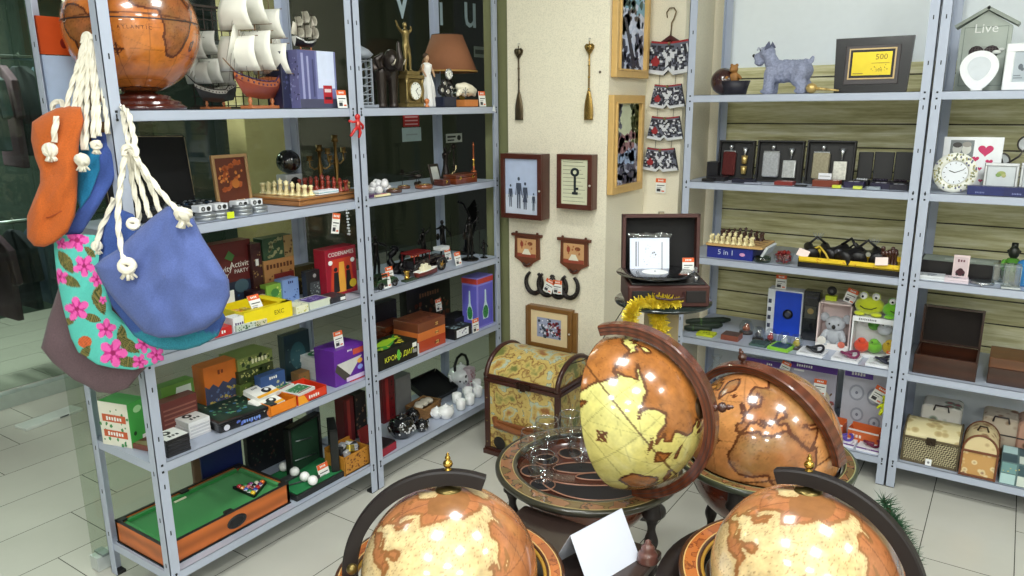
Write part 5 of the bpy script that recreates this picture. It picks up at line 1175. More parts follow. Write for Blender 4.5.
for k in range(2):
 b = MB(M((226, 228, 222), .4)).rbox((0, 0, 0), (.10, .09, .012), .002, 1); b.art((-.05, -.045, .006), (.10, 0, 0), (0, .09, 0), [('r', .08, .2, .92, .85, (60, 120, 76)), ('n', 14, .1, .25, .9, .8, .04, (190, 210, 190)), ('r', .1, .08, .9, .16, (150, 60, 60))])
 solo(b, 'card_game', ['green and white pack in the red tray', 'green and white pack behind the red tray'][k], 'card game', c2_+Vector((-.06-.07*k, -.02-.045*k, .035+.012*k)), HP+.15)
for j in range(6):
 b = MB(M((230, 232, 230), .4)).rbox((0, .05, .008), (.10, .10, .0155), .002, 1); b.art((-.05, 0, 0), (.10, 0, 0), (0, 0, .0155), [('r', .1, .25, .4, .75, (120, 150, 120)), ('r', .5, .3, .9, .6, (150, 150, 150))])
 if j == 5: b.art((-.05, 0, .016), (.10, 0, 0), (0, .10, 0), [('e', .5, .5, .36, .3, (60, 130, 80)), ('e', .5, .5, .16, .14, WH), ('t', 'SET', .5, .88, .14, (60, 60, 60))])
 solo(b, 'card_game', 'white and green card box in the stack left of the purple box, %s' % ['lowest', 'second', 'third', 'fourth', 'fifth', 'topmost'][j], 'card game', onA(3, 325, .17)+Vector((0, 0, .0162*j)), HP+.03*((j*5) % 3-1), 'white and green card boxes')
o, c, w_, h_ = cbox('board_game', 'purple game box with a white triangular window picture', 'board game', 'A', 3, 336, 366, .03, 338, .12, (98, 40, 150), h=.155,
     front=[('t', 'GAME', .5, .9, .07, WH), ('p', [(.08, .62), (.9, .66), (.48, .2)], (206, 204, 200)), ('p', [(.0, .45), (.08, .62), (.48, .2), (.3, .1)], (70, 66, 60)), ('e', .82, .52, .09, .07, (240, 170, 70)), ('e', .82, .34, .09, .07, (150, 170, 240)), ('r', .35, .04, .95, .16, (220, 200, 230)), ('r', .6, .74, .95, .9, (200, 80, 60)), ('r', .45, .0, 1, .03, (210, 50, 50))])
ptag(c+Vector((-.03, -.025, h_+.001)), 'price tag standing on the purple game box', sc=1.3)
b = MB(M((150, 140, 120), .5)); b.rbox((0, 0, .035), (.05, .02, .07), .004, 1); b.art((-.025, -.01, 0), (.05, 0, 0), (0, 0, .07), [('n', 14, .1, .1, .9, .9, .1, (90, 70, 50))]); solo(b, 'small_pack', 'small brown pack leaning left of the purple box', 'packet', onA(3, 320, .2), HP, rot=(0, -.3, HP))
lowbox('card_game', 'small green and orange packet beside the white stack', 'card game', 3, 305, .18, .06, .05, .05, (150, 110, 60), front=[('n', 10, .1, .1, .9, .9, .08, (60, 110, 60))])
o, c, w_, h_ = cbox('board_game', 'black and green party game box with КРОКОДИЛ-style yellow lettering', 'board game', 'A', 3, 379, 418, .012, 352, .15, (16, 18, 16), h=.085,
     front=[('t', 'КРОКО ДИЛ', .52, .45, .38, (226, 232, 60)), ('e', .5, .5, .045, .3, (100, 190, 70)), ('r', .86, .62, .97, .86, WH), ('r', .86, .3, .97, .5, GRY)],
     top=[('r', .02, .02, .98, .98, (18, 26, 14)), ('p', [(.0, .2), (.5, .5), (.95, .9), (.6, .35), (.3, .08)], (70, 150, 50)), ('p', [(.1, .5), (.6, .8), (.9, .6), (.4, .3)], (150, 190, 40)), ('n', 12, .1, .1, .9, .9, .05, (214, 200, 50))], sidea=[('r', .3, .2, .9, .8, (30, 60, 26))])
o['label'] = 'black and green party game box with yellow Cyrillic lettering'
kk = [((130, 44, 30), .05, 'dark red orange lid box, lowest'), ((206, 110, 44), .04, 'orange box, middle'), ((110, 56, 34), .045, 'brown box, top')]
z_ = 0
for k, (col, hh, tx) in enumerate([((176, 66, 36), .055, 'red-orange bottom'), ((206, 112, 52), .04, 'orange middle'), ((112, 58, 36), .045, 'brown top')]):
 cc_ = onA(3, 433, .03); cc_.z += z_
 b = MB(M(col, .4, coat=.3)).rbox((0, .08, hh/2), (.20-.0*k, .16, hh), .003, 1)
 b.art((-.10, 0, 0), (.20, 0, 0), (0, 0, hh), [('r', .62, .3, .72, .6, (226, 190, 110)), ('t', 'mini', .66, .45, .3, (90, 40, 20))])
 if k == 2: b.art((-.1, 0, hh), (.2, 0, 0), (0, .16, 0), [('n', 12, .1, .1, .9, .9, .06, (84, 38, 24)), ('n', 9, .1, .1, .9, .9, .04, (150, 96, 60))])
 solo(b, 'wooden_game', '%s box of the three stacked wooden games' % tx, 'box', cc_, HP, 'three stacked wooden games'); z_ += hh+.0006
lowbox('card_game', 'small white pack between the crocodile box and the orange stack', 'card game', 3, 417, .03, .035, .04, .05, (222, 226, 222), front=[('n', 10, .1, .1, .9, .9, .08, (90, 120, 90))])
t = wbox('brown wooden box behind the black and green game', 'A', 3, 398, .22, .16, .12, .10, (112, 52, 26)); wbox('smaller brown wooden box beside the middle post, fourth shelf', 'A', 3, 381, .2, .07, .08, .085, (90, 44, 24))
cbox('board_game', 'large black game box with faint lettering at the back, fourth shelf', 'board game', 'A', 3, 408, 451, .30, 285, .05, (22, 20, 20), h=.22, front=[('t', 'MONOPOLY', .5, .78, .15, (120, 84, 60)), ('n', 30, .06, .08, .94, .6, .04, (100, 50, 36)), ('n', 16, .06, .08, .94, .6, .03, (110, 100, 80))])
cbox('board_game', 'dark navy game box at the back by the middle post, fourth shelf', 'board game', 'A', 3, 375, 398, .32, 292, .05, (20, 20, 28), h=.19, front=[('n', 12, .1, .1, .9, .9, .05, (44, 46, 60))])
cbox('card_game', 'small black box with white label beside the orange stack', 'card game', 'A', 3, 455, 472, .012, 322, .08, (22, 22, 26), h=.055, front=[('r', .1, .15, .8, .85, (230, 232, 236)), ('n', 8, .15, .2, .75, .8, .04, (120, 110, 150))], top=[('n', 14, .1, .1, .9, .9, .06, (150, 170, 180))])
cbox('card_game', 'dark flat box behind the white-labelled one', 'card game', 'A', 3, 455, 472, .12, 318, .1, (30, 30, 34), h=.06)
ptag(onA(3, 440, .2)+Vector((0, 0, .10)), 'price tag behind the stacked wooden games', sc=1.2)
ptag(onA(3, 476, .008), 'price tag in front of the lavender vase box', sc=1.4, lean=-.05)
vs_ = lambda: [('r', .06, .04, .94, .84, (96, 92, 190)), ('p', [(.46, .74), (.54, .74), (.56, .5), (.7, .32), (.66, .16), (.34, .16), (.3, .32), (.44, .5)], (190, 214, 220)), ('e', .5, .3, .17, .13, (50, 130, 70)), ('r', .0, .88, 1, .98, (180, 60, 50)), ('n', 10, .38, .2, .62, .4, .04, (30, 90, 50))]
cbox('gift_box', 'tall lavender gift box with a picture of a glass bottle garden', 'box', 'A', 3, 478, 495, .03, 272, .1, (130, 124, 206), h=.27, front=vs_(), sidea=vs_())

# ---------------------------------------------------------------- left shelving, bottom shelf
p0 = PZ(188, 562, ZA[4]+.001)
t = thing('table_billiards', 'toy billiard table with green cloth and orange wooden sides', 'billiard table', Vector((XA-.20, 1.487, ZA[4]+.0005)), HP)
L_, W_2, H_ = .53, .31, .085; ow = M((196, 104, 44), .4, var=.15, sc=10, kind='wood'); gr = M((22, 128, 52), .9, var=.05, sheen=.3)
b = MB(ow); b.box((0, -W_2/2+.006, H_/2), (L_, .012, H_)); b.box((0, W_2/2-.006, H_/2), (L_, .012, H_)); b.box((-L_/2+.006, 0, H_/2), (.012, W_2, H_)); b.box((L_/2-.006, 0, H_/2), (.012, W_2, H_)); b.box((0, 0, .004), (L_, W_2, .008))
b.use(M(K, .4)); b.box((0, -W_2/2-.001, .002), (L_+.004, .004, .006)); b.box((-L_/2-.001, 0, .002), (.004, W_2, .006)); b.build('body', t)
b = MB(gr); b.box((0, 0, .064), (L_-.02, W_2-.02, .004)); b.build('cloth', t)
b = MB(gr)
for y in (-1, 1): b.rbox((0, y*(W_2/2-.018), .074), (L_-.06, .02, .014), .004, 1)
for x in (-1, 1): b.rbox((x*(L_/2-.018), 0, .074), (.02, W_2-.06, .014), .004, 1)
b.build('cushions', t)
b = MB(M((30, 26, 26), .4))
for y in (-1, 1): b.box((0, y*(W_2/2-.004), .087), (L_, .010, .004))
for x in (-1, 1): b.box((x*(L_/2-.004), 0, .087), (.010, W_2, .004))
for x in (-1, 0, 1):
 for y in (-1, 1): b.rbox((x*(L_/2-.016), y*(W_2/2-.014), .086), (.034, .028, .008), .008, 4)
b.build('rail_trim', t)
b = MB(M(K, .5)); b.lathe([(.034, 0), (.03, .003), (.022, .004), (.022, .001)], 24, (0, 0, 0), 'y', cap=False); b.lathe([(.022, .001), (0, .001)], 20, (0, 0, 0), 'y', cap=False)
o = b.build('ball_return', t, loc=(.02, -W_2/2-.0005, .042)); o.scale = (1.25, 1, .75)
for q_ in ((-.03, W_2/2-.034), (.05, -W_2/2+.036)): MB(M((230, 226, 200), .5)).rbox((*q_, .069), (.05, .009, .005), .002).build('chalk_strip', t)
bp_ = t.location+Vector((.03, .165, .067))
b = MB(M((16, 14, 18), .35)); pts = [(-.062, -.055), (.062, -.055), (0, .058)]
for i in range(3):
 a_, c_ = Vector((*pts[i], .006)), Vector((*pts[(i+1) % 3], .006)); m_ = a_.lerp(c_, .5); d_ = c_-a_
 b.rbox(m_, (d_.length+.004, .004, .012), .0015, 1) if abs(d_.y) < 1e-6 else b.box(m_, (d_.length+.004, .004, .012), r=(0, 0, atan2(d_.y, d_.x)))
solo(b, 'ball_rack', 'black triangular rack around the billiard balls', 'ball rack', bp_, HP+.5)
cols = [(230, 190, 40), (40, 60, 150), (190, 30, 30), (90, 40, 120), (230, 110, 40), (30, 110, 60), (120, 30, 30), (20, 20, 20), (226, 220, 200), (60, 90, 190), (220, 120, 130), (150, 60, 140), (240, 150, 60), (60, 140, 80), (200, 60, 70)]
cn = ['yellow', 'blue', 'red', 'purple', 'orange', 'green', 'maroon', 'black', 'cream', 'light blue', 'pink', 'violet', 'amber', 'light green', 'crimson']
k = 0; cR, sR = cos(HP+.5), sin(HP+.5)
for r in range(5):
 for q in range(5-r):
  x = (q-(4-r)/2)*.0218; y = -.042+r*.019
  b = MB(M(cols[k], .12, var=.02, coat=1)).ball((0, 0, .0106), .0106, 12, 8)
  if k % 2: b.use(M(WH, .2)).lathe([(.0107*cos(.35), .0106-.0107*sin(.35)), (.0108, .0106), (.0107*cos(.35), .0106+.0107*sin(.35))], 12, cap=False)
  solo(b, 'billiard_ball', '%s billiard ball in the black triangle' % cn[k], 'billiard ball', bp_+Vector((x*cR-y*sR, x*sR+y*cR, 0)), k, 'billiard balls in the triangle'); k += 1
t = thing('golf_game', 'black tray with green felt of a tabletop golf game', 'game', Vector((XA-.145, 1.92, ZA[4]+.0005)), HP+.0)
b = MB(M((24, 26, 26), .4)); b.rbox((0, 0, .012), (.30, .24, .024), .006); b.build('tray', t); b = MB(M((20, 110, 60), .9)); b.rbox((0, 0, .0255), (.28, .22, .003), .004, 1); b.build('felt', t)
b = MB(M((70, 72, 74), .35, .5)); b.tube([(-.11, -.03, .031), (.0, -.07, .031)], .0035, 7); b.rbox((-.06, .02, .032), (.09, .035, .01), .003); b.tube([(-.12, .05, .03), (-.02, .0, .03)], .003, 7); b.box((-.01, -.08, .034), (.03, .01, .014)); b.build('clubs', t)
gp = None
for k in range(4):
 p = t.location+Vector((-.04-.0*k, -.065+.055*k, .0275));
 p = PZ([284, 295, 305, 316][k], [471, 476, 481, 486][k], ZA[4]+.028); p.x = min(p.x, XA-.04)
 lab = 'white golf ball on green felt, %s of the four' % ['leftmost', 'second from left', 'third from left', 'rightmost'][k]
 if gp is None: gp = solo(MB(M((240, 240, 238), .35, var=.02, bump=.4, coat=.4)).ball((0, 0, .0205), .0205, 20, 12), 'golf_ball', lab, 'golf ball', p, 0, 'four golf balls on green felt')
 else: dup(gp, p, 0, lab)
def leaf(lab, u, dep, rz, w=.20, h=.24, th=.035, fc=(18, 58, 36)):
 c = onA(4, u, dep); t = thing('gaming_case', lab, 'game', c, HP+rz); b = MB(M((18, 20, 20), .35));
 for (x, z, a, c_) in ((0, .006, w, .012), (0, h-.006, w, .012), (-w/2+.006, h/2, .012, h), (w/2-.006, h/2, .012, h)): b.rbox((x, 0, z), (a, th, c_), .003, 1)
 b.build('frame', t); b = MB(M(fc, .9)); b.box((0, .004, h/2), (w-.02, th*.5, h-.02)); b.build('felt', t)
 b = MB(M((130, 140, 140), .3, .7)); b.tube([(-w*.35, -th*.3, h*.35), (w*.3, -th*.3, h*.25)], .003, 6); b.tube([(-w*.3, -th*.3, h*.7), (w*.2, -th*.3, h*.6)], .003, 6); b.build('rods', t); return t
leaf('open dark green felt game case standing upright behind the golf balls', 306, .2, .15); leaf('black and green narrow game case beside the golden box', 335, .10, .9, w=.14, h=.22)
ptag(onA(4, 326, .06), 'large price label leaning on the green game case', sc=1.5, lean=-.25)
cbox('game_box', 'dark blue large flat game box behind the billiard table', 'box', 'A', 4, 205, 245, .375, 395, .02, (24, 36, 90), h=.26)
cbox('game_box', 'dark patterned game box behind the billiard table', 'box', 'A', 4, 250, 296, .365, 400, .025, (22, 26, 30), h=.25, front=[('n', 40, .05, .1, .95, .9, .03, (50, 70, 56)), ('n', 20, .05, .1, .95, .9, .03, (90, 60, 54))])
b = MB(M((96, 70, 54), .5)); b.rbox((0, 0, .15), (.03, .02, .3), .003, 1); solo(b, 'wooden_post', 'thin brown ornate wooden stick box standing behind the billiard table', 'box', onA(4, 200, .36), HP)
t = thing('gold_box', 'golden patterned open box full of small silver items', 'box', onA(4, 358, .02), HP)
GP = M((196, 134, 50), .4, .2, var=.35, sc=60); b = MB(GP); w_, d_, h_ = .145, .12, .085
b.box((0, .003, h_/2), (w_, .006, h_)); b.box((0, d_, h_*.6), (w_, .006, h_*1.2)); b.box((-w_/2, d_/2, h_/2), (.006, d_, h_)); b.box((w_/2, d_/2, h_/2), (.006, d_, h_)); b.box((0, d_/2, .003), (w_, d_, .006))
b.use(M((110, 60, 22), .5)); b.art((-w_/2, 0, 0), (w_, 0, 0), (0, 0, h_), [('n', 40, .05, .1, .95, .9, .04, (120, 66, 24))]); b.build('box', t)
rnd = random.Random(8)
for k in range(12):
 b = MB(M(rnd.choice([(206, 208, 214), (60, 60, 64), (170, 150, 60), (230, 230, 234)]), .3, .5)).rbox((0, 0, .0), (.034, .022, .03), .003, 1); b.art((-.017, -.011, -.015), (.034, 0, 0), (0, 0, .03), [('n', 6, .1, .1, .9, .9, .1, (90, 90, 96))])
 solo(b, 'keyring_pack', 'small boxed trinket in the golden open box', 'trinket', t.location+Vector((-.03-.07*rnd.random(), -.045+.09*rnd.random(), .075+.03*rnd.random())), HP, 'trinkets in the golden box', rot=(rnd.uniform(-.4, .4), rnd.uniform(-.4, .4), HP+rnd.uniform(-.5, .5)))
cbox('upright_book', 'dark red tall box standing behind the golden box', 'box', 'A', 4, 346, 356, .25, 405, .06, (92, 20, 24), h=.22, front=[('r', .3, .05, .6, .95, (150, 50, 44))])
cbox('upright_book', 'black ornate tall box beside the dark red one, behind the golden box', 'box', 'A', 4, 357, 368, .25, 400, .06, (26, 22, 22), h=.22, front=[('n', 14, .1, .05, .9, .95, .1, (120, 90, 70))])
cbox('upright_book', 'dark red tall box standing against the middle post, right bay', 'box', 'A', 4, 384, 396, .26, 380, .06, (110, 18, 26), h=.24, front=[('r', .25, .05, .5, .95, (170, 40, 40)), ('n', 8, .5, .1, .95, .9, .1, (60, 20, 20))])
cbox('upright_book', 'grey clear plastic bag of goods behind the black teapot', 'bag', 'A', 4, 397, 412, .27, 378, .06, (120, 120, 120), h=.2, rough=.2)
t = thing('gift_case', 'red and black open lidded case at the shelf front by the middle post', 'case', onA(4, 389, .015), HP+.1)
MB(M((150, 16, 46), .35)).rbox((0, .05, .018), (.12, .1, .036), .004).build('case', t); b = MB(M((26, 20, 24), .4)); b.rbox((0, .05, .039), (.115, .095, .008), .003, 1); b.build('insert', t)
b = MB(M((120, 20, 30), .35)); b.T = TR((0, .1, .036)) @ Matrix.Rotation(-.3, 4, 'X'); b.rbox((0, .004, .04), (.12, .008, .08), .003, 1); b.build('lid', t)
def teapot(lab, u, dep, r, col, dec, i=4, cat='teapot', rz=0, whistle=False, name='teapot'):
 t = thing(name, lab, cat, onA(i, u, dep), HP+rz); m_ = M(col, .12, var=.03, coat=1)
 b = MB(m_); b.lathe([(0, 0), (r*.6, 0), (r*.66, r*.06), (r*.98, r*.6), (r, r*.9), (r*.8, r*1.35), (r*.45, r*1.5), (0, r*1.5)], 30);
 if dec:
  b.use(M(dec, .3)); rnd = random.Random(int(u))
  for k in range(16):
   a = -PI/2+rnd.uniform(-1.1, 1.1); z = rnd.uniform(.45, 1.1)*r; rr = r*1.005*(1 if z < r else .93)
   b.ball((rr*cos(a)*.985, rr*sin(a)*.985, z), r*rnd.uniform(.05, .09), 6, 4)
 b.build('body', t)
 b = MB(m_); b.lathe([(r*.42, r*1.48), (r*.4, r*1.58), (r*.15, r*1.68), (r*.08, r*1.7), (r*.12, r*1.8), (0, r*1.86)], 20); b.build('lid', t)
 b = MB(m_); b.tube([(-r*.8, 0, r*.5), (-r*1.2, 0, r*.8), (-r*1.35, 0, r*1.25)], [r*.22, r*.14, r*.1], 10); b.build('spout', t)
 b = MB(M((16, 16, 18), .3) if whistle else m_)
 if whistle: b.tube([(-r*.7, 0, r*1.3), (-r*.72, 0, r*1.8), (-r*.4, 0, r*2.3), (r*.1, 0, r*2.45), (r*.55, 0, r*2.25), (r*.85, 0, r*1.7), (r*.85, 0, r*1.1)], r*.11, 10)
 else: b.tube([(r*.85, 0, r*1.15), (r*1.3, 0, r*1.2), (r*1.4, 0, r*.8), (r*.95, 0, r*.45)], r*.1, 8)
 b.build('handle', t); return t
teapot('glossy black teapot with white floral pattern, bottom left shelf', 402, .09, .065, (14, 14, 16), (200, 200, 204)); teapot('smaller black creamer with white pattern beside the black teapot', 422, .05, .036, (14, 14, 16), (200, 200, 204))
teapot('black teapot at the back behind the black creamer', 413, .17, .04, (14, 14, 16), None)
teapot('white whistling kettle with black flower pattern and big black handle', 467, .26, .075, (228, 230, 232), (20, 20, 22), whistle=True, name='kettle', cat='kettle')
MBs = M((18, 18, 20), .4)
b = MB(MBs); b.rbox((0, 0, .004), (.24, .18, .008), .02, 4);
for (x, y, a, c_) in ((0, -.088, .23, .006), (0, .088, .23, .006), (-.118, 0, .006, .17), (.118, 0, .006, .17)): b.rbox((x, y, .018), (a, c_, .026), .002, 1)
solo(b, 'serving_tray', 'dark black serving tray leaning at the back behind the basket', 'tray', onA(4, 432, .30)+Vector((0, 0, .045)), HP, rot=(.45, 0, HP))
t = thing('wicker_basket', 'brown wicker basket behind the white teapots', 'basket', onA(4, 424, .17), HP+.1)
WK = M((136, 98, 56), .7, var=.4, sc=90, bump=1); b = MB(WK)
for z in range(6):
 f = .9+.02*z; pts = [(x*.075*f, y*.055*f, .008+z*.011) for x, y in ((-1, -1), (-.5, -1.02), (0, -1.03), (.5, -1.02), (1, -1), (1.02, 0), (1, 1), (0, 1.03), (-1, 1), (-1.02, 0))]; b.tube(pts, .0062, 6, closed=True)
b.box((0, 0, .004), (.13, .095, .006)); b.build('basket', t); b = MB(M((214, 206, 190), .8));
for k in range(5): b.ball((-.045+.022*k, .01*(k % 2), .062), (.022, .028, .016), 8, 6)
b.build('lining', t)
teapot('white porcelain teapot in front, beside the white cups', 446, .05, .042, (236, 236, 236), None); teapot('white porcelain sugar pot beside the white teapot', 437, .09, .034, (236, 236, 236), None)
gp = None
for k, (u, dd) in enumerate(((461, .05), (470, .05), (457, .12), (468, .12), (478, .08), (481, .15))):
 lab = 'white porcelain cup %s' % ['in front, next to the white teapot', 'in front, second from the teapot', 'in the second row behind the teapot', 'in the second row below the kettle', 'at the right end of the cups, front', 'at the right end of the cups, back'][k]
 if gp is None:
  gp = thing('white_cup', lab, 'cup', onA(4, u, dd), HP, 'white porcelain cups'); b = MB(M((238, 238, 238), .15, var=.02, coat=1)); b.lathe([(0, 0), (.018, 0), (.024, .01), (.026, .055), (.0245, .055), (.022, .012), (0, .004)], 22); b.build('body', gp)
  b = MB(M((238, 238, 238), .15, var=.02, coat=1)); b.tube([(.024, 0, .045), (.038, 0, .042), (.038, 0, .022), (.023, 0, .016)], .0035, 7); b.build('handle', gp)
 else: dup(gp, onA(4, u, dd), HP+.5*k, lab)
b = MB(M((200, 180, 190), .6)); b.rbox((0, 0, .06), (.05, .05, .12), .006); b.art((-.025, -.025, 0), (.05, 0, 0), (0, 0, .12), [('n', 26, .05, .05, .95, .95, .1, (150, 30, 50))]); solo(b, 'tea_caddy', 'red and white patterned tea caddy at the end of the bottom shelf', 'box', onA(4, 484, .2), HP)
b = MB(M((44, 20, 22), .4)); b.lathe([(0, 0), (.035, 0), (.045, .02), (.05, .06), (.035, .09), (0, .1)], 20); solo(b, 'dark_pot', 'dark red brown round pot behind the patterned caddy', 'pot', onA(4, 476, .27), HP)
# ---------------------------------------------------------------- on the pillar
YF = PYF-.002
def onF(u, v, off=0): return PY(u, v, YF-off)
def shoehorn(lab, u, v0, v1, m):
 p = onF(u, v0, .012); h = p.z-onF(u, v1, .012).z; t = thing('shoehorn', lab, 'shoehorn', p, 0)
 b = MB(m); b.tube([(0, 0, -.055*h), (0, 0, -.62*h)], .0042, 8);
 for z in (-.30, -.45, -.6): b.ball((0, 0, z*h), .0062, 8, 6)
 b.build('rod', t)
 b = MB(m); b.prism([(0, -.36*h*.5), (-.022, -.09*h), (-.024, -.055*h), (-.014, -.03*h), (0, -.045*h), (.014, -.03*h), (.024, -.055*h), (.022, -.09*h)], -.003, .004); b.ball((0, -.003, -.08*h), (.013, .006, .016), 12, 8); b.tube([(0, 0, -.04*h), (0, 0, 0)], .0025, 6); b.build('heart_handle', t)
 b = MB(m); grid_surf(b, lambda a, c: ((a-.5)*(.012+.034*sin(min(1, c*1.25)*PI*.55)), -.008*cos((a-.5)*2.6)+.004, -(.62+.38*c)*h), 8, 14); o = b.build('blade', t); q = o.modifiers.new('thick', 'SOLIDIFY'); q.thickness = .002
 b = MB(M((150, 150, 150), .3, .8)); b.tube([(0, .012, .012), (0, -.004, .012), (0, -.004, .0), (0, .002, -.004)], .0015, 6); b.build('hook', t)
shoehorn('antique silver long shoehorn with heart handle, left one on the pillar', 518.5, 46, 120, M((96, 84, 66), .3, .9, var=.3)); shoehorn('golden long shoehorn with heart handle, right one on the pillar', 589.5, 41, 120, M((164, 134, 74), .25, .9, var=.3))
def keybox(lab, x0, x1, v0, v1, dep, col, art, knob=True, extra=0, inner=.024, mat=None, name='key_cabinet'):
 a = PY(x0, v0, YF-dep); b_ = PY(x1, v0, YF-dep); c = PY((x0+x1)/2, v1, YF-dep); w = b_.x-a.x; h = (a.z+b_.z)/2-c.z
 t = thing(name, lab, 'key cabinet' if name == 'key_cabinet' else 'picture', Vector(((a.x+b_.x)/2, YF, c.z)), 0)
 m = M(col, .35, var=.12, coat=.25)
 MB(m).rbox((0, -dep*.42, h/2), (w, dep*.8, h), .002, 1).build('case', t)
 b = MB(m)
 for (x, z, a_, c_) in ((0, inner/2, w, inner), (0, h-inner/2, w, inner), (-w/2+inner/2, h/2, inner, h-2*inner), (w/2-inner/2, h/2, inner, h-2*inner)): b.rbox((x, -dep*.91, z), (a_, dep*.18, c_), .002, 1)
 b.build('door', t)
 b = MB(M(art[0][-1], .5)); b.box((0, -dep*.85, h/2), (w-inner*2+.002, .004, h-inner*2+.002)); b.art((-w/2+inner, -dep*.85-.002, inner), (w-2*inner, 0, 0), (0, 0, h-2*inner), art); b.build('picture', t)
 if knob: MB(M((200, 196, 186), .3, .6)).ball((w/2-inner*.35, -dep-.004, h*.45), .0055, 10, 8).build('knob', t)
 return t
SK = (66, 74, 92)
def pers(x, y, s, c=SK, skirt=False):
 o = [('e', x, y+s*.93, s*.05*1.3, s*.06, c), ('p', [(x-s*.13, y+s*.80), (x+s*.13, y+s*.80), (x+s*.09, y+s*.45), (x-s*.09, y+s*.45)], c), ('p', [(x-s*.13, y+s*.8), (x-s*.10, y+s*.8), (x-s*.14, y+s*.42), (x-s*.18, y+s*.42)], c), ('p', [(x+s*.13, y+s*.8), (x+s*.18, y+s*.42), (x+s*.14, y+s*.42), (x+s*.08, y+s*.8)], c)]
 if skirt: o.append(('p', [(x-s*.08, y+s*.5), (x+s*.08, y+s*.5), (x+s*.15, y+s*.26), (x-s*.15, y+s*.26)], c))
 return o+[('p', [(x-s*.09, y+s*.48), (x-s*.01, y+s*.48), (x-s*.03, y), (x-s*.09, y)], c), ('p', [(x+s*.01, y+s*.48), (x+s*.09, y+s*.48), (x+s*.09, y), (x+s*.03, y)], c)]
keybox('large dark brown key cabinet with a family silhouette walking on pale blue', 500, 541, 154, 219, .085, (74, 32, 22), [('r', 0, 0, 1, 1, (176, 188, 216)), ('r', 0, .0, 1, .35, (196, 204, 220))]+pers(.16, .12, .42)+pers(.42, .1, .58)+pers(.62, .09, .5, skirt=True)+pers(.88, .08, .32))
keybox('smaller dark brown key cabinet with an old key on a written page', 556.5, 592, 154.5, 209.5, .06, (78, 34, 22), [('r', 0, 0, 1, 1, (206, 206, 178))]+[('r', .06, .06+.088*k, .9-.07*(k % 3), .072+.088*k, (134, 134, 112)) for k in range(11)]+[('e', .52, .72, .17, .1, (28, 36, 40)), ('e', .52, .72, .07, .045, (206, 206, 178)), ('r', .48, .24, .57, .66, (28, 36, 40)), ('r', .42, .22, .64, .28, (28, 36, 40)), ('r', .57, .33, .66, .38, (28, 36, 40))])
def plaque(lab, u0, u1, v0, v1):
 a, b_ = onF(u0, v0), onF(u1, v0); h = a.z-onF((u0+u1)/2, v1).z; w = b_.x-a.x
 t = thing('wall_plaque', lab, 'wall plaque', Vector(((a.x+b_.x)/2, YF, a.z)), 0); b = MB(M((104, 56, 34), .45, var=.2));
 b.prism([(-w*.40, 0), (w*.40, 0), (w*.42, -h*.72), (w*.2, -h*.84), (w*.1, -h*.97), (0, -h), (-w*.1, -h*.97), (-w*.2, -h*.84), (-w*.42, -h*.72)], -.014, 0); b.build('board', t)
 b = MB(M((92, 48, 30), .45)); b.rbox((0, -.012, -.002), (w, .022, .014), .003); b.ball((-w*.35, -.012, .009), .007, 8, 6); b.ball((w*.35, -.012, .009), .007, 8, 6); b.build('top_rail', t)
 b = MB(M((202, 156, 108), .5)); b.box((0, -.0145, -h*.40), (w*.62, .002, h*.56)); b.art((-w*.31, -.0156, -h*.68), (w*.62, 0, 0), (0, 0, h*.56), [('r', 0, 0, 1, .2, (150, 70, 50)), ('p', [(.25, .15), (.75, .15), (.6, .45), (.4, .45)], (226, 220, 200)), ('e', .7, .75, .14, .1, (130, 70, 40)), ('e', .25, .7, .09, .16, (150, 60, 40)), ('n', 8, .2, .4, .8, .9, .06, (170, 100, 60))]); b.build('picture', t)
 b = MB(M((60, 32, 22), .4)); b.tube([(-w*.12, -.014, -h*.86), (0, -.02, -h*.93), (w*.12, -.014, -h*.86)], .005, 6); b.build('scroll', t)
plaque('small brown hanging plaque with a kitchen still life, left one', 513.5, 543, 233, 267); plaque('small brown hanging plaque with ring and bowl picture, right one', 559, 592, 237.5, 274)
hs = None
for k, (u, v) in enumerate(((534, 282), (546.5, 284), (558, 286), (569.5, 286.5))):
 lab = 'dark iron horseshoe, %s in the row of four' % ['leftmost', 'second', 'third', 'rightmost'][k]
 b = MB(M((34, 28, 26), .5, .4, var=.3)); s_ = .058
 pts = [(s_*.82*sin(a)*(1 if abs(a) < 2.2 else .96), 0, -s_*cos(a)) for a in [(-2.55+5.1*i/22) for i in range(23)]]
 p = onF(u, v, .012+.006*(k % 2))
 if hs is None:
  b.tube(pts, [.008+.0045*sin(PI*i/22) for i in range(23)], 8)
  b.use(M((90, 84, 80), .4, .6))
  for i in (4, 6, 8, 14, 16, 18): b.ball((pts[i][0], -.011, pts[i][2]), .003, 6, 4)
  hs = solo(b, 'horseshoe', lab, 'horseshoe', p, 0, 'horseshoes on the pillar')
 else: dup(hs, p, 0, lab)
for k, (u, v) in enumerate(((547, 292), (557.5, 294))): ptag(onF(u, v, .034), 'price tag hanging on the horseshoes, %s' % ['left, tilted', 'right'][k], side='B', tilt=[.35, 0][k], lean=0, sc=1.35)
keybox('gold framed key cabinet with a small flower picture, low on the pillar', 527, 571, 308, 349, .04, (122, 84, 40), [('r', 0, 0, 1, 1, (222, 200, 158)), ('r', .17, .2, .83, .8, (150, 158, 186)), ('n', 34, .19, .24, .80, .76, .05, (60, 72, 84)), ('n', 26, .45, .24, .80, .7, .05, (146, 50, 60)), ('n', 18, .2, .3, .7, .76, .04, (214, 216, 226))], inner=.022)
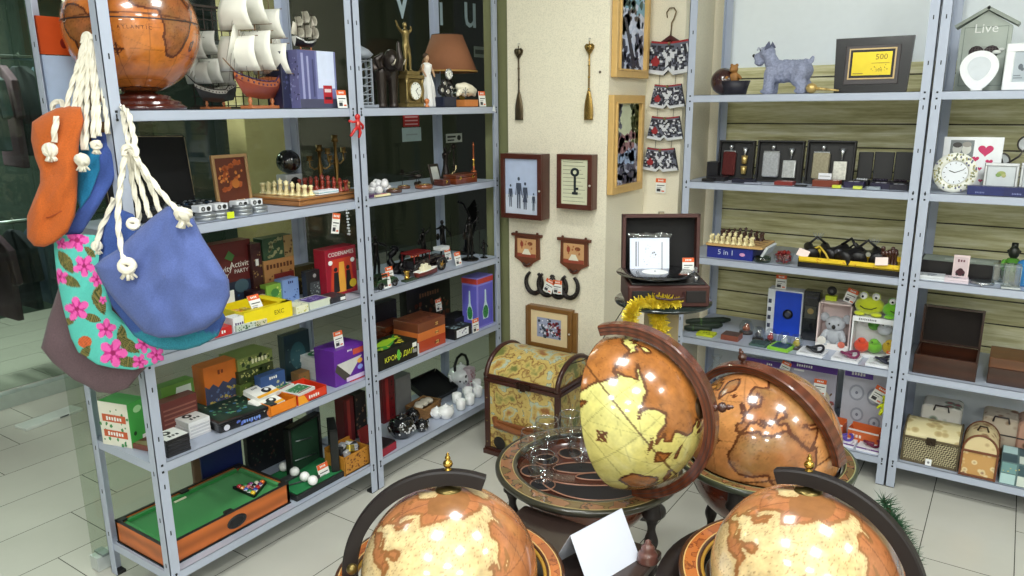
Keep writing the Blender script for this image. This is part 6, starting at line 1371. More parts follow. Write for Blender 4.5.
b = MB(M((128, 92, 48), .4, var=.2)); a = onF(527, 304, 0); e = onF(578, 352, 0); b.rbox(((a.x+e.x)/2, YF-.009, (a.z+e.z)/2-.004), (e.x-a.x, .016, a.z-e.z), .002, 1); solo(b, 'backing_board', 'brown gilt backing board behind the low framed key cabinet', 'board')
solo(MB(M((90, 80, 70), .4)).ball((0, 0, 0), .006, 8, 6), 'nail', 'small dark nail head in the plaster right of the golden shoehorn', 'nail', onF(600, 72, .002))
def painting(lab, y0, y1, z0, z1, art, base):
 w = y1-y0; h = z1-z0; t = thing('painting', lab, 'painting', Vector((PXW+.001, (y0+y1)/2, z0)), HP); fr = .034
 b = MB(M((206, 168, 104), .4, var=.12, sc=30))
 for (x, z, a, c) in ((0, fr/2, w, fr), (0, h-fr/2, w, fr), (-w/2+fr/2, h/2, fr, h-2*fr), (w/2-fr/2, h/2, fr, h-2*fr)): b.rbox((x, -.016, z), (a, .03, c), .004, 2)
 for (x, z, a, c) in ((0, fr, w-2*fr, .008), (0, h-fr, w-2*fr, .008), (-w/2+fr, h/2, .008, h-2*fr-.009), (w/2-fr, h/2, .008, h-2*fr-.009)): b.rbox((x, -.026, z), (a+.008, .02, c), .002, 1)
 b.build('frame', t); b = MB(M(base, .7)); b.box((0, -.01, h/2), (w-2*fr, .01, h-2*fr)); b.art((-w/2+fr, -.0155, fr), (w-2*fr, 0, 0), (0, 0, h-2*fr), art, .0003); b.build('canvas', t)
ya, yb2 = PX(607, 145, PXW).y, PX(638, 145, PXW).y
painting('tall gold framed painting of trees over rocks, lower on the pillar side', ya, yb2, PX(606, 195, PXW).z, PX(607, 95, PXW).z,
  [('r', 0, .5, 1, 1, (200, 206, 176)), ('r', 0, 0, 1, .5, (120, 120, 140)), ('n', 60, 0, 0, 1, .5, .12, (186, 190, 214)), ('n', 50, 0, 0, 1, .5, .09, (70, 70, 92)), ('n', 40, .05, .5, .3, .98, .07, (110, 110, 124)), ('n', 40, .7, .5, .98, .98, .09, (96, 110, 50)), ('n', 26, .68, .5, .98, .98, .07, (54, 66, 34)), ('n', 26, .1, .42, .9, .6, .09, (150, 110, 116)), ('n', 16, .2, .28, .9, .4, .12, (160, 180, 214))], (150, 150, 150))
painting('tall gold framed blue winter landscape painting, upper on the pillar side', PX(611, 40, PXW).y, PX(644, 40, PXW).y, PX(610, 77, PXW).z, PX(610, 77, PXW).z+.62,
  [('r', 0, 0, 1, .45, (186, 196, 222)), ('r', 0, .45, 1, 1, (130, 176, 200)), ('n', 50, 0, .0, 1, .6, .14, (206, 212, 234)), ('n', 30, .1, .0, .9, .3, .1, (64, 66, 88)), ('n', 40, 0, .5, 1, 1, .1, (60, 84, 80)), ('n', 24, .3, .6, 1, 1, .1, (120, 190, 210)), ('p', [(.2, .42), (.3, .42), (.62, .12), (.7, .02), (.55, .02), (.4, .2)], (50, 48, 60)), ('n', 12, .4, .4, .8, .5, .06, (90, 80, 80))], (160, 176, 200))
YR = 3.598
def pR(u, v, off=.012): return PY(u, v, YR-off)
def shorts(lab, u0, u1, v0, v1, k):
 a, b_ = pR(u0, v1), pR(u1, v1); w = (b_.x-a.x); c = pR((u0+u1)/2, v0); h = c.z-pR((u0+u1)/2, v1).z
 nx, nz = 30, 16; vs = []; cl = []
 def outline(s, tt):       # s across 0..1, tt down 0..1
  wt = .37+.13*tt; x = (s-.5)*2*wt
  low = 1-.14*abs(cos((s-.5)*2*PI))**1.0+.0
  low = .97-.10*abs(s-.5)*2; crotch = max(0, 1-abs(s-.5)/.10)*.16
  z = -tt*(low-crotch)-.05*sin(PI*s)*(1-tt)
  return x*w, z*h
 b = MB()
 rnd = random.Random(31)
 mats = [(40, 40, 52), (206, 208, 214), (150, 40, 44), (96, 98, 112), (28, 26, 34)]
 def col(s, tt):
  if tt < .14: return 3 if tt > .07 else 2
  if tt > .9: return 1
  d = hypot((s-.2)*1.1, (tt-.6)*.7)
  if d < .10: return 2
  d2 = abs(abs((s-.5)*1.2)-(.62-tt)*.5)
  if abs(s-.5) < .22 and .3 < tt < .8 and d2 < .05: return 1
  if hypot(s-.78, (tt-.55)*.8) < .09 and hypot(s-.78, (tt-.55)*.8) > .04: return 1
  n = noise.noise(Vector((s*14, tt*9, k*3)))
  return 1 if n > .25 else (3 if n > 0 else (0 if n > -.25 else 4))
 for q, (yo) in enumerate((-.010, .004)):
  o = len(b.v)
  for j in range(nz+1):
   for i in range(nx+1):
    x, z = outline(i/nx, j/nz); bul = sin(PI*min(1, max(0, i/nx)))**.5*.006; b.v.append(Vector((x, yo-(bul if q == 0 else -bul*.3), z)))
  for j in range(nz):
   for i in range(nx):
    b.use(M(mats[col((i+.5)/nx, (j+.5)/nz)] if q == 0 else mats[0], .8)); f = (o+j*(nx+1)+i, o+(j+1)*(nx+1)+i, o+(j+1)*(nx+1)+i+1, o+j*(nx+1)+i+1)
    b.f.append(f if q == 0 else f[::-1]); b.fm.append(b.cur); b.fs.append(True)
 K1 = (nx+1)*(nz+1); edge = [j*(nx+1) for j in range(nz+1)], [j*(nx+1)+nx for j in range(nz+1)], list(range(nx+1)), [nz*(nx+1)+i for i in range(nx+1)]
 b.use(M(mats[0], .8))
 for e in edge:
  for p, q in zip(e[:-1], e[1:]): b.f.append((p, q, q+K1, p+K1)); b.fm.append(b.cur); b.fs.append(False)
 b.use(M((214, 214, 210), .7)); b.tube([(lambda xz: (xz[0], -.014, xz[1]))(outline(i/nx, .98)) for i in range(nx+1)], .0025, 5)
 b.use(M((120, 110, 70), .4, .5)); b.ball((0, -.016, -.10*h), .008, 8, 6)
 return solo(b, 'boxer_shorts', lab, 'shorts', c, 0, 'patterned boxer shorts in the hanging chain')
t = thing('clothes_hanger', 'small dark wooden hanger with a metal hook on the pale recess wall', 'hanger', pR(671.5, 12), 0)
b = MB(M((70, 24, 24), .35, coat=.4)); hw = (pR(691, 40)-pR(652, 40)).x/2; b.tube([(-hw, 0, -.155), (-hw*.5, 0, -.145), (0, 0, -.118), (hw*.5, 0, -.145), (hw, 0, -.155)], [.008, .010, .015, .010, .008], 10); b.build('bar', t)
b = MB(M((120, 100, 70), .3, .8)); b.tube([(-.02, 0, -.025), (-.024, 0, .0), (-.01, 0, .018), (.012, 0, .018), (.024, 0, 0), (.014, 0, -.03), (.003, 0, -.05), (0, 0, -.12)], .003, 8); b.build('hook', t)
shorts('largest patterned boxer shorts on the hanger', 646, 695, 40, 77, 1); shorts('second patterned boxer shorts, just below the largest pair', 651, 686, 84, 110, 2); shorts('third patterned boxer shorts, between two similar pairs', 648, 684, 116, 142, 3); shorts('lowest patterned boxer shorts, just above the price tag', 643.5, 679, 147.5, 173, 4)
for k, (v0, v1) in enumerate(((74, 86), (106, 118), (139, 149))):
 b = MB(M((90, 80, 60), .6));
 for du in (-8, 8): b.tube([pR(668-2*k+du, v0), pR(667-2*k+du, v1)], .0012, 5)
 solo(b, 'cord', 'thin cords joining the boxer shorts, %s gap' % ['upper', 'middle', 'lower'][k], 'cord')
ptag(pR(660.5, 193, .006), 'price tag hanging under the lowest boxer shorts', side='B', lean=0, sc=1.42)

# ---------------------------------------------------------------- chest
c0 = PZ(484, 452, 0); c1 = Vector((-1.60, c0.y, 0)); cw = .42; cdp = .33
t = thing('map_chest', 'domed trunk covered in an old map print with dark brown edging', 'chest', Vector((c0.x+cw/2+.005, c0.y+.01, 0)), 0)
def mapmat():
 m = NEWM('old_map_print'); m.use_nodes = True
 N = m.node_tree.nodes; L = m.node_tree.links; b = N['Principled BSDF']; tc = N.new('ShaderNodeTexCoord')
 nz = N.new('ShaderNodeTexNoise'); nz.inputs['Scale'].default_value = 9; nz.inputs['Detail'].default_value = 8; L.new(tc.outputs['Object'], nz.inputs['Vector'])
 cr = N.new('ShaderNodeValToRGB'); e = cr.color_ramp.elements; e[0].position = .36; e[0].color = rgb((120, 124, 62)); e[1].position = .66; e[1].color = rgb((150, 96, 48))
 for p, c in ((.42, (204, 180, 104)), (.465, (128, 84, 40)), (.472, (196, 168, 92)), (.53, (210, 186, 112)), (.537, (110, 90, 50)), (.545, (176, 196, 180)), (.60, (200, 172, 96))): q = e.new(p); q.color = rgb(c)
 L.new(nz.outputs['Fac'], cr.inputs[0]); L.new(cr.outputs[0], b.inputs['Base Color']); b.inputs['Roughness'].default_value = .38; b.inputs['Coat Weight'].default_value = .25
 return m
MAPM = mapmat(); EDG = M((62, 28, 18), .35, var=.2, coat=.3); hb = .395; R_ = cdp/2
prof = [(cdp/2-R_*cos(a), hb+.125*sin(a)) for a in [i*PI/18 for i in range(19)]]
b = MB(MAPM); b.box((0, cdp/2, hb/2+.02), (cw-.01, cdp-.01, hb-.03)); b.build('body', t)
b = MB(MAPM); n = len(prof)
for i in range(n-1): b.add([(-cw/2+.005, *prof[i]), (cw/2-.005, *prof[i]), (cw/2-.005, *prof[i+1]), (-cw/2+.005, *prof[i+1])], [(0, 1, 2, 3)], True)
b.add([(x, *p) for x in (cw/2-.005,) for p in prof], [tuple(range(n))], False); b.add([(-cw/2+.005, *p) for p in prof], [tuple(range(n-1, -1, -1))], False); b.build('lid', t)
b = MB(EDG)
for x in (-cw/2+.012, cw/2-.012):
 b.tube([(x, p[0], p[1]) for p in prof], .013, 8)
 for y in (.006, cdp-.006): b.rbox((x, y, hb/2), (.03, .016, hb), .003)
for z in (.018, hb-.012, hb+.012):
 for y in (.0, cdp): b.rbox((0, y, z), (cw, .014, .03 if z < .1 else .02), .003, 1, ax='x')
 for x in (-cw/2, cw/2): b.rbox((x, cdp/2, z), (.014, cdp, .03 if z < .1 else .02), .003, 1, ax='y')
b.build('edging', t)
b = MB(EDG); b.rbox((0, -.008, .012), (cw+.01, .02, .024), .003); b.build('foot_rail', t)
b = MB(M((54, 34, 24), .3, .6)); b.rbox((.02, -.012, hb-.002), (.075, .010, .032), .004); b.rbox((.02, -.018, hb-.004), (.03, .008, .04), .004); b.build('latch', t)
b = MB(M((130, 78, 44), .4)); b.tube([(-cw*.36, -.006, hb*.50), (-cw*.3, -.03, hb*.44), (0, -.036, hb*.42), (cw*.3, -.03, hb*.44), (cw*.36, -.006, hb*.50)], .014, 8); b.rbox((0, -.012, hb*.43), (cw*.72, .014, .045), .006); b.build('handle_bar', t)
b = MB(M((20, 14, 12), .5))
for x in (-cw*.3, .0, cw*.3): b.lathe([(.034, .002), (0, .0035)], 20, (x, 0, hb*.17), 'y', cap=False)
b.build('round_openings', t)
b = MB(BRASSD)
for x in (-cw/2+.012, cw/2-.012):
 for z in (.06, .17, .29, .43): b.ball((x, -.003 if z < hb else .02, z), .004, 6, 4)
b.build('studs', t)

# ---------------------------------------------------------------- record player on its stand
tp0 = PD(663, 299, 2.93); zt2 = tp0.z
t = thing('display_stand', 'small round dark topped stand with a beige column under the record player', 'stand', Vector((tp0.x, tp0.y, 0)), YAW)
MB(M((24, 34, 32), .15, coat=.6)).lathe([(0, zt2-.012), (.185, zt2-.012), (.188, zt2-.006), (.185, zt2), (0, zt2)], 48).build('round_top', t)
b = MB(M((176, 160, 124), .6)); b.rbox((0, .02, zt2-.17), (.12, .10, .31), .006); b.use(EBONY).rbox((-.03, .02, (zt2-.32)/2+.004), (.04, .04, zt2-.33), .004); b.build('column', t); b = MB(M((60, 56, 50), .4)); b.lathe([(0, 0), (.08, 0), (.08, .014), (.02, .02), (0, .02)], 32, (-.03, .02, 0)); b.build('base', t)
t = thing('record_player', 'open brown suitcase record player with a black record on it', 'record player', Vector((tp0.x, tp0.y, zt2+.0008)), YAW-.03)
BRN = M((70, 36, 32), .5, var=.15); w_, d_, h_ = .305, .25, .08
MB(BRN).rbox((0, 0, h_/2), (w_, d_, h_), .012, 3).build('case', t)
for x in (-.1, .1): MB(M((24, 20, 22), .6)).rbox((x, -d_/2-.001, h_*.5), (.075, .006, .045), .003).build('speaker_grille', t)
b = MB(M((56, 30, 30), .4)); b.tube([(-.055, -d_/2, .055), (-.05, -d_/2-.02, .04), (0, -d_/2-.026, .034), (.05, -d_/2-.02, .04), (.055, -d_/2, .055)], .005, 8); b.build('handle', t)
LT = Matrix.Rotation(-.10, 4, 'X'); b = MB(BRN); b.T = TR((0, d_/2-.004, h_+.002)) @ LT
for (x, z, a, c) in ((0, .006, w_, .012), (0, .226, w_, .014), (-w_/2+.007, .116, .014, .232), (w_/2-.007, .116, .014, .232)): b.rbox((x, -.02, z), (a, .05, c), .003, 2)
b.use(M((16, 14, 16), .8)).box((0, .003, .116), (w_-.01, .004, .226)); b.use(M((150, 140, 120), .3, .8)).rbox((0, -.03, .237), (.022, .02, .012), .003); b.build('lid', t)
b = MB(M((30, 30, 32), .4)); b.rbox((0, 0, h_+.004), (w_-.03, d_-.03, .008), .004); b.ball((.12, -.05, h_+.016), .009, 10, 6); b.use(M((200, 200, 204), .2, .9)); b.lathe([(.008, 0), (.008, .018), (.005, .024), (0, .024)], 12, (.105, -.085, h_+.006)); b.tube([(.13, .07, h_+.03), (.12, .0, h_+.034), (.08, -.06, h_+.03)], .0035, 7); b.lathe([(.014, 0), (.014, .026), (0, .026)], 14, (.13, .07, h_+.006)); b.build('deck', t)
VIN = M((12, 12, 14), .18, var=.05, coat=.6)
b = MB(VIN); b.lathe([(0, 0), (.148, 0), (.149, .001), (.148, .002), (.05, .0016), (0, .0016)], 64); b.use(M((226, 226, 224), .5)).lathe([(.05, .0022), (.0, .0024)], 32, cap=False); b.use(M((190, 190, 196), .3)).lathe([(.004, 0), (.004, .008), (0, .009)], 10); b.use(M((60, 60, 66), .15));
for r in (.07, .09, .11, .13): b.lathe([(r, .0021), (r+.0012, .0022)], 64, cap=False)
rp = t.location+Vector((0, 0, h_+.026))+Vector((-.035*cos(YAW), -.035*sin(YAW), 0))-Vector((sin(YAW), -cos(YAW), 0))*-.02*-1
solo(b, 'vinyl_record', 'black vinyl record with white centre label on the record player', 'record', rp+Vector((.02*sin(YAW), -.02*cos(YAW), 0)), YAW)
b = MB(M((60, 60, 62), .5)); b.lathe([(.09, -.017), (.09, -.003), (0, -.003)], 32); o = b.build('platter', t); o.location = t.matrix_world.inverted() @ (rp) if False else Vector((-.035, .0, h_+.0245))
b = MB(M((220, 226, 244), .5, var=.02)); b.box((0, 0, .07), (.155, .004, .14)); b.art((-.0775, -.002, 0), (.155, 0, 0), (0, 0, .14), [('r', .1, .08, .9, .12, (180, 184, 200)), ('r', .14, .2, .17, .9, (110, 110, 120)), ('r', .2, .2, .22, .9, (140, 140, 150)), ('r', .8, .1, .83, .88, (150, 150, 160)), ('n', 14, .35, .2, .75, .7, .015, (150, 154, 170)), ('n', 5, .5, .5, .66, .6, .02, (60, 60, 70)), ('n', 8, .3, .5, .6, .8, .02, (190, 194, 206))])
cf = Vector((cos(YAW), sin(YAW), 0)); cb2 = Vector((-sin(YAW), cos(YAW), 0))
solo(b, 'record_sleeve', 'white printed record sleeve in clear wrap standing inside the player lid', 'record sleeve', t.location+cf*-.045+cb2*.06+Vector((0, 0, h_+.009)), YAW, rot=(-.18, 0, YAW))
b = MB(GLASS); grid_surf(b, lambda a_, c_: ((a_-.5)*.17, -.004+.006*sin(a_*25+c_*9), .142+.018*c_+.004*sin(a_*19)), 20, 3); solo(b, 'plastic_wrap', 'crumpled clear film sticking up above the white record sleeve', 'wrap', t.location+cf*-.045+cb2*.056+Vector((0, 0, h_+.009)), rot=(-.18, 0, YAW))
ptag(t.location+cf*.105+cb2*.05+Vector((0, 0, h_+.009)), 'price tag standing inside the record player lid', turn=YAW, side='B', sc=1.2)
b = MB(M((236, 204, 60), .35, .45, var=.35)); rnd = random.Random(2)
paths = [[(u, v) for u, v in ((631, 318), (637, 304), (650, 300), (664, 301), (678, 304))], [(652, 302), (655, 318), (660, 332), (668, 345), (676, 356), (684, 362)], [(662, 303), (660, 316), (664, 330)], [(634, 306), (629, 316), (632, 324)]]
for pth in paths:
 P3 = [PD(u, v, 2.80) for u, v in pth]
 b.tube(P3, .002, 5)
 for i in range(len(P3)-1):
  for k in range(240):
   p = P3[i].lerp(P3[i+1], rnd.random()); d = Vector((rnd.gauss(0, 1), rnd.gauss(0, 1), rnd.gauss(0, 1))).normalized(); e = p+d*rnd.uniform(.018, .034); s_ = d.orthogonal().normalized()*.0016
   b.add([p-s_, p+s_, e+s_, e-s_], [(0, 1, 2, 3)], False)
o = solo(b, 'tinsel_garland', 'gold tinsel garland hanging under the record player stand', 'tinsel')
b = MB(M((30, 26, 22), .5)); b.tube([PD(627, 300, 2.86), PD(622, 311, 2.9), PD(615, 322, 3.0), PD(606, 334, 3.1), PD(600, 343, 3.15), PD(594, 352, 3.2), PD(584, 360, 3.3), PD(570, 364, 3.4)], .0022, 6); solo(b, 'power_cord', 'thin dark power cord running down from the record player', 'cord')

# ---------------------------------------------------------------- bags on the end of the left shelving
def smooth_loop(pts, k=6):
 n = len(pts); o = []
 for i in range(n):
  p0, p1, p2, p3 = [Vector(pts[(i+j-1) % n]) for j in range(4)]
  for s in range(k):
   t_ = s/k; o.append(.5*((2*p1)+(p2-p0)*t_+(2*p0-5*p1+4*p2-p3)*t_*t_+(3*p1-p0-3*p2+p3)*t_**3))
 return o
def puff(name, parent, pts, dd, thick, mat, colf=None, k=6, rings=16, wr=.25, sharp=True):
 """soft bag body: outline read at its own distance dd, filled and swollen toward the front and back"""
 L_ = smooth_loop([(p[0], p[1], 0) for p in pts], k) if not sharp else []
 if sharp:
  n0 = len(pts)
  for i in range(n0):
   a, b_ = Vector((*pts[i], 0)), Vector((*pts[(i+1) % n0], 0))
   for s in range(k): L_.append(a.lerp(b_, s/k))
 n = len(L_); c = sum(L_, Vector((0, 0, 0)))/n; V = []; F = []; C = []; w0 = parent.location
 for side in (1, -1):
  for r in range(rings+1):
   q = 1-(r/rings)**1.15*.999; th = (1-q**2.6)**.5
   for p in L_:
    x = c.lerp(p, q); P = PD(x.x, x.y, dd); f = thick*th*(1+wr*noise.noise(Vector((x.x*.05, x.y*.035, side*3)))*2)+.004*(1 if r < rings*.92 else 1)*noise.noise(Vector((x.x*.14+x.y*.07, x.y*.03, 1)))*th
    V.append(P-(P-CAM).normalized()*f*side-w0); C.append((x.x, x.y))
 off = (rings+1)*n
 for sd in (0, 1):
  for r in range(rings):
   for j in range(n):
    a = (sd*off+r*n+j, sd*off+r*n+(j+1) % n, sd*off+(r+1)*n+(j+1) % n, sd*off+(r+1)*n+j); F.append(a if sd else a[::-1])
 F.append(tuple(rings*n+j for j in range(n))); F.append(tuple(off+rings*n+n-1-j for j in range(n)))
 me = bpy.data.meshes.new(name); me.from_pydata([tuple(v) for v in V], [], F)
 if colf:
  ca = np.ones((len(V), 4), np.float32)
  for i, p in enumerate(C): ca[i, :3] = rgb(colf(*p))[:3]
  at = me.color_attributes.new('Col', 'FLOAT_COLOR', 'POINT'); at.data.foreach_set('color', ca.ravel())
 me.materials.append(mat); me.polygons.foreach_set('use_smooth', [True]*len(F)); me.update()
 o = bpy.data.objects.new(name, me); COL.objects.link(o); o.parent = parent
 wd_ = o.modifiers.new('weld', 'WELD'); wd_.merge_threshold = .00005
 return o
def fabric(c, sc=260, v=.35): return M(c, .95, var=v, sc=sc, bump=.5, sheen=.08)
ROPE = M((226, 220, 204), .85, var=.1, sc=60)
def rope(parent, pts, dd, r=.0076, name='rope_handle', n=60):
 P3 = [PD(p[0], p[1], dd+(p[2] if len(p) > 2 else 0)) for p in pts]; k = len(P3); o = []
 for i in range(k-1):
  p0, p1, p2, p3 = P3[max(i-1, 0)], P3[i], P3[i+1], P3[min(i+2, k-1)]; m = max(4, int((p2-p1).length/.0035))
  for s in range(m):
   t_ = s/m; o.append(.5*((2*p1)+(p2-p0)*t_+(2*p0-5*p1+4*p2-p3)*t_*t_+(3*p1-p0-3*p2+p3)*t_**3)-parent.location)
 o.append(P3[-1]-parent.location)
 return MB(ROPE).tube(o, r*.9, 15, twist=.36, pitch=.045).build(name, parent)
def knot(parent, u, v, dd, s=.02, tail=True):
 c = PD(u, v, dd)-parent.location; b = MB(ROPE); rnd = random.Random(int(u*7+v))
 for k in range(3):
  ax = Vector((rnd.uniform(-1, 1), rnd.uniform(-1, 1), rnd.uniform(-1, 1))).normalized(); e1 = ax.orthogonal().normalized(); e2 = ax.cross(e1)
  b.tube([c+e1*(s*.62*cos(a))+e2*(s*.62*sin(a)) for a in [i*PI/12 for i in range(24)]], s*.44, 12, twist=.2, pitch=.06, closed=True)
 if tail:
  for k in range(16): d = Vector((rnd.uniform(-.5, .5), rnd.uniform(-.5, .5), -1)).normalized(); b.tube([c+Vector((0, 0, -s*.5)), c+d*s*1.8], [s*.3, s*.12], 5)
 return b.build('knot', parent)
def bag(lab, u, v, dd):
 return thing('rope_bag', lab, 'bag', PD(u, v, dd), 0)
t = bag('rust orange fabric bag with rope handles, leftmost of the hanging bags', 57, 175, 2.19)
puff('bag_body', t, [(32, 122), (44, 114), (57, 108), (70, 106), (81, 107), (84, 121), (79, 142), (78, 171), (77, 199), (75, 216), (68, 232), (54, 243), (44, 247), (34, 246), (27, 238), (27, 216), (35, 196), (40, 183), (40, 171), (35, 158), (31, 140)], 2.16, .04, fabric((182, 88, 28)), wr=.35)
rope(t, [(54, 142, -.05), (55, 128, -.06), (57, 117, -.05)], 2.17); knot(t, 50, 150, 2.12, .019); knot(t, 82, 160, 2.13, .019)
rope(t, [(53, 113), (53, 105), (60, 101), (64, 108)], 2.2, .007)
b = MB(M((150, 66, 24), .9)); b.tube([PD(u, v, d)-t.location for u, v, d in ((79, 110, 2.17), (68, 145, 2.145), (63, 180, 2.135), (60, 212, 2.14))], .0022, 5); b.tube([PD(u, v, d)-t.location for u, v, d in ((34, 220, 2.15), (50, 217, 2.135), (62, 211, 2.14), (75, 216, 2.17))], .0018, 5); b.build('seam', t)
t = bag('teal blue fabric bag squeezed between the orange and royal blue bags', 88, 170, 2.22)
puff('bag_body', t, [(77, 146), (82, 142), (91, 144), (100, 154), (100, 170), (90, 196), (80, 210), (76, 195), (78, 170)], 2.21, .02, fabric((28, 122, 168))); rope(t, [(88, 40), (84, 75), (80, 118), (84, 150)], 2.17, .0068)
t = bag('royal blue fabric bag hanging between the teal bag and the shelf post', 98, 190, 2.2)
puff('bag_body', t, [(91, 136), (99, 133), (108, 132), (116, 134), (124, 138), (122, 158), (113, 182), (98, 208), (82, 233), (72, 238), (64, 237), (70, 224), (82, 202), (94, 182), (102, 165), (98, 152), (93, 144)], 2.235, .028, fabric((62, 86, 158)))
rope(t, [(90, 40), (96, 80), (98, 110), (99, 136)], 2.17, .0068); rope(t, [(91, 40), (101, 80), (106, 112), (108, 134)], 2.18, .0068); knot(t, 96, 145, 2.14, .015)
t2 = t
for pts in ([(85, 39), (78, 66), (70, 92), (66, 110)], [(86, 37), (82, 66), (77, 92), (73, 112)], [(87, 37), (88, 70), (87, 100), (86, 150)], [(89, 38), (93, 75), (94, 105), (93, 138)]): rope(t2, pts, 2.165, .0068)
rope(t2, [(83, 44), (85, 37), (89, 35), (93, 40)], 2.17, .009)
t = thing('bag_hook', 'steel hook on the end of the left shelving, holding the upper bag ropes', 'hook', PD(88, 37, 2.19)); MB(SIL).tube([(0, .09, .0), (0, .02, 0), (0, -.005, -.006), (0, -.012, .012)], .003, 6).build('hook', t)
t = bag('dull brown purple fabric bag hanging lowest, behind the floral bag', 90, 340, 2.24)
puff('bag_body', t, [(59, 286), (90, 282), (125, 300), (150, 350), (147, 367), (140, 374), (128, 388), (112, 394), (97, 392), (85, 385), (74, 380), (53, 363), (41, 348), (48, 320)], 2.29, .03, fabric((96, 76, 82)))
FL_ = [(77, 240, 12), (84, 266, 11), (97, 279, 8), (77, 309, 12), (106, 329, 10), (113, 353, 14), (144, 344, 9), (156, 355, 9), (60, 277, 8), (62, 244, 6), (140, 362, 8), (103, 300, 4)]
LV_ = [(66, 262, 1.0, 14), (70, 281, .5, 12), (100, 303, 1.2, 13), (97, 294, 1.9, 11), (128, 345, .6, 14), (122, 336, 1.5, 12), (84, 354, 2.2, 11), (128, 362, .1, 13), (68, 322, 2.6, 10), (90, 252, .8, 8), (92, 318, .3, 10)]
def floral(x, y):
 for k, (fx, fy, r) in enumerate(FL_):
  dx, dy = x-fx, y-fy; d = hypot(dx, dy); a = atan2(dy, dx)+k
  if d < r*(.55+.5*abs(cos(2.5*a))):
   if d < r*.2: return (150, 20, 90)
   return (226, 90, 172) if (cos(5*a) > -.3 or d > r*.75) else (190, 40, 130)
 for (lx, ly, a, r) in LV_:
  dx, dy = x-lx, y-ly; u_ = dx*cos(a)+dy*sin(a); v_ = -dx*sin(a)+dy*cos(a)
  if abs(u_) < r and abs(v_) < r*.42*(1-(u_/r)**2): return (52, 66, 26) if int(u_*1.1) % 2 else (122, 110, 58)
 if hypot((x-85)/7, (y-342)/6) < 1: return (206, 96, 50) if (int(x)+int(y)) % 3 else (150, 70, 30)
 return (84, 186, 174)
t = bag('turquoise tropical floral bag with pink hibiscus flowers', 105, 300, 2.16)
puff('bag_body', t, [(54, 236), (75, 234), (95, 235), (104, 252), (108, 280), (112, 310), (140, 338), (163, 348), (164, 360), (150, 366), (133, 370), (112, 368), (97, 364.5), (78, 352), (71, 338), (63, 308), (57, 279), (54, 250)], 2.215, .03, vcmat('floral_cloth', .85, 0, grain=.05, sc=200), colf=floral, k=16, rings=56, wr=.15)
rope(t, [(114, 198), (108, 214), (101, 228), (97, 244)], 2.13, .007); knot(t, 97, 246, 2.12, .014)
t = bag('dark blue and teal bag hidden behind the front denim bag', 150, 320, 2.12)
puff('bag_body', t, [(100, 244), (104, 214), (113, 206), (133, 214), (150, 240), (205, 280), (226, 318), (218, 336), (200, 346), (185, 350), (165, 350), (150, 346), (134, 336), (112, 306), (98, 270)], 2.145, .03, vcmat('blue_teal_cloth', .95, 0, grain=.2, sc=260), colf=lambda x, y: (58, 84, 150) if y < 332 else (44, 128, 150))
rope(t, [(129, 150), (133, 185), (139, 212), (136, 224)], 2.1, .007); knot(t, 133, 224, 2.06, .017, tail=False)
for pts in ([(130, 150), (141, 186), (150, 218)], [(131, 149), (150, 185), (160, 212)]): rope(t, pts, 2.09, .0068)
t = bag('large denim blue fabric bag in front with two knotted rope handles', 165, 275, 2.08)
puff('bag_body', t, [(94, 266), (103, 258), (118, 249), (131, 236), (151, 218), (170, 204), (178, 207), (194, 219), (203, 238), (217, 260), (229, 280), (230, 296), (221, 317), (206, 329), (190, 334), (177, 337), (159, 338), (144, 333), (130, 318), (116, 302), (103, 285)], 2.06, .048, fabric((82, 98, 156)), wr=.3)
b = MB(M((70, 88, 146), .9)); b.tube([PD(u, v, 2.055)-t.location for u, v in ((96, 268), (112, 283), (128, 303), (146, 320), (160, 326), (180, 324), (204, 314))], .0018, 5); b.build('seam', t)
rope(t, [(126, 151), (121, 180), (118, 215), (120, 240), (125, 262, -.03)], 2.055, .0072); knot(t, 127, 266, 2.0, .022); rope(t, [(132, 151), (150, 178), (166, 198), (180, 213, -.03)], 2.055, .0072); knot(t, 183, 214, 2.0, .022)
rope(t, [(122, 107, .1), (128, 113, .06), (132, 128, .03), (135, 146, 0), (128, 150, -.01)], 2.1, .0074); rope(t, [(123, 112, .1), (126, 130, .04), (131, 150, 0)], 2.1, .007)
rope(t, [(124, 156), (124, 149), (130, 146), (136, 150), (136, 157)], 2.05, .0074)
t = thing('bag_hook', 'steel hook on the front shelf post, holding the denim bag rope', 'hook', PD(122, 108, 2.2)); MB(SIL).tube([(-.03, .03, .0), (0, 0, 0), (.006, -.005, -.006), (.008, -.008, .012)], .003, 6).build('hook', t)
def gsign(lab, u0, u1, v0, v1, art, base):
 a = PX(u0, v0, GX+.008); b_ = PX(u1, v0, GX+.008); c = PX(u0, v1, GX+.008); w = b_.y-a.y; h = a.z-c.z
 b = MB(M(base, .5)); b.box((0, 0, h/2), (w, .001, h)); b.art((-w/2, -.0006, 0), (w, 0, 0), (0, 0, h), art, .0003); solo(b, 'notice', lab, 'notice', Vector((GX+.007, (a.y+b_.y)/2, c.z)), HP)
gsign('red notice with white writing taped to the glass', 403, 419, 114, 127, [('r', .1, .15+.28*k, .9, .24+.28*k, (240, 190, 190)) for k in range(3)], (190, 30, 34))
gsign('pale grey notice below the red one on the glass', 402, 421, 128, 142, [('r', .2, .45, .8, .55, (160, 176, 180))], (188, 208, 210))
gsign('small white printed sticker on the glass near the pillar', 446, 462, 134, 143, [('r', .08, .55, .6, .75, K), ('r', .08, .2, .5, .35, K), ('e', .8, .5, .12, .3, K)], (196, 200, 196))
gsign('grey rectangular sticker on the glass beside the lampshade', 474, 485, 46, 57, [('r', .1, .3, .9, .7, (60, 66, 62))], (130, 140, 134))
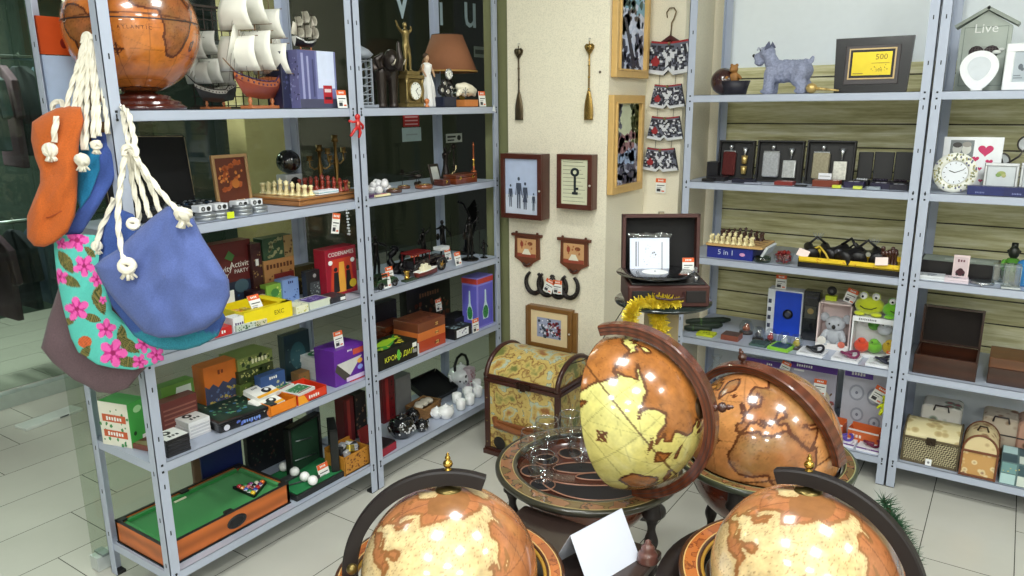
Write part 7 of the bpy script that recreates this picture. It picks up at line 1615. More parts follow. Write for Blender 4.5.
for s_, u, v, sz in (('V', 401.5, 1, .17), ('i', 441, 10, .16), ('u', 470, 11, .18)):
 p = PX(u, v, GX+.007); vs, fs, wd = text_geo(s_); b = MB(M((176, 196, 206), .4)); b.add([(q[0]*sz*1.5, -.002, q[1]*sz*1.6) for q in vs], fs, False); b.add([(q[0]*sz*1.5, 0, q[1]*sz*1.6) for q in vs], [f[::-1] for f in fs], False); solo(b, 'window_letter', 'pale stick-on window letter %s above the top left shelf' % s_, 'letter', p, HP)
rnd = random.Random(21)
for row, (xr, zr, ys) in enumerate(((-5.05, 1.98, (1.45, 3.1)), (-5.15, 1.0, (1.5, 3.3)))):
 b = MB(M((150, 156, 156), .3, .8)); b.tube([(xr, ys[0], zr), (xr, ys[1], zr)], .014, 8); b.tube([(xr, ys[0]+.1, 0), (xr, ys[0]+.1, zr)], .012, 8); b.tube([(xr, ys[1]-.1, 0), (xr, ys[1]-.1, zr)], .012, 8); solo(b, 'clothes_rail', ['upper', 'lower'][row]+' metal clothes rail in the shop behind the glass', 'rail')
 k = 0; y = ys[0]+.15
 cs = [(190, 80, 66), (66, 70, 84), (86, 100, 106), (44, 48, 56), (120, 126, 130), (160, 170, 166), (60, 74, 60), (96, 70, 84), (70, 90, 110)]
 while y < ys[1]-.1:
  col = cs[(k*5+row) % 9]; L2 = rnd.uniform(.5, .66); w2 = rnd.uniform(.2, .24)
  t = thing('hanging_garment', '%s garment %d hangers from the left on the %s rail across the corridor' % (['rust red', 'slate', 'grey blue', 'black', 'mid grey', 'pale grey', 'dark green', 'plum', 'blue'][(k*5+row) % 9], k, ['upper', 'lower'][row]), 'garment', (xr, y, zr), rnd.uniform(-.15, .15), 'garments on the rails across the corridor')
  b = MB(M(col, .9)); prof2 = [(-.05, -.05), (-w2*.5, -.08), (-w2, -.14), (-w2*1.15, -.34), (-w2*.92, -.36), (-w2*.8, -.22), (-w2*.85, -L2), (w2*.85, -L2), (w2*.8, -.22), (w2*.92, -.36), (w2*1.15, -.34), (w2, -.14), (w2*.5, -.08), (.05, -.05)]
  b.prism(prof2, -.02, .02); b.build('garment', t, bevel=.008); b = MB(M((190, 190, 190), .3, .8)); b.tube([(0, 0, -.06), (0, 0, .0), (.02, 0, .012), (.0, 0, .026), (-.018, 0, .014)], .002, 5); b.build('hanger_hook', t)
  y += rnd.uniform(.09, .13); k += 1
b = MB(M((206, 212, 206), .4)); p = PZ(50, 419, 0); b.rbox((0, 0, .008), (.11, .32, .016), .006); b.use(M((60, 66, 66), .4)); b.box((.056, .05, .009), (.001, .05, .008)); solo(b, 'door_threshold', 'white floor plate of a glass door lying in the corridor', 'floor plate', p+Vector((0, 0, 0)), .1)
# ---------------------------------------------------------------- right shelving, top shelf
def B(i, u, dep, dz=0): p = onB(i, u, dep); p.z += dz; return p
t = thing('bear_bowl', 'brown ball vase and dark basket with a golden bear, left of the dog', 'ornament', B(0, 730, .14))
MB(M((60, 34, 32), .2, coat=.8)).ball((-.035, .01, .062), .062, 24, 16).build('ball_vase', t)
b = MB(M((36, 34, 44), .5, bump=.5)); b.lathe([(0, 0), (.05, 0), (.056, .03), (.066, .062), (.058, .06), (.048, .02), (0, .012)], 24, (.03, -.02, 0)); b.build('basket', t)
b = MB(M((156, 108, 54), .6, var=.3)); b.ball((.02, -.015, .075), (.026, .02, .028), 14, 10); b.ball((.018, -.02, .115), .02, 14, 10); b.ball((.006, -.015, .132), .008, 8, 6); b.ball((.03, -.015, .132), .008, 8, 6); b.ball((.012, -.037, .11), .009, 8, 6); limb(b, [(.04, -.02, .085), (.055, -.035, .075)], [.009, .008]); limb(b, [(0, -.02, .085), (-.01, -.04, .075)], [.009, .008]); remesh(b.build('bear_figure', t), .003)
t = thing('dog_figurine', 'grey schnauzer dog figurine standing on the top right shelf', 'dog figurine', B(0, 786, .13), -.1)
FUR = M((150, 156, 182), .8, var=.5, sc=110, bump=1.2); b = MB(FUR)
limb(b, [(-.05, 0, .098), (0, 0, .098), (.062, 0, .098)], [.05, .046, .049], 14)
limb(b, [(-.065, 0, .12), (-.088, 0, .165)], [.035, .028], 12); b.ball((-.098, 0, .182), (.036, .034, .031), 14, 10)
limb(b, [(-.11, 0, .174), (-.142, 0, .165)], [.021, .018], 10); b.ball((-.132, 0, .148), (.024, .021, .024), 10, 8)
for y in (-.027, .027):
 limb(b, [(-.068, y, .09), (-.072, y, .045), (-.074, y, .012)], [.03, .025, .026]); b.ball((-.082, y, .012), (.03, .022, .012), 10, 6)
 limb(b, [(.07, y, .10), (.055, y, .062), (.078, y, .036), (.076, y, .012)], [.036, .032, .025, .025]); b.ball((.07, y, .012), (.028, .022, .012), 10, 6)
rnd = random.Random(6)
for k in range(420):
 a = rnd.uniform(0, 2*PI); x = rnd.uniform(-.08, .09); b.ball((x, .047*cos(a), .098+.048*sin(a)), rnd.uniform(.003, .0055), 5, 4)
for k in range(60): b.ball((-.135+rnd.uniform(-.014, .014), rnd.uniform(-.018, .018), .148+rnd.uniform(-.016, .012)), .0045, 5, 4)
b.ball((.105, 0, .145), (.008, .008, .016), 8, 6); limb(b, [(.09, 0, .125), (.106, 0, .152)], [.012, .008])
o = b.build('body', t); remesh(o, .0034, 1)
b = MB(M((88, 92, 116), .8, var=.3))
for y in (-1, 1): bb = MB(M((88, 92, 116), .8, var=.3)); bb.add([(-.092, y*.012, .204), (-.072, y*.028, .205), (-.10, y*.034, .19), (-.086, y*.02, .232), (-.098, y*.026, .214)], [(0, 1, 3), (0, 3, 4), (4, 3, 1), (4, 1, 2), (0, 4, 2), (0, 2, 1)], False); bb.build('ear', t)
MB(M((14, 14, 18), .3)).ball((-.160, 0, .172), (.008, .009, .008), 10, 8).build('nose', t)
for y in (-1, 1): MB(M((12, 12, 14), .15)).ball((-.122, y*.018, .192), .0045, 8, 6).build('eye', t)
b = MB(M((176, 180, 196), .9, bump=1));
for k in range(22): b.ball((-.128+rnd.uniform(-.012, .01), rnd.choice((-1, 1))*rnd.uniform(.008, .018), .199+rnd.uniform(-.004, .006)), .0045, 5, 4)
b.build('eyebrow_fur', t)
b = MB(M((206, 176, 110), .3, .5)); b.ball((0, 0, .022), (.024, .022, .022), 18, 12); limb(b, [(.02, 0, .02), (.06, .0, .016), (.11, .0, .01)], [.008, .006, .004]); solo(b, 'golden_maraca', 'golden egg shaped ornament with a thin handle beside the dog figurine', 'ornament', B(0, 811, .08))
c, w_, h_ = span('B', 0, 831, 909, .12, 36)
t = thing('banknote_frame', 'wide black frame with a gold 500 banknote inside', 'frame', c, rot=(-.06, 0, 0)); h_ -= .004
b = MB(M((14, 11, 17), .3, coat=.3)); b.box((0, .006, h_/2), (w_*.93, .02, h_), tx=1.07); b.use(M((70, 64, 66), .4)); b.rbox((0, -.006, h_*.5), (w_*.70, .006, h_*.70), .003, 1); b.build('frame', t)
b = MB(M((196, 168, 120), .35, .4)); b.box((0, -.0105, h_*.52), (w_*.60, .003, h_*.56)); b.use((24, 20, 20)).box((0, -.0122, h_*.52), (w_*.56, .002, h_*.51)); b.use(M((214, 190, 52), .3, .5)).box((0, -.0135, h_*.52), (w_*.50, .002, h_*.42)); b.art((-w_*.25, -.0146, h_*.31), (w_*.5, 0, 0), (0, 0, h_*.42), [('t', '500', .74, .77, .34, (120, 96, 20)), ('t', '500', .7, .2, .2, (170, 146, 40)), ('n', 16, .5, .1, .95, .5, .02, (150, 126, 30)), ('r', .04, .06, .3, .1, (150, 126, 30)), ('r', .5, .5, .95, .53, (170, 146, 40))]); b.build('banknote', t)
c, w_, h_ = span('B', 0, 949, 1009, .2, 9)
t = thing('house_key_box', 'grey green house shaped key box with Live lettering and a heart hole', 'key box', c); GG = M((176, 184, 176), .6)
b = MB(GG); hs_ = h_*.78; b.prism([(-w_*.42, 0), (w_*.42, 0), (w_*.42, hs_), (0, h_*.97), (-w_*.42, hs_)], -.01, .06); b.use(M((120, 136, 124), .6)); b.art((-w_*.36, -.0105, 0.02), (w_*.72, 0, 0), (0, 0, hs_*.92), [('r', .0, .0, 1, .008, (110, 124, 114)), ('r', .0, .99, 1, 1, (110, 124, 114)), ('r', 0, 0, .012, 1, (110, 124, 114)), ('r', .988, 0, 1, 1, (110, 124, 114))]); b.build('body', t)
b = MB(M((150, 158, 150), .6))
for s_ in (-1, 1):
 dx, dz = w_*.5, h_*.2; L2 = hypot(dx, dz); b.box((s_*dx/2, .02, h_-dz/2), (L2+.01, .10, .012), r=(0, s_*atan2(dz, dx), 0))
b.build('roof', t)
hp = [(.5*sin(a)**3, .5*(.8125*cos(a)-.3125*cos(2*a)-.125*cos(3*a)-.0625*cos(4*a))) for a in [2*PI*i/26 for i in range(26)]]
b = MB(M((56, 46, 48), .8)); b.add([(x*.105+.0, -.0112, hs_*.56+z*.10) for x, z in hp], [tuple(range(25, -1, -1))], False); b.use(M((110, 100, 100), .5))
for k in range(-4, 5): b.box((k*.01, -.0118, hs_*.56), (.001, .0006, .06)); b.box((0, -.0118, hs_*.56+k*.008), (.07, .0006, .001))
b.build('heart_mesh', t)
b = MB(M((236, 238, 236), .5)); vs, fs, wd = text_geo('Live'); b.add([(q[0]*.052, -.0125, hs_*.97+q[1]*.05) for q in vs], fs, False); b.build('lettering', t); b = MB(M((230, 232, 228), .5)); b.ball((.045, -.018, hs_*.6), (.016, .006, .008), 8, 6); b.ball((.06, -.018, hs_*.64), (.01, .005, .006), 8, 6); b.build('bird', t)
t = thing('heart_frame', 'white rounded heart shaped photo frame in front of the house key box', 'photo frame', B(0, 976, .08), rot=(-.1, 0, 0)); t.scale = (.84,)*3
out = [(.078*sin(a)*(1 if cos(a) > 0 else .75+.25*abs(sin(a))), .105+.075*cos(a)-(0 if cos(a) > 0 else .03*cos(a)**2)) for a in [2*PI*i/40 for i in range(40)]]
b = MB(M((236, 238, 240), .4)); b.prism(out, -.006, .008); b.prism([(-.022, 0), (.022, 0), (.03, .05), (-.03, .05)], -.004, .006); b.build('frame', t); b = MB(M((206, 212, 218), .2)); b.add([(.6*x, -.0075, .108+(z-.105)*.6) for x, z in out], [tuple(range(39, -1, -1))], False); b.build('photo', t)
c, w_, h_ = span('B', 0, 1001, 1040, .10, 43)
t = thing('photo_frame', 'white square photo frame with a silver panel at the right end of the top shelf', 'photo frame', c, rot=(-.08, 0, 0)); b = MB(M((238, 240, 242), .4)); f_ = .03
for (x, z, a, cc_) in ((0, f_/2, w_, f_), (0, h_-f_/2, w_, f_), (-w_/2+f_/2, h_/2, f_, h_-2*f_), (w_/2-f_/2, h_/2, f_, h_-2*f_)): b.rbox((x, 0, z), (a, .014, cc_), .003, 1)
b.build('frame', t); b = MB(M((176, 186, 194), .3)); b.box((0, .003, h_/2), (w_-2*f_, .006, h_-2*f_)); b.art((-w_/2+f_, -.0005, f_), (w_-2*f_, 0, 0), (0, 0, h_-2*f_), [('e', .35, .5, .12, .1, (90, 98, 108)), ('e', .45, .42, .08, .06, (90, 98, 108)), ('r', .05, .12, .5, .15, (120, 128, 136)), ('r', .05, .2, .4, .23, (120, 128, 136))]); b.build('photo', t)
# ---------------------------------------------------------------- right shelving, second shelf
SLV = M((176, 178, 180), .25, .85, var=.3, sc=80); BK = M((18, 16, 18), .5)
def flaskset(lab, u0, u1, vtop, fcol, cups):
 c, w, h = span('B', 1, u0, u1, .16, vtop); t = thing('flask_set', lab, 'flask set', c, rot=(-.12, 0, 0)); h -= .002
 b = MB(BK); b.box((0, .012, h/2), (w, .006, h))
 for (x, z, a, cc_) in ((0, .004, w, .008), (0, h-.004, w, .008), (-w/2+.004, h/2, .008, h-.016), (w/2-.004, h/2, .008, h-.016)): b.rbox((x, 0, z), (a, .03, cc_), .002, 1)
 b.build('box', t); fm = M(fcol, .3, .6, var=.5, sc=110)
 b = MB(fm); b.rbox((-w*.18, -.006, h*.42), (w*.36, .022, h*.62), .012, 4, ax='y'); b.use(SLV); b.lathe([(.009, h*.73), (.009, h*.80), (.011, h*.81), (.011, h*.88), (0, h*.88)], 12, (-w*.16, -.004, 0)); b.rbox((-w*.18, -.006, h*.72), (w*.34, .02, .008), .002); b.build('flask', t)
 b = MB(SLV); b.lathe([(.004, h*.56), (.005, h*.68), (.016, h*.82), (0, h*.82)], 12, (w*.24, -.006, 0)); b.build('funnel', t)
 if cups == 'cups':
  for z in (.16, .42): MB(M((206, 178, 110), .3, .6)).lathe([(0, h*z), (.011, h*z), (.015, h*(z+.2)), (0, h*(z+.2))], 14, (w*.24, -.006, 0)).build('cup', t)
 else:
  b = MB(M(cups, .3, .6, var=.5, sc=110)); b.rbox((w*.22, -.006, h*.32), (w*.28, .018, h*.42), .004); b.build('cigarette_case', t)
 return t
flaskset('black gift box with brown leather hip flask and two small cups, left one', 717, 752, 140, (96, 40, 40), 'cups'); flaskset('black gift box with engraved silver hip flask and case, middle one', 755, 801, 140, (176, 178, 184), (186, 188, 190)); flaskset('black gift box with dark gold patterned hip flask and silver case, right one', 804, 852, 140, (150, 142, 120), (206, 204, 196))
cbox('black_box', 'upright black presentation box left of the leather flask set', 'box', 'B', 1, 706, 717, .13, 150, .07, (22, 20, 26), h=.085)
for k, (u0, u1, lb) in enumerate(((853, 868, 'with silver cufflinks, left of three'), (869, 889, 'middle of three'), (890, 908, 'right of three'))):
 c, w, h = span('B', 1, u0, u1, .15, 152); t = thing('jewellery_box', 'open black jewellery case '+lb, 'jewellery case', c);
 b = MB(BK); b.rbox((0, .03, .012), (w, .06, .024), .003); b.build('base', t); b = MB(BK); b.T = TR((0, .06, .024)) @ Matrix.Rotation(-.1, 4, 'X'); b.rbox((0, .003, h/2-.012), (w, .008, h-.03), .003, 1); b.build('lid', t)
 b = MB(M([(206, 208, 212), (50, 44, 60), (60, 50, 60)][k], .3, .6));
 for q in range(5): b.ball((-w*.3+w*.15*q, .02, .028), w*.09, 8, 6)
 b.build('jewellery', t)
LB = [(707, .02, .055, .05, .014, (20, 18, 22), 'flat black wallet at the left front of the second right shelf'), (715, .06, .09, .06, .022, (24, 22, 28), 'black folded wallet behind the flat one'), (742, .03, .10, .06, .018, (30, 30, 48), 'dark blue flat case in front of the leather flask set'), (752, .012, .075, .03, .006, (150, 154, 170), 'silver pen lying at the shelf edge'), (783, .025, .08, .06, .016, (128, 44, 40), 'red brown wallet in front of the silver flask set'), (783, .09, .05, .03, .012, (190, 170, 90), 'gold patterned lighter case in front of the silver flask'), (800, .012, .05, .03, .005, (30, 30, 34), 'thin black card case at the shelf edge'), (825, .04, .11, .07, .028, (118, 52, 34), 'brown leather purse in front of the right flask set'), (836, .012, .035, .025, .012, (206, 216, 70), 'small yellow green tin at the shelf edge'), (857, .012, .035, .025, .012, (206, 216, 90), 'small yellow topped tin, further right at the shelf edge'), (873, .015, .05, .03, .012, (150, 160, 170), 'clear grey plastic case at the shelf edge'), (853, .06, .08, .06, .024, (40, 34, 66), 'dark purple velvet box in front of the left jewellery case'), (880, .06, .08, .06, .024, (34, 30, 56), 'dark blue velvet box in front of the middle jewellery case'), (898, .05, .07, .06, .022, (28, 24, 40), 'black velvet box in front of the right jewellery case')]
for k, (u, d_, w_, dd, h_, col, lab) in enumerate(LB):
 ar = [('e', .3, .5, .12, .3, (220, 220, 226)), ('e', .6, .5, .16, .3, (206, 206, 220))] if 'velvet' in lab else ([('n', 8, .1, .1, .9, .9, .05, tuple(min(255, int(x*1.4)+12) for x in col))])
 lowbox('small_case', lab, 'case', 1, u, d_, w_, dd, h_, col, ar, side='B')
b = MB(M((226, 228, 236), .5)); b.rbox((0, 0, .014), (.055, .006, .028), .002, 1); b.art((-.0275, -.003, 0), (.055, 0, 0), (0, 0, .028), [('r', .0, .0, 1, .06, K), ('r', .1, .5, .9, .6, GRY)]); solo(b, 'name_card', 'small white card standing on the brown leather purse', 'card', B(1, 824, .07, .029))
c, w_, h_ = span('B', 1, 930, 975, .06, 152); r_ = w_*.5
t = thing('table_clock', 'round white table clock with flower patterned rim', 'clock', c, rot=(-.12, 0, 0)); b = MB(M((226, 226, 214), .4)); b.lathe([(r_, -.004), (r_, .008), (r_*.6, .014), (0, .014)], 44, (0, 0, r_), 'y'); b.lathe([(r_*.97, .0), (r_*.8, -.012), (r_*.58, -.012), (r_*.55, -.004)], 44, (0, -.0, r_), 'y', cap=False)
rnd = random.Random(14)
b = MB(M((232, 232, 222), .4)); b.lathe([(r_, .01), (r_, -.008), (r_*.62, -.008), (r_*.58, .0)], 44, (0, 0, r_), 'y', cap=False); b.lathe([(0, .01), (r_, .01)], 44, (0, 0, r_), 'y', cap=False)
for k in range(90):
 a = rnd.uniform(0, 2*PI); q = rnd.uniform(.66, .95)*r_; b.use(M(rnd.choice([(150, 150, 110), (96, 96, 130), (176, 170, 120), (120, 130, 100)]), .5)).ball((q*cos(a), .0085, r_+q*sin(a)), (.0035, .0012, .0045), 6, 4)
for v_ in range(len(b.v)): b.v[v_] = Vector((b.v[v_].x, -b.v[v_].y, b.v[v_].z))
b.build('rim', t); b = MB(); dial(b, (0, -.001, r_), r_*.58, face=(222, 226, 232), hands=(-1.2, 1.15)); b.build('dial', t)
c, w_, h_ = span('B', 1, 938, 997, .16, 137)
t = thing('photo_frame', 'white photo panel with pink hearts and a couple photo behind the round clock', 'photo frame', c, rot=(-.06, 0, 0)); b = MB(M((236, 238, 242), .4)); b.rbox((0, 0, h_/2), (w_, .012, h_), .002, 1)
b.build('panel', t); b = MB(M((196, 40, 96), .4))
for (x, z, s_) in ((.22, .76, .034), (.07, .60, .016), (.30, .55, .016), (.1, .30, .010), (.16, .42, .010), (.2, .2, .01)): b.add([(w_*x+hx*s_*1.6, -.0066, h_*z+hz_*s_*1.5) for hx, hz_ in hp], [tuple(range(25, -1, -1))], False)
b.build('hearts', t); b = MB(M((120, 126, 128), .4)); b.box((-w_*.18, -.0055, h_*.76), (w_*.40, .002, h_*.36)); b.art((-w_*.38, -.0068, h_*.58), (w_*.4, 0, 0), (0, 0, h_*.36), [('e', .3, .55, .2, .28, (196, 196, 192)), ('e', .7, .55, .2, .28, (206, 206, 200)), ('e', .3, .75, .2, .14, (70, 66, 66)), ('r', .1, 0, .9, .2, (90, 96, 100)), ('e', .7, .78, .2, .14, (150, 146, 140))]); b.build('photo', t)
def silverframe(lab, u0, u1, vt, dep, i=1, art=(), zf=.012):
 c, w, h = span('B', i, u0, u1, dep, vt); t = thing('photo_frame', lab, 'photo frame', c, rot=(-.12, 0, 0)); b = MB(M((178, 180, 182), .3, .7))
 for (x, z, a, cc_) in ((0, zf/2, w, zf), (0, h-zf/2, w, zf), (-w/2+zf/2, h/2, zf, h-2*zf), (w/2-zf/2, h/2, zf, h-2*zf)): b.rbox((x, 0, z), (a, .012, cc_), .003, 1)
 b.build('frame', t); b = MB(M((196, 202, 206), .3)); b.box((0, .002, h/2), (w-2*zf, .006, h-2*zf)); b.art((-w/2+zf, -.0012, zf), (w-2*zf, 0, 0), (0, 0, h-2*zf), art); b.build('photo', t)
silverframe('silver photo frame with a small green sprig print beside the round clock', 981, 1016, 163, .09, art=[('e', .5, .7, .16, .1, (150, 160, 90)), ('e', .4, .64, .1, .08, (120, 150, 80)), ('e', .6, .62, .08, .08, (170, 170, 110))])
silverframe('silver photo frame cut by the right edge of the second shelf', 1017, 1050, 163, .12, art=[('r', .1, .1, .9, .5, (226, 226, 230))])
lowbox('blue_box', 'narrow navy blue box at the shelf edge below the silver frame', 'box', 1, 985, .012, .125, .05, .034, (36, 44, 100), [('n', 10, .1, .1, .9, .9, .03, (60, 66, 130))], [('t', 'PARKER', .35, .3, .25, (120, 130, 180))], side='B')
lowbox('blue_box', 'narrow navy blue box at the far right shelf edge', 'box', 1, 1022, .012, .125, .05, .034, (36, 42, 92), [('n', 10, .1, .1, .9, .9, .03, (60, 66, 130))], [('t', 'PARKER', .35, .3, .25, (120, 130, 180))], side='B')
t = thing('bicycle_frame', 'metal bicycle shaped photo holder with round frames at the right edge', 'photo holder', B(1, 1014, .24)); MT = M((90, 86, 84), .3, .8)
b = MB(MT); b.tube([(-.05, 0, .1), (0, 0, .14), (.03, 0, .2), (.05, 0, .1), (.0, 0, .09), (-.05, 0, .1)], .004, 7); b.tube([(.03, 0, .2), (.02, 0, .26)], .004, 6); limb(b, [(.02, 0, .25), (.025, 0, .275)], [.012, .01]); b.tube([(-.05, 0, .1), (-.07, 0, .16), (-.09, 0, .17)], .004, 6); b.box((0, 0, .004), (.16, .05, .008)); b.tube([(0, 0, .0), (0, 0, .1)], .005, 6); b.build('frame', t)
for (x, z) in ((-.06, .12), (.02, .19), (.07, .10)): b = MB(MT); b.lathe([(.030, -.006), (.034, .0), (.030, .006), (.027, .0), (.03, -.006)], 24, (x, 0, z), 'y', cap=False); b.use(M((206, 210, 214), .3)).lathe([(.028, .0), (0, .001)], 22, (x, 0, z), 'y', cap=False); b.build('round_frame', t)
# ---------------------------------------------------------------- right shelving, third shelf
cp = B(2, 733, .10)
o = lowbox('chess_box', 'blue five in one chess and games box under the small chess board', 'box', 2, 729, .03, .22, .20, .058, (34, 44, 130), (), [('t', '5 in 1', .42, .5, .6, (190, 200, 226)), ('e', .78, .45, .06, .14, (206, 150, 190)), ('r', 0, .9, 1, 1, (24, 28, 90))], side='B')
cb_ = o.location+Vector((.0, .10, .0588))
t = thing('chess_board', 'pale wooden chess board with cream and dark chessmen on the blue box', 'chess board', cb_+Vector((.02, .0, 0)), .0)
MB(M((198, 160, 104), .4, var=.15)).rbox((0, 0, .006), (.27, .22, .011), .002, 1).build('board_body', t); checker(.24, .20, .0121, M((210, 176, 120), .4), M((130, 84, 50), .4)).build('squares', t)
chess_rows(cb_+Vector((.0, .0, .0125)), Vector((1, 0, 0)), Vector((0, 1, 0)), .0275, .044, [CRM, M((66, 36, 28), .3, coat=.4)], 'on the board over the blue box', ['cream', 'dark brown'], [(0, 'pawn', 0), (1, 'main', 0), (6, 'pawn', 1), (7, 'main', 1)], 'right chess set')
b = MB(M((214, 220, 224), .4)); b.rbox((0, 0, 0), (.012, .15, .05), .002, 1); solo(b, 'white_card', 'white card leaning against the right side of the chess board', 'card', B(2, 768, .12, .045), rot=(0, .5, 0))
solo(MB(glassmat('green_glass', (176, 196, 170), .05, .1)).lathe([(0, .002), (.036, .002), (.04, .012), (.038, .024), (.033, .024), (.03, .01), (0, .007)], 28), 'ashtray', 'low round greenish glass ashtray at the third right shelf edge', 'ashtray', B(2, 762, .045))
t = thing('bead_bowl', 'glass bowl of dark red beads on the third right shelf', 'bowl', B(2, 783, .06)); MB(GLASS).lathe([(0, .001), (.03, .001), (.042, .02), (.046, .05)], 26, cap=False).build('bowl', t)
rnd = random.Random(3)
bb = MB(M((126, 22, 24), .2, coat=.8));
for k in range(90): a = rnd.uniform(0, 6.28); q = rnd.uniform(0, .036); bb.ball((q*cos(a), q*sin(a), .01+rnd.uniform(0, .045)), .0065, 7, 5)
o = bb.build('beads', t); o['kind'] = 'stuff'
c1_ = B(2, 847, .02); t = thing('display_tray', 'long yellow and black cardboard display tray on the third right shelf', 'box', c1_)
b = MB(M((236, 200, 50), .4)); w_, d_, h_ = .415, .2, .05; b.box((0, d_/2, h_*.55), (w_, d_, .004)); b.box((0, .002, h_*.72), (w_, .004, h_*.5)); b.box((0, d_, h_*.5), (w_, .004, h_)); b.use(M((20, 18, 20), .4)).box((0, .003, h_*.24), (w_+.002, .006, h_*.5)); b.box((-w_/2, d_/2, h_*.4), (.004, d_, h_*.8)); b.box((w_/2, d_/2, h_*.4), (.004, d_, h_*.8)); b.use(M((200, 130, 50), .4)); b.art((-w_/2, 0, h_*.5), (w_, 0, 0), (0, 0, h_*.5), [('n', 20, .02, .2, .98, .8, .008, (200, 120, 40))]); b.build('tray', t)
def binoc(lab, u, dep, s, rz, hl):
 t = thing('binoculars', lab, 'binoculars', B(2, u, dep, .031), rz); BR = M((26, 24, 26), .4, .2)
 for x in (-1, 1): b = MB(BR); b.T = TR((x*.03*s, 0, .028*s)) @ Matrix.Rotation(.25, 4, 'X'); b.lathe([(.014*s, -.045*s), (.017*s, -.04*s), (.018*s, .0), (.026*s, .03*s), (.028*s, .05*s), (0, .048*s)], 18, ax='y'); b.build('barrel', t)
 b = MB(BR); b.rbox((0, 0, .034*s), (.04*s, .05*s, .014*s), .004); b.tube([(-.03*s, .02*s, .05*s), (0, .03*s, .075*s), (.03*s, .02*s, .05*s)], .005*s, 7); b.use(M(hl, .35, .5)); b.lathe([(.008*s, .0), (.008*s, .02*s)], 12, (0, -.02*s, .036*s), 'y'); b.build('bridge', t)
 return t
binoc('black binoculars with yellow straps at the left of the yellow tray', 817, .12, 1.2, .4, (216, 190, 60)); binoc('black binoculars in the middle of the yellow tray', 843, .10, 1.3, -.5, (110, 110, 116)); binoc('black binoculars with a pale top in the right half of the yellow tray', 866, .11, 1.25, .2, (160, 160, 150)); binoc('small dark binoculars behind the others in the yellow tray', 853, .17, .9, 0, (90, 90, 90))
b = MB(M((206, 176, 60), .5));
for q in ([(-.05, 0, 0), (-.02, .01, .05), (.0, .0, .06)], [(.0, 0, .06), (.03, -.01, .03), (.05, -.02, 0)]): b.tube(q, .005, 6)
solo(b, 'yellow_strap', 'yellow strap arched over the left binoculars', 'strap', B(2, 818, .07, .032))
b = MB(M((170, 176, 180), .3, .7));
for q in range(-2, 3): b.tube([(0, 0, 0), (q*.012, 0, .035)], .0012, 5)
solo(b, 'metal_sprout', 'thin metal wire fan above the left binoculars', 'ornament', B(2, 816, .15, .105)); dup(COL.objects[-1], B(2, 872, .15, .10), 0, 'thin metal wire fan above the right binoculars')
rnd = random.Random(5)
for k in range(10):
 b = MB(M((70, 38, 30), .3, var=.2, coat=.5)); hh = rnd.uniform(.05, .08); b.lathe([(0, 0), (.012, 0), (.012, .008), (.006, .02), (.005, hh*.7), (.01, hh*.8), (.008, hh*.95), (0, hh)], 10); solo(b, 'smoking_pipe', 'brown turned wooden figure in the cluster at the right end of the yellow tray', 'figurine', B(2, 881+2.0*(k % 5)*1.6, .06+.07*(k//5), .031), 0, 'brown turned wooden figures')
for k, (u, d_, tl) in enumerate(((802, .03, 'left'), (880, .012, 'right'))):
 b = MB(M((236, 214, 206), .5)); b.rbox((0, 0, .0), (.05, .002, .036), .001, 1); solo(b, 'price_card', 'pale pink price card lying on the %s end of the yellow tray' % tl, 'price card', B(2, u, d_, .062), rot=(-.5, .3 if k == 0 else -.1, 0))
b = MB(M((224, 206, 214), .5)); b.rbox((0, .02, .01), (.07, .05, .02), .002, 1); solo(b, 'pink_packet', 'pale pink packet beside the bowl of red beads', 'packet', B(2, 801, .03)) if False else None
o = lowbox('glass_lid_case', 'flat dark case with a grey glass lid on the third shelf, right bay', 'case', 2, 957, .12, .29, .16, .065, (22, 18, 20), [('r', .03, .06, .97, .94, (150, 160, 150)), ('r', .3, .3, .7, .6, (176, 184, 176)), ('n', 8, .1, .1, .9, .9, .02, (110, 116, 110))], side='B')
c, w_, h_ = span('B', 2, 951, 967, .06, 255); b = MB(M((226, 206, 206), .5)); b.rbox((0, 0, h_/2), (w_, .012, h_), .002, 1); b.art((-w_/2, -.006, 0), (w_, 0, 0), (0, 0, h_), [('r', .08, .06, .92, .94, (206, 186, 190)), ('e', .5, .35, .3, .13, (70, 24, 40)), ('e', .5, .42, .18, .1, (60, 20, 30)), ('e', .3, .28, .08, .05, K), ('e', .7, .28, .08, .05, K), ('t', 'CAR', .5, .8, .14, (110, 70, 80))]); solo(b, 'car_card', 'small pack with a picture of a dark red car standing on the third shelf', 'pack', c)
for k, (u, d_, w_, dd, h_, col, lab) in enumerate([(931, .02, .10, .07, .014, (214, 218, 222), 'white card with silver keyrings near the middle posts'), (956, .018, .085, .06, .014, (220, 206, 214), 'white pack with pink print in front of the car pack')]):
 for j in range(2): lowbox('keyring_card', lab+['', ', lying on the other'][j], 'card', 2, u, d_+.004*j, w_, dd, .009, col, [('n', 10, .1, .1, .9, .9, .05, (110, 116, 124)), ('e', .5, .5, .2, .2, (150, 156, 166))], side='B', dz=.0095*j, turn=.06*j)
t = thing('pocket_mirror', 'round silver pocket mirror with a tiny price tag', 'mirror', B(2, 982, .06)); MB(SLV).lathe([(0, 0), (.042, 0), (.044, .006), (.04, .012), (.036, .012)], 30, cap=False).build('case', t); MB(M((70, 80, 84), .05, .6)).lathe([(.0365, .0112), (0, .0112)], 30, cap=False).build('mirror', t); b = MB(SLV); b.tube([(0, -.044, .004), (.004, -.055, .004), (.0, -.064, .003)], .002, 5); b.ball((0, -.05, .004), .005, 8, 6); b.build('ring', t)
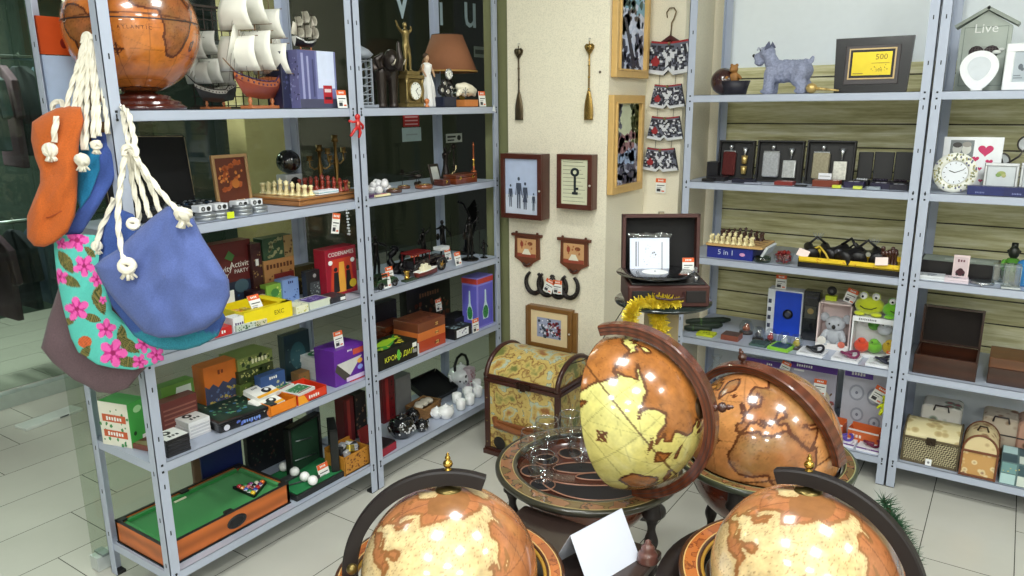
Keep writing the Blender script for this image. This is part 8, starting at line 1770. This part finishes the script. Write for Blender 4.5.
for k, (u, d_, hh) in enumerate(((999, .10, .075), (1010, .03, .09))):
 t = thing('crystal_block', ['clear crystal photo block in front of the green bottle, left', 'taller clear crystal block at the shelf edge'][k], 'crystal block', B(2, u, d_), .1); b = MB(glassmat('crystal%d' % k, (220, 228, 230), .02, .15)); b.rbox((0, 0, hh/2+.008), (.055, .035, hh), .003, 1); b.build('block', t); b = MB(M((190, 196, 200), .2, .4)); b.rbox((0, 0, .004), (.065, .045, .008), .002); b.tube([(-.0275, -.0175, .01), (-.0275, -.0175, hh), (.0275, -.0175, hh), (.0275, -.0175, .01)], .0012, 5); b.build('base', t)
t = thing('monkey_bottle', 'green figure shaped bottle with a dark head behind the crystal blocks', 'bottle', B(2, 1010, .2)); MB(M((74, 130, 40), .2, coat=.8)).lathe([(0, 0), (.035, 0), (.04, .03), (.034, .07), (.02, .09), (0, .095)], 20).build('bottle_body', t); b = MB(M((30, 34, 24), .4)); b.ball((0, 0, .115), (.02, .02, .028), 14, 10); b.lathe([(.012, .135), (.012, .155), (0, .155)], 12); b.ball((-.018, 0, .12), .007, 8, 6); b.ball((.018, 0, .12), .007, 8, 6); b.build('head', t); b = MB(M((90, 150, 50), .3)); limb(b, [(-.03, -.02, .08), (-.04, -.03, .05), (-.01, -.04, .045)], [.008, .007, .006]); limb(b, [(.03, -.02, .08), (.04, -.03, .05), (.01, -.04, .045)], [.008, .007, .006]); b.build('arms', t)
solo(MB(M((56, 130, 190), .15, coat=1)).lathe([(0, 0), (.034, 0), (.036, .01), (.036, .08), (.03, .095), (.012, .105), (.012, .12), (0, .12)], 22), 'blue_bottle', 'bright blue bottle at the right edge of the third shelf', 'bottle', B(2, 1024, .12))
# ---------------------------------------------------------------- right shelving, fourth shelf
for k, (a, e, r) in enumerate((((686, .20), (730, .36), .016), ((690, .13), (722, .24), .017), ((684, .09), (712, .14), .015))):
 p, q = B(3, a[0], a[1], .018), B(3, e[0], e[1], .018); b = MB(M((26, 40, 26), .6, var=.4)); b.tube([p, p.lerp(q, .15), p.lerp(q, .85), q], [r*.7, r, r, r*.5], 10); b.use(M((60, 90, 40), .5)); b.tube([p.lerp(q, .3), p.lerp(q, .34)], r*1.08, 10); solo(b, 'folded_umbrella', 'dark green folded umbrella lying on the fourth right shelf, %s' % ['rear one', 'middle one', 'front one'][k], 'umbrella')
lowbox('green_pack', 'bright yellow green flat packet beside the umbrellas', 'packet', 3, 704, .05, .085, .07, .012, (196, 206, 40), [('t', 'TOY', .5, .5, .3, (70, 90, 30)), ('n', 12, .1, .1, .9, .4, .04, (90, 120, 30))], side='B')
lowbox('brown_case', 'small flat brown box with a dark top next to the yellow green packet', 'box', 3, 729, .05, .085, .08, .026, (136, 74, 56), [('r', .04, .04, .96, .96, (84, 66, 66)), ('n', 6, .1, .1, .9, .9, .04, (110, 90, 90))], side='B')
for k, (u, d_, r, col, lab) in enumerate(((746, .22, .034, (190, 110, 80), 'with an orange item, at the back'), (758, .14, .028, (90, 90, 100), 'with a silver item, left'), (770, .13, .028, (180, 50, 60), 'with a red item, in the middle'), (784, .11, .03, (200, 206, 214), 'with a white item'), (796, .10, .030, (206, 180, 60), 'with a yellow item, at the right'))):
 t = thing('snow_globe', 'small clear domed souvenir '+lab, 'snow globe', B(3, u, d_)); MB(M((60, 50, 46), .4)).lathe([(0, 0), (r, 0), (r*.95, .01), (0, .01)], 20).build('base', t); MB(GLASS).lathe([(r*.9, .01), (r*1.05, .025), (r*.98, .045), (r*.6, .066), (0, .072)], 22, cap=False).build('dome', t); b = MB(M(col, .4)); b.ball((0, 0, .025), (r*.55, r*.45, .016), 10, 8); b.ball((.003, 0, .042), r*.3, 8, 6); b.build('figure', t)
lowbox('card_pack', 'grey green flat card pack at the front, beside the lime framed one', 'pack', 3, 757, .03, .08, .08, .01, (70, 96, 92), [('r', .1, .1, .9, .9, (50, 70, 74)), ('n', 10, .1, .1, .9, .9, .04, (110, 140, 120))], side='B')
lowbox('card_pack', 'lime green framed flat pack with a dark blue picture', 'pack', 3, 777, .015, .10, .11, .014, (140, 200, 60), [('r', .12, .12, .88, .88, (36, 60, 90)), ('n', 12, .15, .15, .85, .85, .06, (70, 110, 130))], side='B', turn=-.15)
c, w_, h_ = span('B', 3, 765, 800, .27, 290)
t = thing('watch_box', 'white card box with a blue front panel and a black round gadget', 'box', c); b = MB(M((226, 230, 236), .4)); b.rbox((0, .04, h_/2), (w_, .08, h_), .003, 1); b.art((-w_/2, 0, 0), (.03, 0, 0), (0, 0, h_), [('r', .2, .15+.18*k, .7, .24+.18*k, (60, 66, 90)) for k in range(4)]); b.build('carton', t); b = MB(M((28, 70, 196), .35)); b.rbox((.016, -.002, h_*.5), (w_*.74, .008, h_*.94), .012, 4, ax='y'); b.build('blue_panel', t); b = MB(M((16, 16, 22), .3)); b.lathe([(.024, .006), (.024, .014), (.018, .02), (0, .02)], 22, (.02, 0, h_*.5), 'y'); b.use(M((60, 66, 90), .3)).lathe([(.012, .0205), (0, .021)], 18, (.02, 0, h_*.5), 'y', cap=False); b.build('gadget', t)
ptag(c+Vector((-.03, .02, h_+.0005)), 'price tag standing on the blue panelled box', side='B', lean=0, sc=1.35)
c, w_, h_ = span('B', 3, 800, 816, .26, 291); b = MB(M((30, 32, 36), .2, coat=.5)); b.rbox((0, .03, h_/2), (w_, .06, h_), .006, 2); b.art((-w_/2, 0, 0), (w_, 0, 0), (0, 0, h_), [('r', .15, .45, .85, .7, (70, 72, 66)), ('e', .5, .6, .2, .06, (150, 130, 80)), ('r', .15, .86, .85, .9, (60, 60, 70))]); solo(b, 'bottle_box', 'tall narrow black packed bottle box between the blue and the koala boxes', 'box', c)
c, w_, h_ = span('B', 3, 815, 848, .17, 303)
t = thing('plush_box', 'white windowed box holding a grey plush koala', 'toy box', c)
b = MB(M((226, 206, 204), .5)); b.box((0, .09, h_/2), (w_, .004, h_)); b.box((-w_/2+.003, .045, h_/2), (.006, .09, h_)); b.box((w_/2-.003, .045, h_/2), (.006, .09, h_)); b.box((0, .045, .003), (w_, .09, .006)); b.box((0, .045, h_-.003), (w_, .09, .006)); b.use(M((236, 230, 226), .5)).box((0, .001, .014), (w_, .003, .028)); b.use(M((206, 110, 90), .5)).lathe([(.016, .002), (0, .003)], 18, (w_*.28, 0, .03), 'y', cap=False); b.use(M((226, 222, 214), .5)).lathe([(.02, .002), (0, .003)], 18, (-w_*.32, 0, .04), 'y', cap=False); b.build('carton', t)
tk = thing('plush_koala', 'grey plush koala inside the white windowed box', 'plush toy', c+Vector((0, .045, .0065))); tk.scale = (1.12,)*3
GP2 = M((176, 180, 188), .95, sheen=.5, bump=.6); b = MB(GP2); b.ball((0, 0, .045), (.042, .03, .045), 16, 10); b.ball((0, -.006, .098), (.04, .03, .034), 16, 10); [limb(b, [(x*.03, -.02, .06), (x*.04, -.03, .04)], [.014, .013]) for x in (-1, 1)]; [b.ball((x*.026, -.025, .014), (.016, .018, .013), 10, 6) for x in (-1, 1)]; b.build('body', tk)
for x in (-1, 1): MB(GP2).ball((x*.045, 0, .122), (.02, .01, .02), 12, 8).build('ear', tk); MB(M(K, .2)).ball((x*.018, -.036, .104), .004, 8, 6).build('eye', tk)
MB(M(K, .3)).ball((0, -.038, .092), (.008, .006, .010), 10, 8).build('nose', tk)
b = MB(M((190, 206, 50), .4)); b.rbox((0, 0, .012), (.05, .03, .024), .003); b.use(M((22, 22, 26), .3)).lathe([(.02, -.008), (.022, 0), (.02, .008)], 22, (0, 0, .046), 'y'); b.use(M((80, 84, 90), .3)).lathe([(.008, .0082), (.0, .009)], 14, (0, 0, .046), 'y', cap=False); solo(b, 'toy_watch', 'black round toy on a lime base on top of the koala box', 'toy', c+Vector((-.03, .05, h_+.0005)))
ptag(c+Vector((.045, .045, h_+.0005)), 'price tag leaning on the koala box', side='B', lean=-.1, tilt=.3, sc=1.3)
c, w_, h_ = span('B', 3, 849, 899, .13, 318)
t = thing('plush_carton', 'white carton with a window full of small coloured plush toys', 'toy box', c)
b = MB(M((232, 234, 236), .5)); b.box((0, .10, h_/2), (w_, .004, h_)); b.box((-w_/2+.003, .05, h_/2), (.006, .1, h_)); b.box((w_/2-.003, .05, h_/2), (.006, .1, h_)); b.box((0, .05, .003), (w_, .10, .006)); b.box((0, .05, h_-.003), (w_, .10, .006)); b.box((0, .001, h_-.012), (w_, .004, .024)); b.box((0, .001, .008), (w_, .004, .016)); b.art((-w_/2, -.001, h_-.024), (w_, 0, 0), (0, 0, .024), [('t', 'Plush toys', .3, .5, .5, (120, 120, 126))]); b.build('carton', t)
for k, (x, z, r, col, nm) in enumerate(((-.3, .3, .034, (214, 70, 40), 'red'), (-.05, .3, .034, (110, 176, 50), 'green'), (.12, .62, .032, (206, 212, 220), 'white'), (.25, .28, .034, (206, 170, 40), 'mustard'), (-.12, .66, .026, (90, 160, 60), 'dark green'))):
 tt_ = thing('small_plush', 'small %s plush toy inside the windowed carton' % nm, 'plush toy', c+Vector((w_*x, .05+.01*k, .0065)), 0, 'small plush toys in the carton'); PM = M(col, .95, sheen=.4)
 zz = h_*z if z > .5 else r; b = MB(PM); b.ball((0, 0, zz), (r, r*.8, r*.9), 14, 10); b.ball((0, -.01, zz+r*.7), (r*.6, r*.5, r*.5), 10, 8); b.build('body', tt_)
 b = MB(M(K, .3)); b.ball((-r*.2, -.01-r*.48, zz+r*.8), .003, 6, 5); b.build('eye', tt_)
def frog(lab, u, col, s, rz):
 t = thing('frog_plush', lab, 'plush toy', c+Vector((u, .05, h_+.0008)), rz); PM = M(col, .95, sheen=.5, bump=.5)
 b = MB(PM); b.ball((0, 0, .036*s), (.055*s, .042*s, .037*s), 20, 12); b.ball((-.03*s, -.03*s, .009*s), (.022*s, .02*s, .01*s), 10, 6); b.ball((.03*s, -.03*s, .009*s), (.022*s, .02*s, .01*s), 10, 6); b.build('body', t)
 for x in (-1, 1):
  b = MB(PM); b.ball((x*.022*s, -.015*s, .078*s), .017*s, 12, 8); b.use(M((240, 240, 240), .3)).ball((x*.022*s, -.022*s, .079*s), .0145*s, 12, 8); b.use(M(K, .2)).ball((x*.024*s, -.035*s, .078*s), .005*s, 8, 6); b.build('eye', t)
 b = MB(M((60, 80, 20), .6)); b.tube([(-.03*s, -.0375*s, .04*s), (-.012*s, -.044*s, .032*s), (.012*s, -.044*s, .032*s), (.03*s, -.0375*s, .04*s)], .0022*s, 5); b.build('mouth', t)
frog('yellow green frog plush with big white eyes on the plush carton', -w_*.22, (196, 206, 36), 1.15, 0); frog('bright green frog plush on the right end of the plush carton', w_*.3, (120, 196, 40), 1.0, .3)
ptag(c+Vector((w_*.33, -.012, 0.0)), 'price tag in front of the plush carton', side='B', lean=-.1, sc=1.0)
for k, (u, col, lab) in enumerate(((809, (24, 26, 34), 'with a black wrist gadget, left one'), (844, (120, 40, 80), 'with a dark pink wrist gadget, middle one'), (879, (36, 38, 56), 'with a navy wrist gadget, right one'))):
 cc_ = B(3, u, .012); t = thing('gadget_card', 'white card pack '+lab, 'pack', cc_, -.03, None, rot=(.0, 0, -.03))
 b = MB(M((230, 232, 238), .4)); b.rbox((0, .055, .006), (.115, .11, .012), .002, 1); b.art((-.0575, 0, .012), (.115, 0, 0), (0, .11, 0), [('r', .1, .1, .4, .14, GRY), ('r', .1, .2, .3, .23, GRY), ('t', 'FIT', .25, .8, .12, (70, 70, 80)), ('n', 8, .7, .1, .95, .5, .03, (120, 124, 140))]); b.build('card', t)
 b = MB(M(col, .35)); b.tube([(.01+.036*cos(a), .06+.036*sin(a), .026+.008*sin(2*a)) for a in [i*PI/10 for i in range(20)]], .006, 8, closed=True); b.rbox((.01, .036, .03), (.03, .018, .014), .004); b.build('gadget', t)
c, w_, h_ = span('B', 3, 912, 975, .03, 348)
t = thing('wooden_chest', 'open dark brown wooden box with raised lid on the fourth shelf', 'wooden box', c); WB = M((62, 30, 16), .3, var=.3, sc=10, coat=.4, kind='wood'); dd = .2; h_ = .085
b = MB(WB); b.rbox((0, .004, h_/2), (w_, .008, h_), .002, 1); b.rbox((0, dd, h_/2), (w_-.0, .008, h_), .002, 1); b.box((-w_/2+.004, dd/2, h_/2), (.008, dd-.012, h_)); b.box((w_/2-.004, dd/2, h_/2), (.008, dd-.012, h_)); b.box((0, dd/2, .004), (w_-.02, dd-.012, .006)); b.build('box', t)
b = MB(M((22, 14, 12), .9)); b.box((0, dd/2, .012), (w_-.018, dd-.014, .008)); b.build('lining', t)
b = MB(WB); b.T = TR((0, dd+.006, h_)) @ Matrix.Rotation(-.12, 4, 'X'); b.rbox((0, .006, .085), (w_, .008, .17), .002, 1); b.box((-w_/2+.004, -.012, .085), (.008, .03, .17)); b.box((w_/2-.004, -.012, .085), (.008, .03, .17)); b.box((0, -.012, .166), (w_-.02, .03, .008)); b.use(M((26, 16, 12), .8)).box((0, .0015, .085), (w_-.02, .002, .15)); b.build('lid', t)
c, w_, h_ = span('B', 3, 986, 1050, .05, 345); t = thing('wooden_chest', 'closed brown wooden box at the right edge of the fourth shelf', 'wooden box', c); MB(WB).rbox((0, .09, .035), (w_, .18, .07), .004).build('box', t); MB(M((104, 60, 28), .3, var=.3, sc=10, coat=.4, kind='wood')).rbox((0, .09, .092), (w_*1.01, .185, .042), .006).build('lid', t)
# ---------------------------------------------------------------- right shelving, bottom shelf
def blister(lab, u0, u1, dep, vt, art, col, i=4, h=None):
 h = min(span('B', i, u0, u1, dep, vt)[2], .355)
 return cbox('blister_pack', lab, 'pack', 'B', i, u0, u1, dep, vt, .03, col, front=art, h=h, lean=-.04)
blister('large grey blister pack with purple header and coloured food picture', 786, 832, .24, 364, [('r', 0, .88, 1, 1, (90, 50, 140)), ('t', 'KITCHEN', .3, .94, .06, WH), ('r', .08, .84, .3, .87, WH), ('t', 'FIL', .2, .68, .12, (214, 40, 70)), ('e', .62, .45, .28, .16, (214, 200, 170)), ('e', .66, .42, .12, .08, (230, 130, 60)), ('n', 22, .4, .1, .95, .4, .06, (150, 40, 50)), ('n', 16, .4, .2, .95, .6, .05, (110, 80, 60)), ('r', 0, 0, 1, .08, (190, 190, 196))], (176, 172, 186))
blister('large pale grey blister pack with purple header and round gear shapes', 838, 886, .20, 368, [('r', .02, .84, .6, .94, (90, 60, 150)), ('t', 'SPIRO', .3, .89, .06, WH)]+[('e', x, y, r, r*.75, (150, 152, 166)) for x, y, r in ((.3, .62, .16), (.35, .3, .14), (.72, .22, .13), (.68, .6, .17))]+[('e', x, y, r, r*.75, (190, 192, 204)) for x, y, r in ((.3, .62, .12), (.35, .3, .1), (.72, .22, .09), (.68, .6, .13))]+[('e', x, y, .03, .024, (120, 122, 140)) for x, y in ((.3, .62), (.35, .3), (.72, .22), (.68, .6))], (184, 184, 196))
blister('purple headed grey pack partly hidden behind the orange globe', 740, 783, .26, 360, [('r', 0, .86, 1, 1, (84, 50, 130)), ('r', .1, .1, .9, .8, (206, 206, 212)), ('n', 16, .1, .1, .9, .8, .06, (150, 60, 70)), ('t', 'SET', .6, .93, .06, WH)], (190, 186, 200))
ptag(B(4, 816, .18, .17), 'price tag clipped on the food picture pack', side='B', sc=1.5, lean=-.1); ptag(B(4, 870, .15, .20), 'price tag clipped on the round gear pack', side='B', sc=1.5, tilt=.4, lean=-.1); ptag(B(4, 779, .2, .24), 'price tag clipped on the purple headed pack', side='B', sc=1.2, tilt=.3, lean=-.1)
b = MB(M((222, 232, 30), .5)); b.ball((0, 0, .03), (.02, .014, .024), 12, 8); b.ball((0, 0, .062), .016, 12, 8); [b.ball((x*.012, 0, .078), .007, 8, 6) for x in (-1, 1)]; [limb(b, [(x*.012, -.004, .016), (x*.018, -.01, -.004)], [.008, .007]) for x in (-1, 1)]; [limb(b, [(x*.018, -.004, .04), (x*.03, -.01, .026)], [.006, .006]) for x in (-1, 1)]; solo(b, 'bear_keyring', 'bright yellow little bear keyring hanging on the gear pack', 'keyring', B(4, 881, .13, .16))
for k, (u, dd, w_, lab) in enumerate(((833, .13, .075, 'left one under the food pack'), (862, .11, .13, 'right one under the gear pack'))):
 cc_ = B(4, u, dd); t = thing('orange_tray', 'orange and white cardboard tray, '+lab, 'box', cc_, -.1); b = MB(M((206, 100, 50), .5)); b.box((0, 0, .03), (w_, .004, .06)); b.box((0, .07, .035), (w_, .004, .07)); b.box((-w_/2, .035, .03), (.004, .07, .06)); b.box((w_/2, .035, .03), (.004, .07, .06)); b.box((0, .035, .003), (w_, .07, .004)); b.use(M((226, 214, 206), .5)).box((0, .0, .058), (w_+.002, .006, .006)); b.build('tray', t); b = MB(M((60, 40, 34), .5)); b.art((-w_/2, -.002, 0), (w_, 0, 0), (0, 0, .06), [('t', 'ART', .3, .5, .4, (236, 220, 206))]); b.build('print', t)
for k, (u, d_, col, lab) in enumerate(((841, .03, (90, 70, 160), 'with a purple wrist gadget'), (868, .02, (110, 30, 60), 'with a dark red wrist gadget'), (812, .05, (60, 80, 120), 'with a blue gadget'))):
 t = thing('gadget_card', 'white card pack on the bottom right shelf '+lab, 'pack', B(4, u, d_), -.05); b = MB(M((232, 232, 238), .4)); b.rbox((0, .055, .006), (.105, .11, .012), .002, 1); b.art((-.0525, 0, .012), (.105, 0, 0), (0, .11, 0), [('r', .0, .0, 1, .14, (110, 60, 140)), ('t', 'FIT', .5, .07, .1, WH), ('n', 8, .7, .2, .95, .5, .03, (150, 120, 140))]); b.build('card', t)
 b = MB(M(col, .35)); b.tube([(.0+.032*cos(a), .065+.028*sin(a), .024+.008*sin(2*a)) for a in [i*PI/10 for i in range(20)]], .006, 8, closed=True); b.rbox((.0, .04, .03), (.03, .02, .014), .004); b.build('gadget', t)
for k, (u, lab, col) in enumerate(((692, 'clear wrapped gift basket at the left end of the bottom right shelf', (206, 60, 50)), (706, 'second clear wrapped gift pack beside the first', (60, 70, 110)))):
 t = thing('wrapped_gift', lab, 'gift', B(4, 688+26*k, .1+.1*k)); t.scale = (.8,)*3; b = MB(M((222, 222, 226), .5)); b.lathe([(0, 0), (.05, 0), (.055, .12), (0, .12)], 16); b.use(M(col, .5));
 for q in range(8): b.ball((.035*cos(q), .035*sin(q), .15+.02*(q % 2)), .018, 8, 6)
 b.build('contents', t); MB(GLASS).lathe([(.06, .0), (.075, .15), (.05, .24), (.015, .30), (.035, .34)], 14, cap=False).build('wrap', t)
def fabmat(nm, base, marks, sc):
 m = NEWM(nm); m.use_nodes = True; N = m.node_tree.nodes; L = m.node_tree.links; b = N['Principled BSDF']; tc = N.new('ShaderNodeTexCoord')
 v = N.new('ShaderNodeTexVoronoi'); v.inputs['Scale'].default_value = sc; L.new(tc.outputs['Object'], v.inputs['Vector']); cr = N.new('ShaderNodeValToRGB'); e = cr.color_ramp.elements
 e[0].position = .0; e[0].color = rgb(marks[0]); e[1].position = .62; e[1].color = rgb(base); q = e.new(.32); q.color = rgb(marks[1]); q = e.new(.45); q.color = rgb(base)
 L.new(v.outputs['Distance'], cr.inputs[0]); L.new(cr.outputs[0], b.inputs['Base Color']); b.inputs['Roughness'].default_value = .5; return m
def weave(nm):
 m = NEWM(nm); m.use_nodes = True; N = m.node_tree.nodes; L = m.node_tree.links; b = N['Principled BSDF']; tc = N.new('ShaderNodeTexCoord')
 ck = N.new('ShaderNodeTexChecker'); ck.inputs['Scale'].default_value = 170; ck.inputs['Color1'].default_value = rgb((186, 176, 140)); ck.inputs['Color2'].default_value = rgb((64, 52, 36)); mp = N.new('ShaderNodeMapping'); mp.inputs['Rotation'].default_value = (.0, .6, .3)
 L.new(tc.outputs['Object'], mp.inputs[0]); L.new(mp.outputs[0], ck.inputs[0]); L.new(ck.outputs['Color'], b.inputs['Base Color']); b.inputs['Roughness'].default_value = .8
 bp = N.new('ShaderNodeBump'); bp.inputs['Distance'].default_value = .002; L.new(ck.outputs['Fac'], bp.inputs['Height']); L.new(bp.outputs[0], b.inputs['Normal']); return m
def trunk(name, lab, u0, u1, dep, d, h, dome, mb_, ml, edge, rz=0, latch=True, tag_=False, along='x'):
 c, w, _ = span('B', 4, u0, u1, dep); t = thing(name, lab, 'chest', c, rz)
 MB(mb_).rbox((0, d/2, h/2), (w-.004, d-.004, h), .003, 1).build('body', t)
 n = 14
 if along == 'x': pf = [(d/2-d/2*cos(PI*i/n), h+dome*sin(PI*i/n)) for i in range(n+1)]; f = lambda p, x: (x, p[0], p[1]); ends = (-w/2, w/2)
 else: pf = [(-w/2*cos(PI*i/n), h+dome*sin(PI*i/n)) for i in range(n+1)]; f = lambda p, x: (p[0], x, p[1]); ends = (d, 0)
 b = MB(ml)
 for i in range(n): b.add([f(pf[i], ends[0]), f(pf[i], ends[1]), f(pf[i+1], ends[1]), f(pf[i+1], ends[0])], [(0, 1, 2, 3)], True)
 b.add([f(p, ends[1]) for p in pf], [tuple(range(n+1))], False); b.add([f(p, ends[0]) for p in pf], [tuple(range(n, -1, -1))], False); b.build('lid', t)
 b = MB(edge)
 for x in ends: b.tube([f(p, x) for p in pf], .0045, 6)
 for z in (.005, h): b.rbox((0, 0, z), (w, .008, .01), .002, 1); b.box((w/2, d/2, z), (.008, d, .01)); b.box((-w/2, d/2, z), (.008, d, .01))
 for x in (-w/2, w/2): b.box((x, 0, h/2), (.008, .008, h))
 b.build('edging', t)
 if latch: b = MB(M((60, 48, 36), .35, .6)); b.rbox((0, -.007, h-.002), (.036, .008, .034), .004); b.ball((0, -.013, h-.01), .006, 8, 6); b.build('latch', t)
 if tag_: b = MB(M((236, 236, 236), .5)); b.rbox((.0, -.010, .018), (.024, .002, .03), .006, 3, ax='y'); b.art((-.012, -.011, .003), (.024, 0, 0), (0, 0, .03), [('e', .5, .5, .2, .2, (130, 130, 136))]); b.build('paper_tag', t)
 return t, c, w
trunk('wicker_chest', 'woven wicker trunk with cream lid by the middle posts, bottom shelf', 901, 956, .03, .20, .115, .05, weave('wicker_weave'), fabmat('cream_print', (206, 194, 150), ((150, 130, 90), (180, 160, 110)), 24), M((90, 78, 54), .5), rz=-.0, tag_=True)
VM = fabmat('travel_print', (196, 150, 90), ((120, 50, 36), (226, 206, 160)), 34)
t, c, w = trunk('travel_chest', 'small round topped trunk with a travel stamp print, bottom shelf', 959, 994, .012, .17, .115, .075, VM, fabmat('travel_lid', (216, 196, 150), ((130, 90, 60), (170, 140, 100)), 26), M((110, 62, 36), .5), latch=False, along='y')
b = MB(M((70, 56, 40), .4, .5)); b.tube([(-.02, .05, .192), (-.012, .05, .212), (.012, .05, .212), (.02, .05, .192)], .004, 6); b.build('handle', t)
RB = fabmat('rose_print', (226, 222, 214), ((190, 40, 90), (120, 140, 120)), 18)
for k, (u0, u1, dep, hh, lab, mm) in enumerate(((917, 957, .27, .19, 'white case with pink roses behind the wicker trunk', RB), (977, 1014, .24, .20, 'cream and brown printed case behind the travel trunk', fabmat('brown_rose', (206, 190, 170), ((120, 50, 40), (150, 110, 80)), 22)), (1012, 1046, .22, .21, 'red brown flowered case at the right edge of the bottom shelf', fabmat('red_rose', (196, 150, 130), ((130, 30, 30), (110, 80, 60)), 22)))):
 c, w, _ = span('B', 4, u0, u1, dep); t = thing('flower_case', lab, 'case', c); MB(mm).rbox((0, .07, hh/2), (w, .14, hh), .02, 4, ax='y').build('case', t); b = MB(M((70, 60, 60), .4)); b.tube([(-.03, .0, hh-.02), (-.025, -.012, hh+.008), (.025, -.012, hh+.008), (.03, 0, hh-.02)], .004, 6); b.box((0, -.001, hh*.62), (w*.98, .003, .006)); b.build('handle', t)
CKM = [(176, 206, 206), (60, 84, 92), (206, 216, 206), (110, 150, 150)]
c, w, _ = span('B', 4, 998, 1050, .012); b = MB(M((84, 110, 112), .5)); b.rbox((0, .09, .05), (w, .18, .10), .003, 1); b.art((-w/2, 0, 0), (w, 0, 0), (0, 0, .10), [('r', .02+.33*i, .04+.48*j, .31+.33*i, .48+.48*j, CKM[(i*2+j*3) % 4]) for i in range(3) for j in range(2)]+[('n', 14, .0, .5, 1, 1, .03, (190, 180, 110))]); b.art((-w/2, 0, .10), (w, 0, 0), (0, .18, 0), [('r', .02+.33*i, .03+.5*j, .31+.33*i, .47+.5*j, CKM[(i+j*3+1) % 4]) for i in range(3) for j in range(2)]); solo(b, 'patchwork_box', 'blue green patchwork patterned box at the right edge of the bottom shelf', 'box', c)
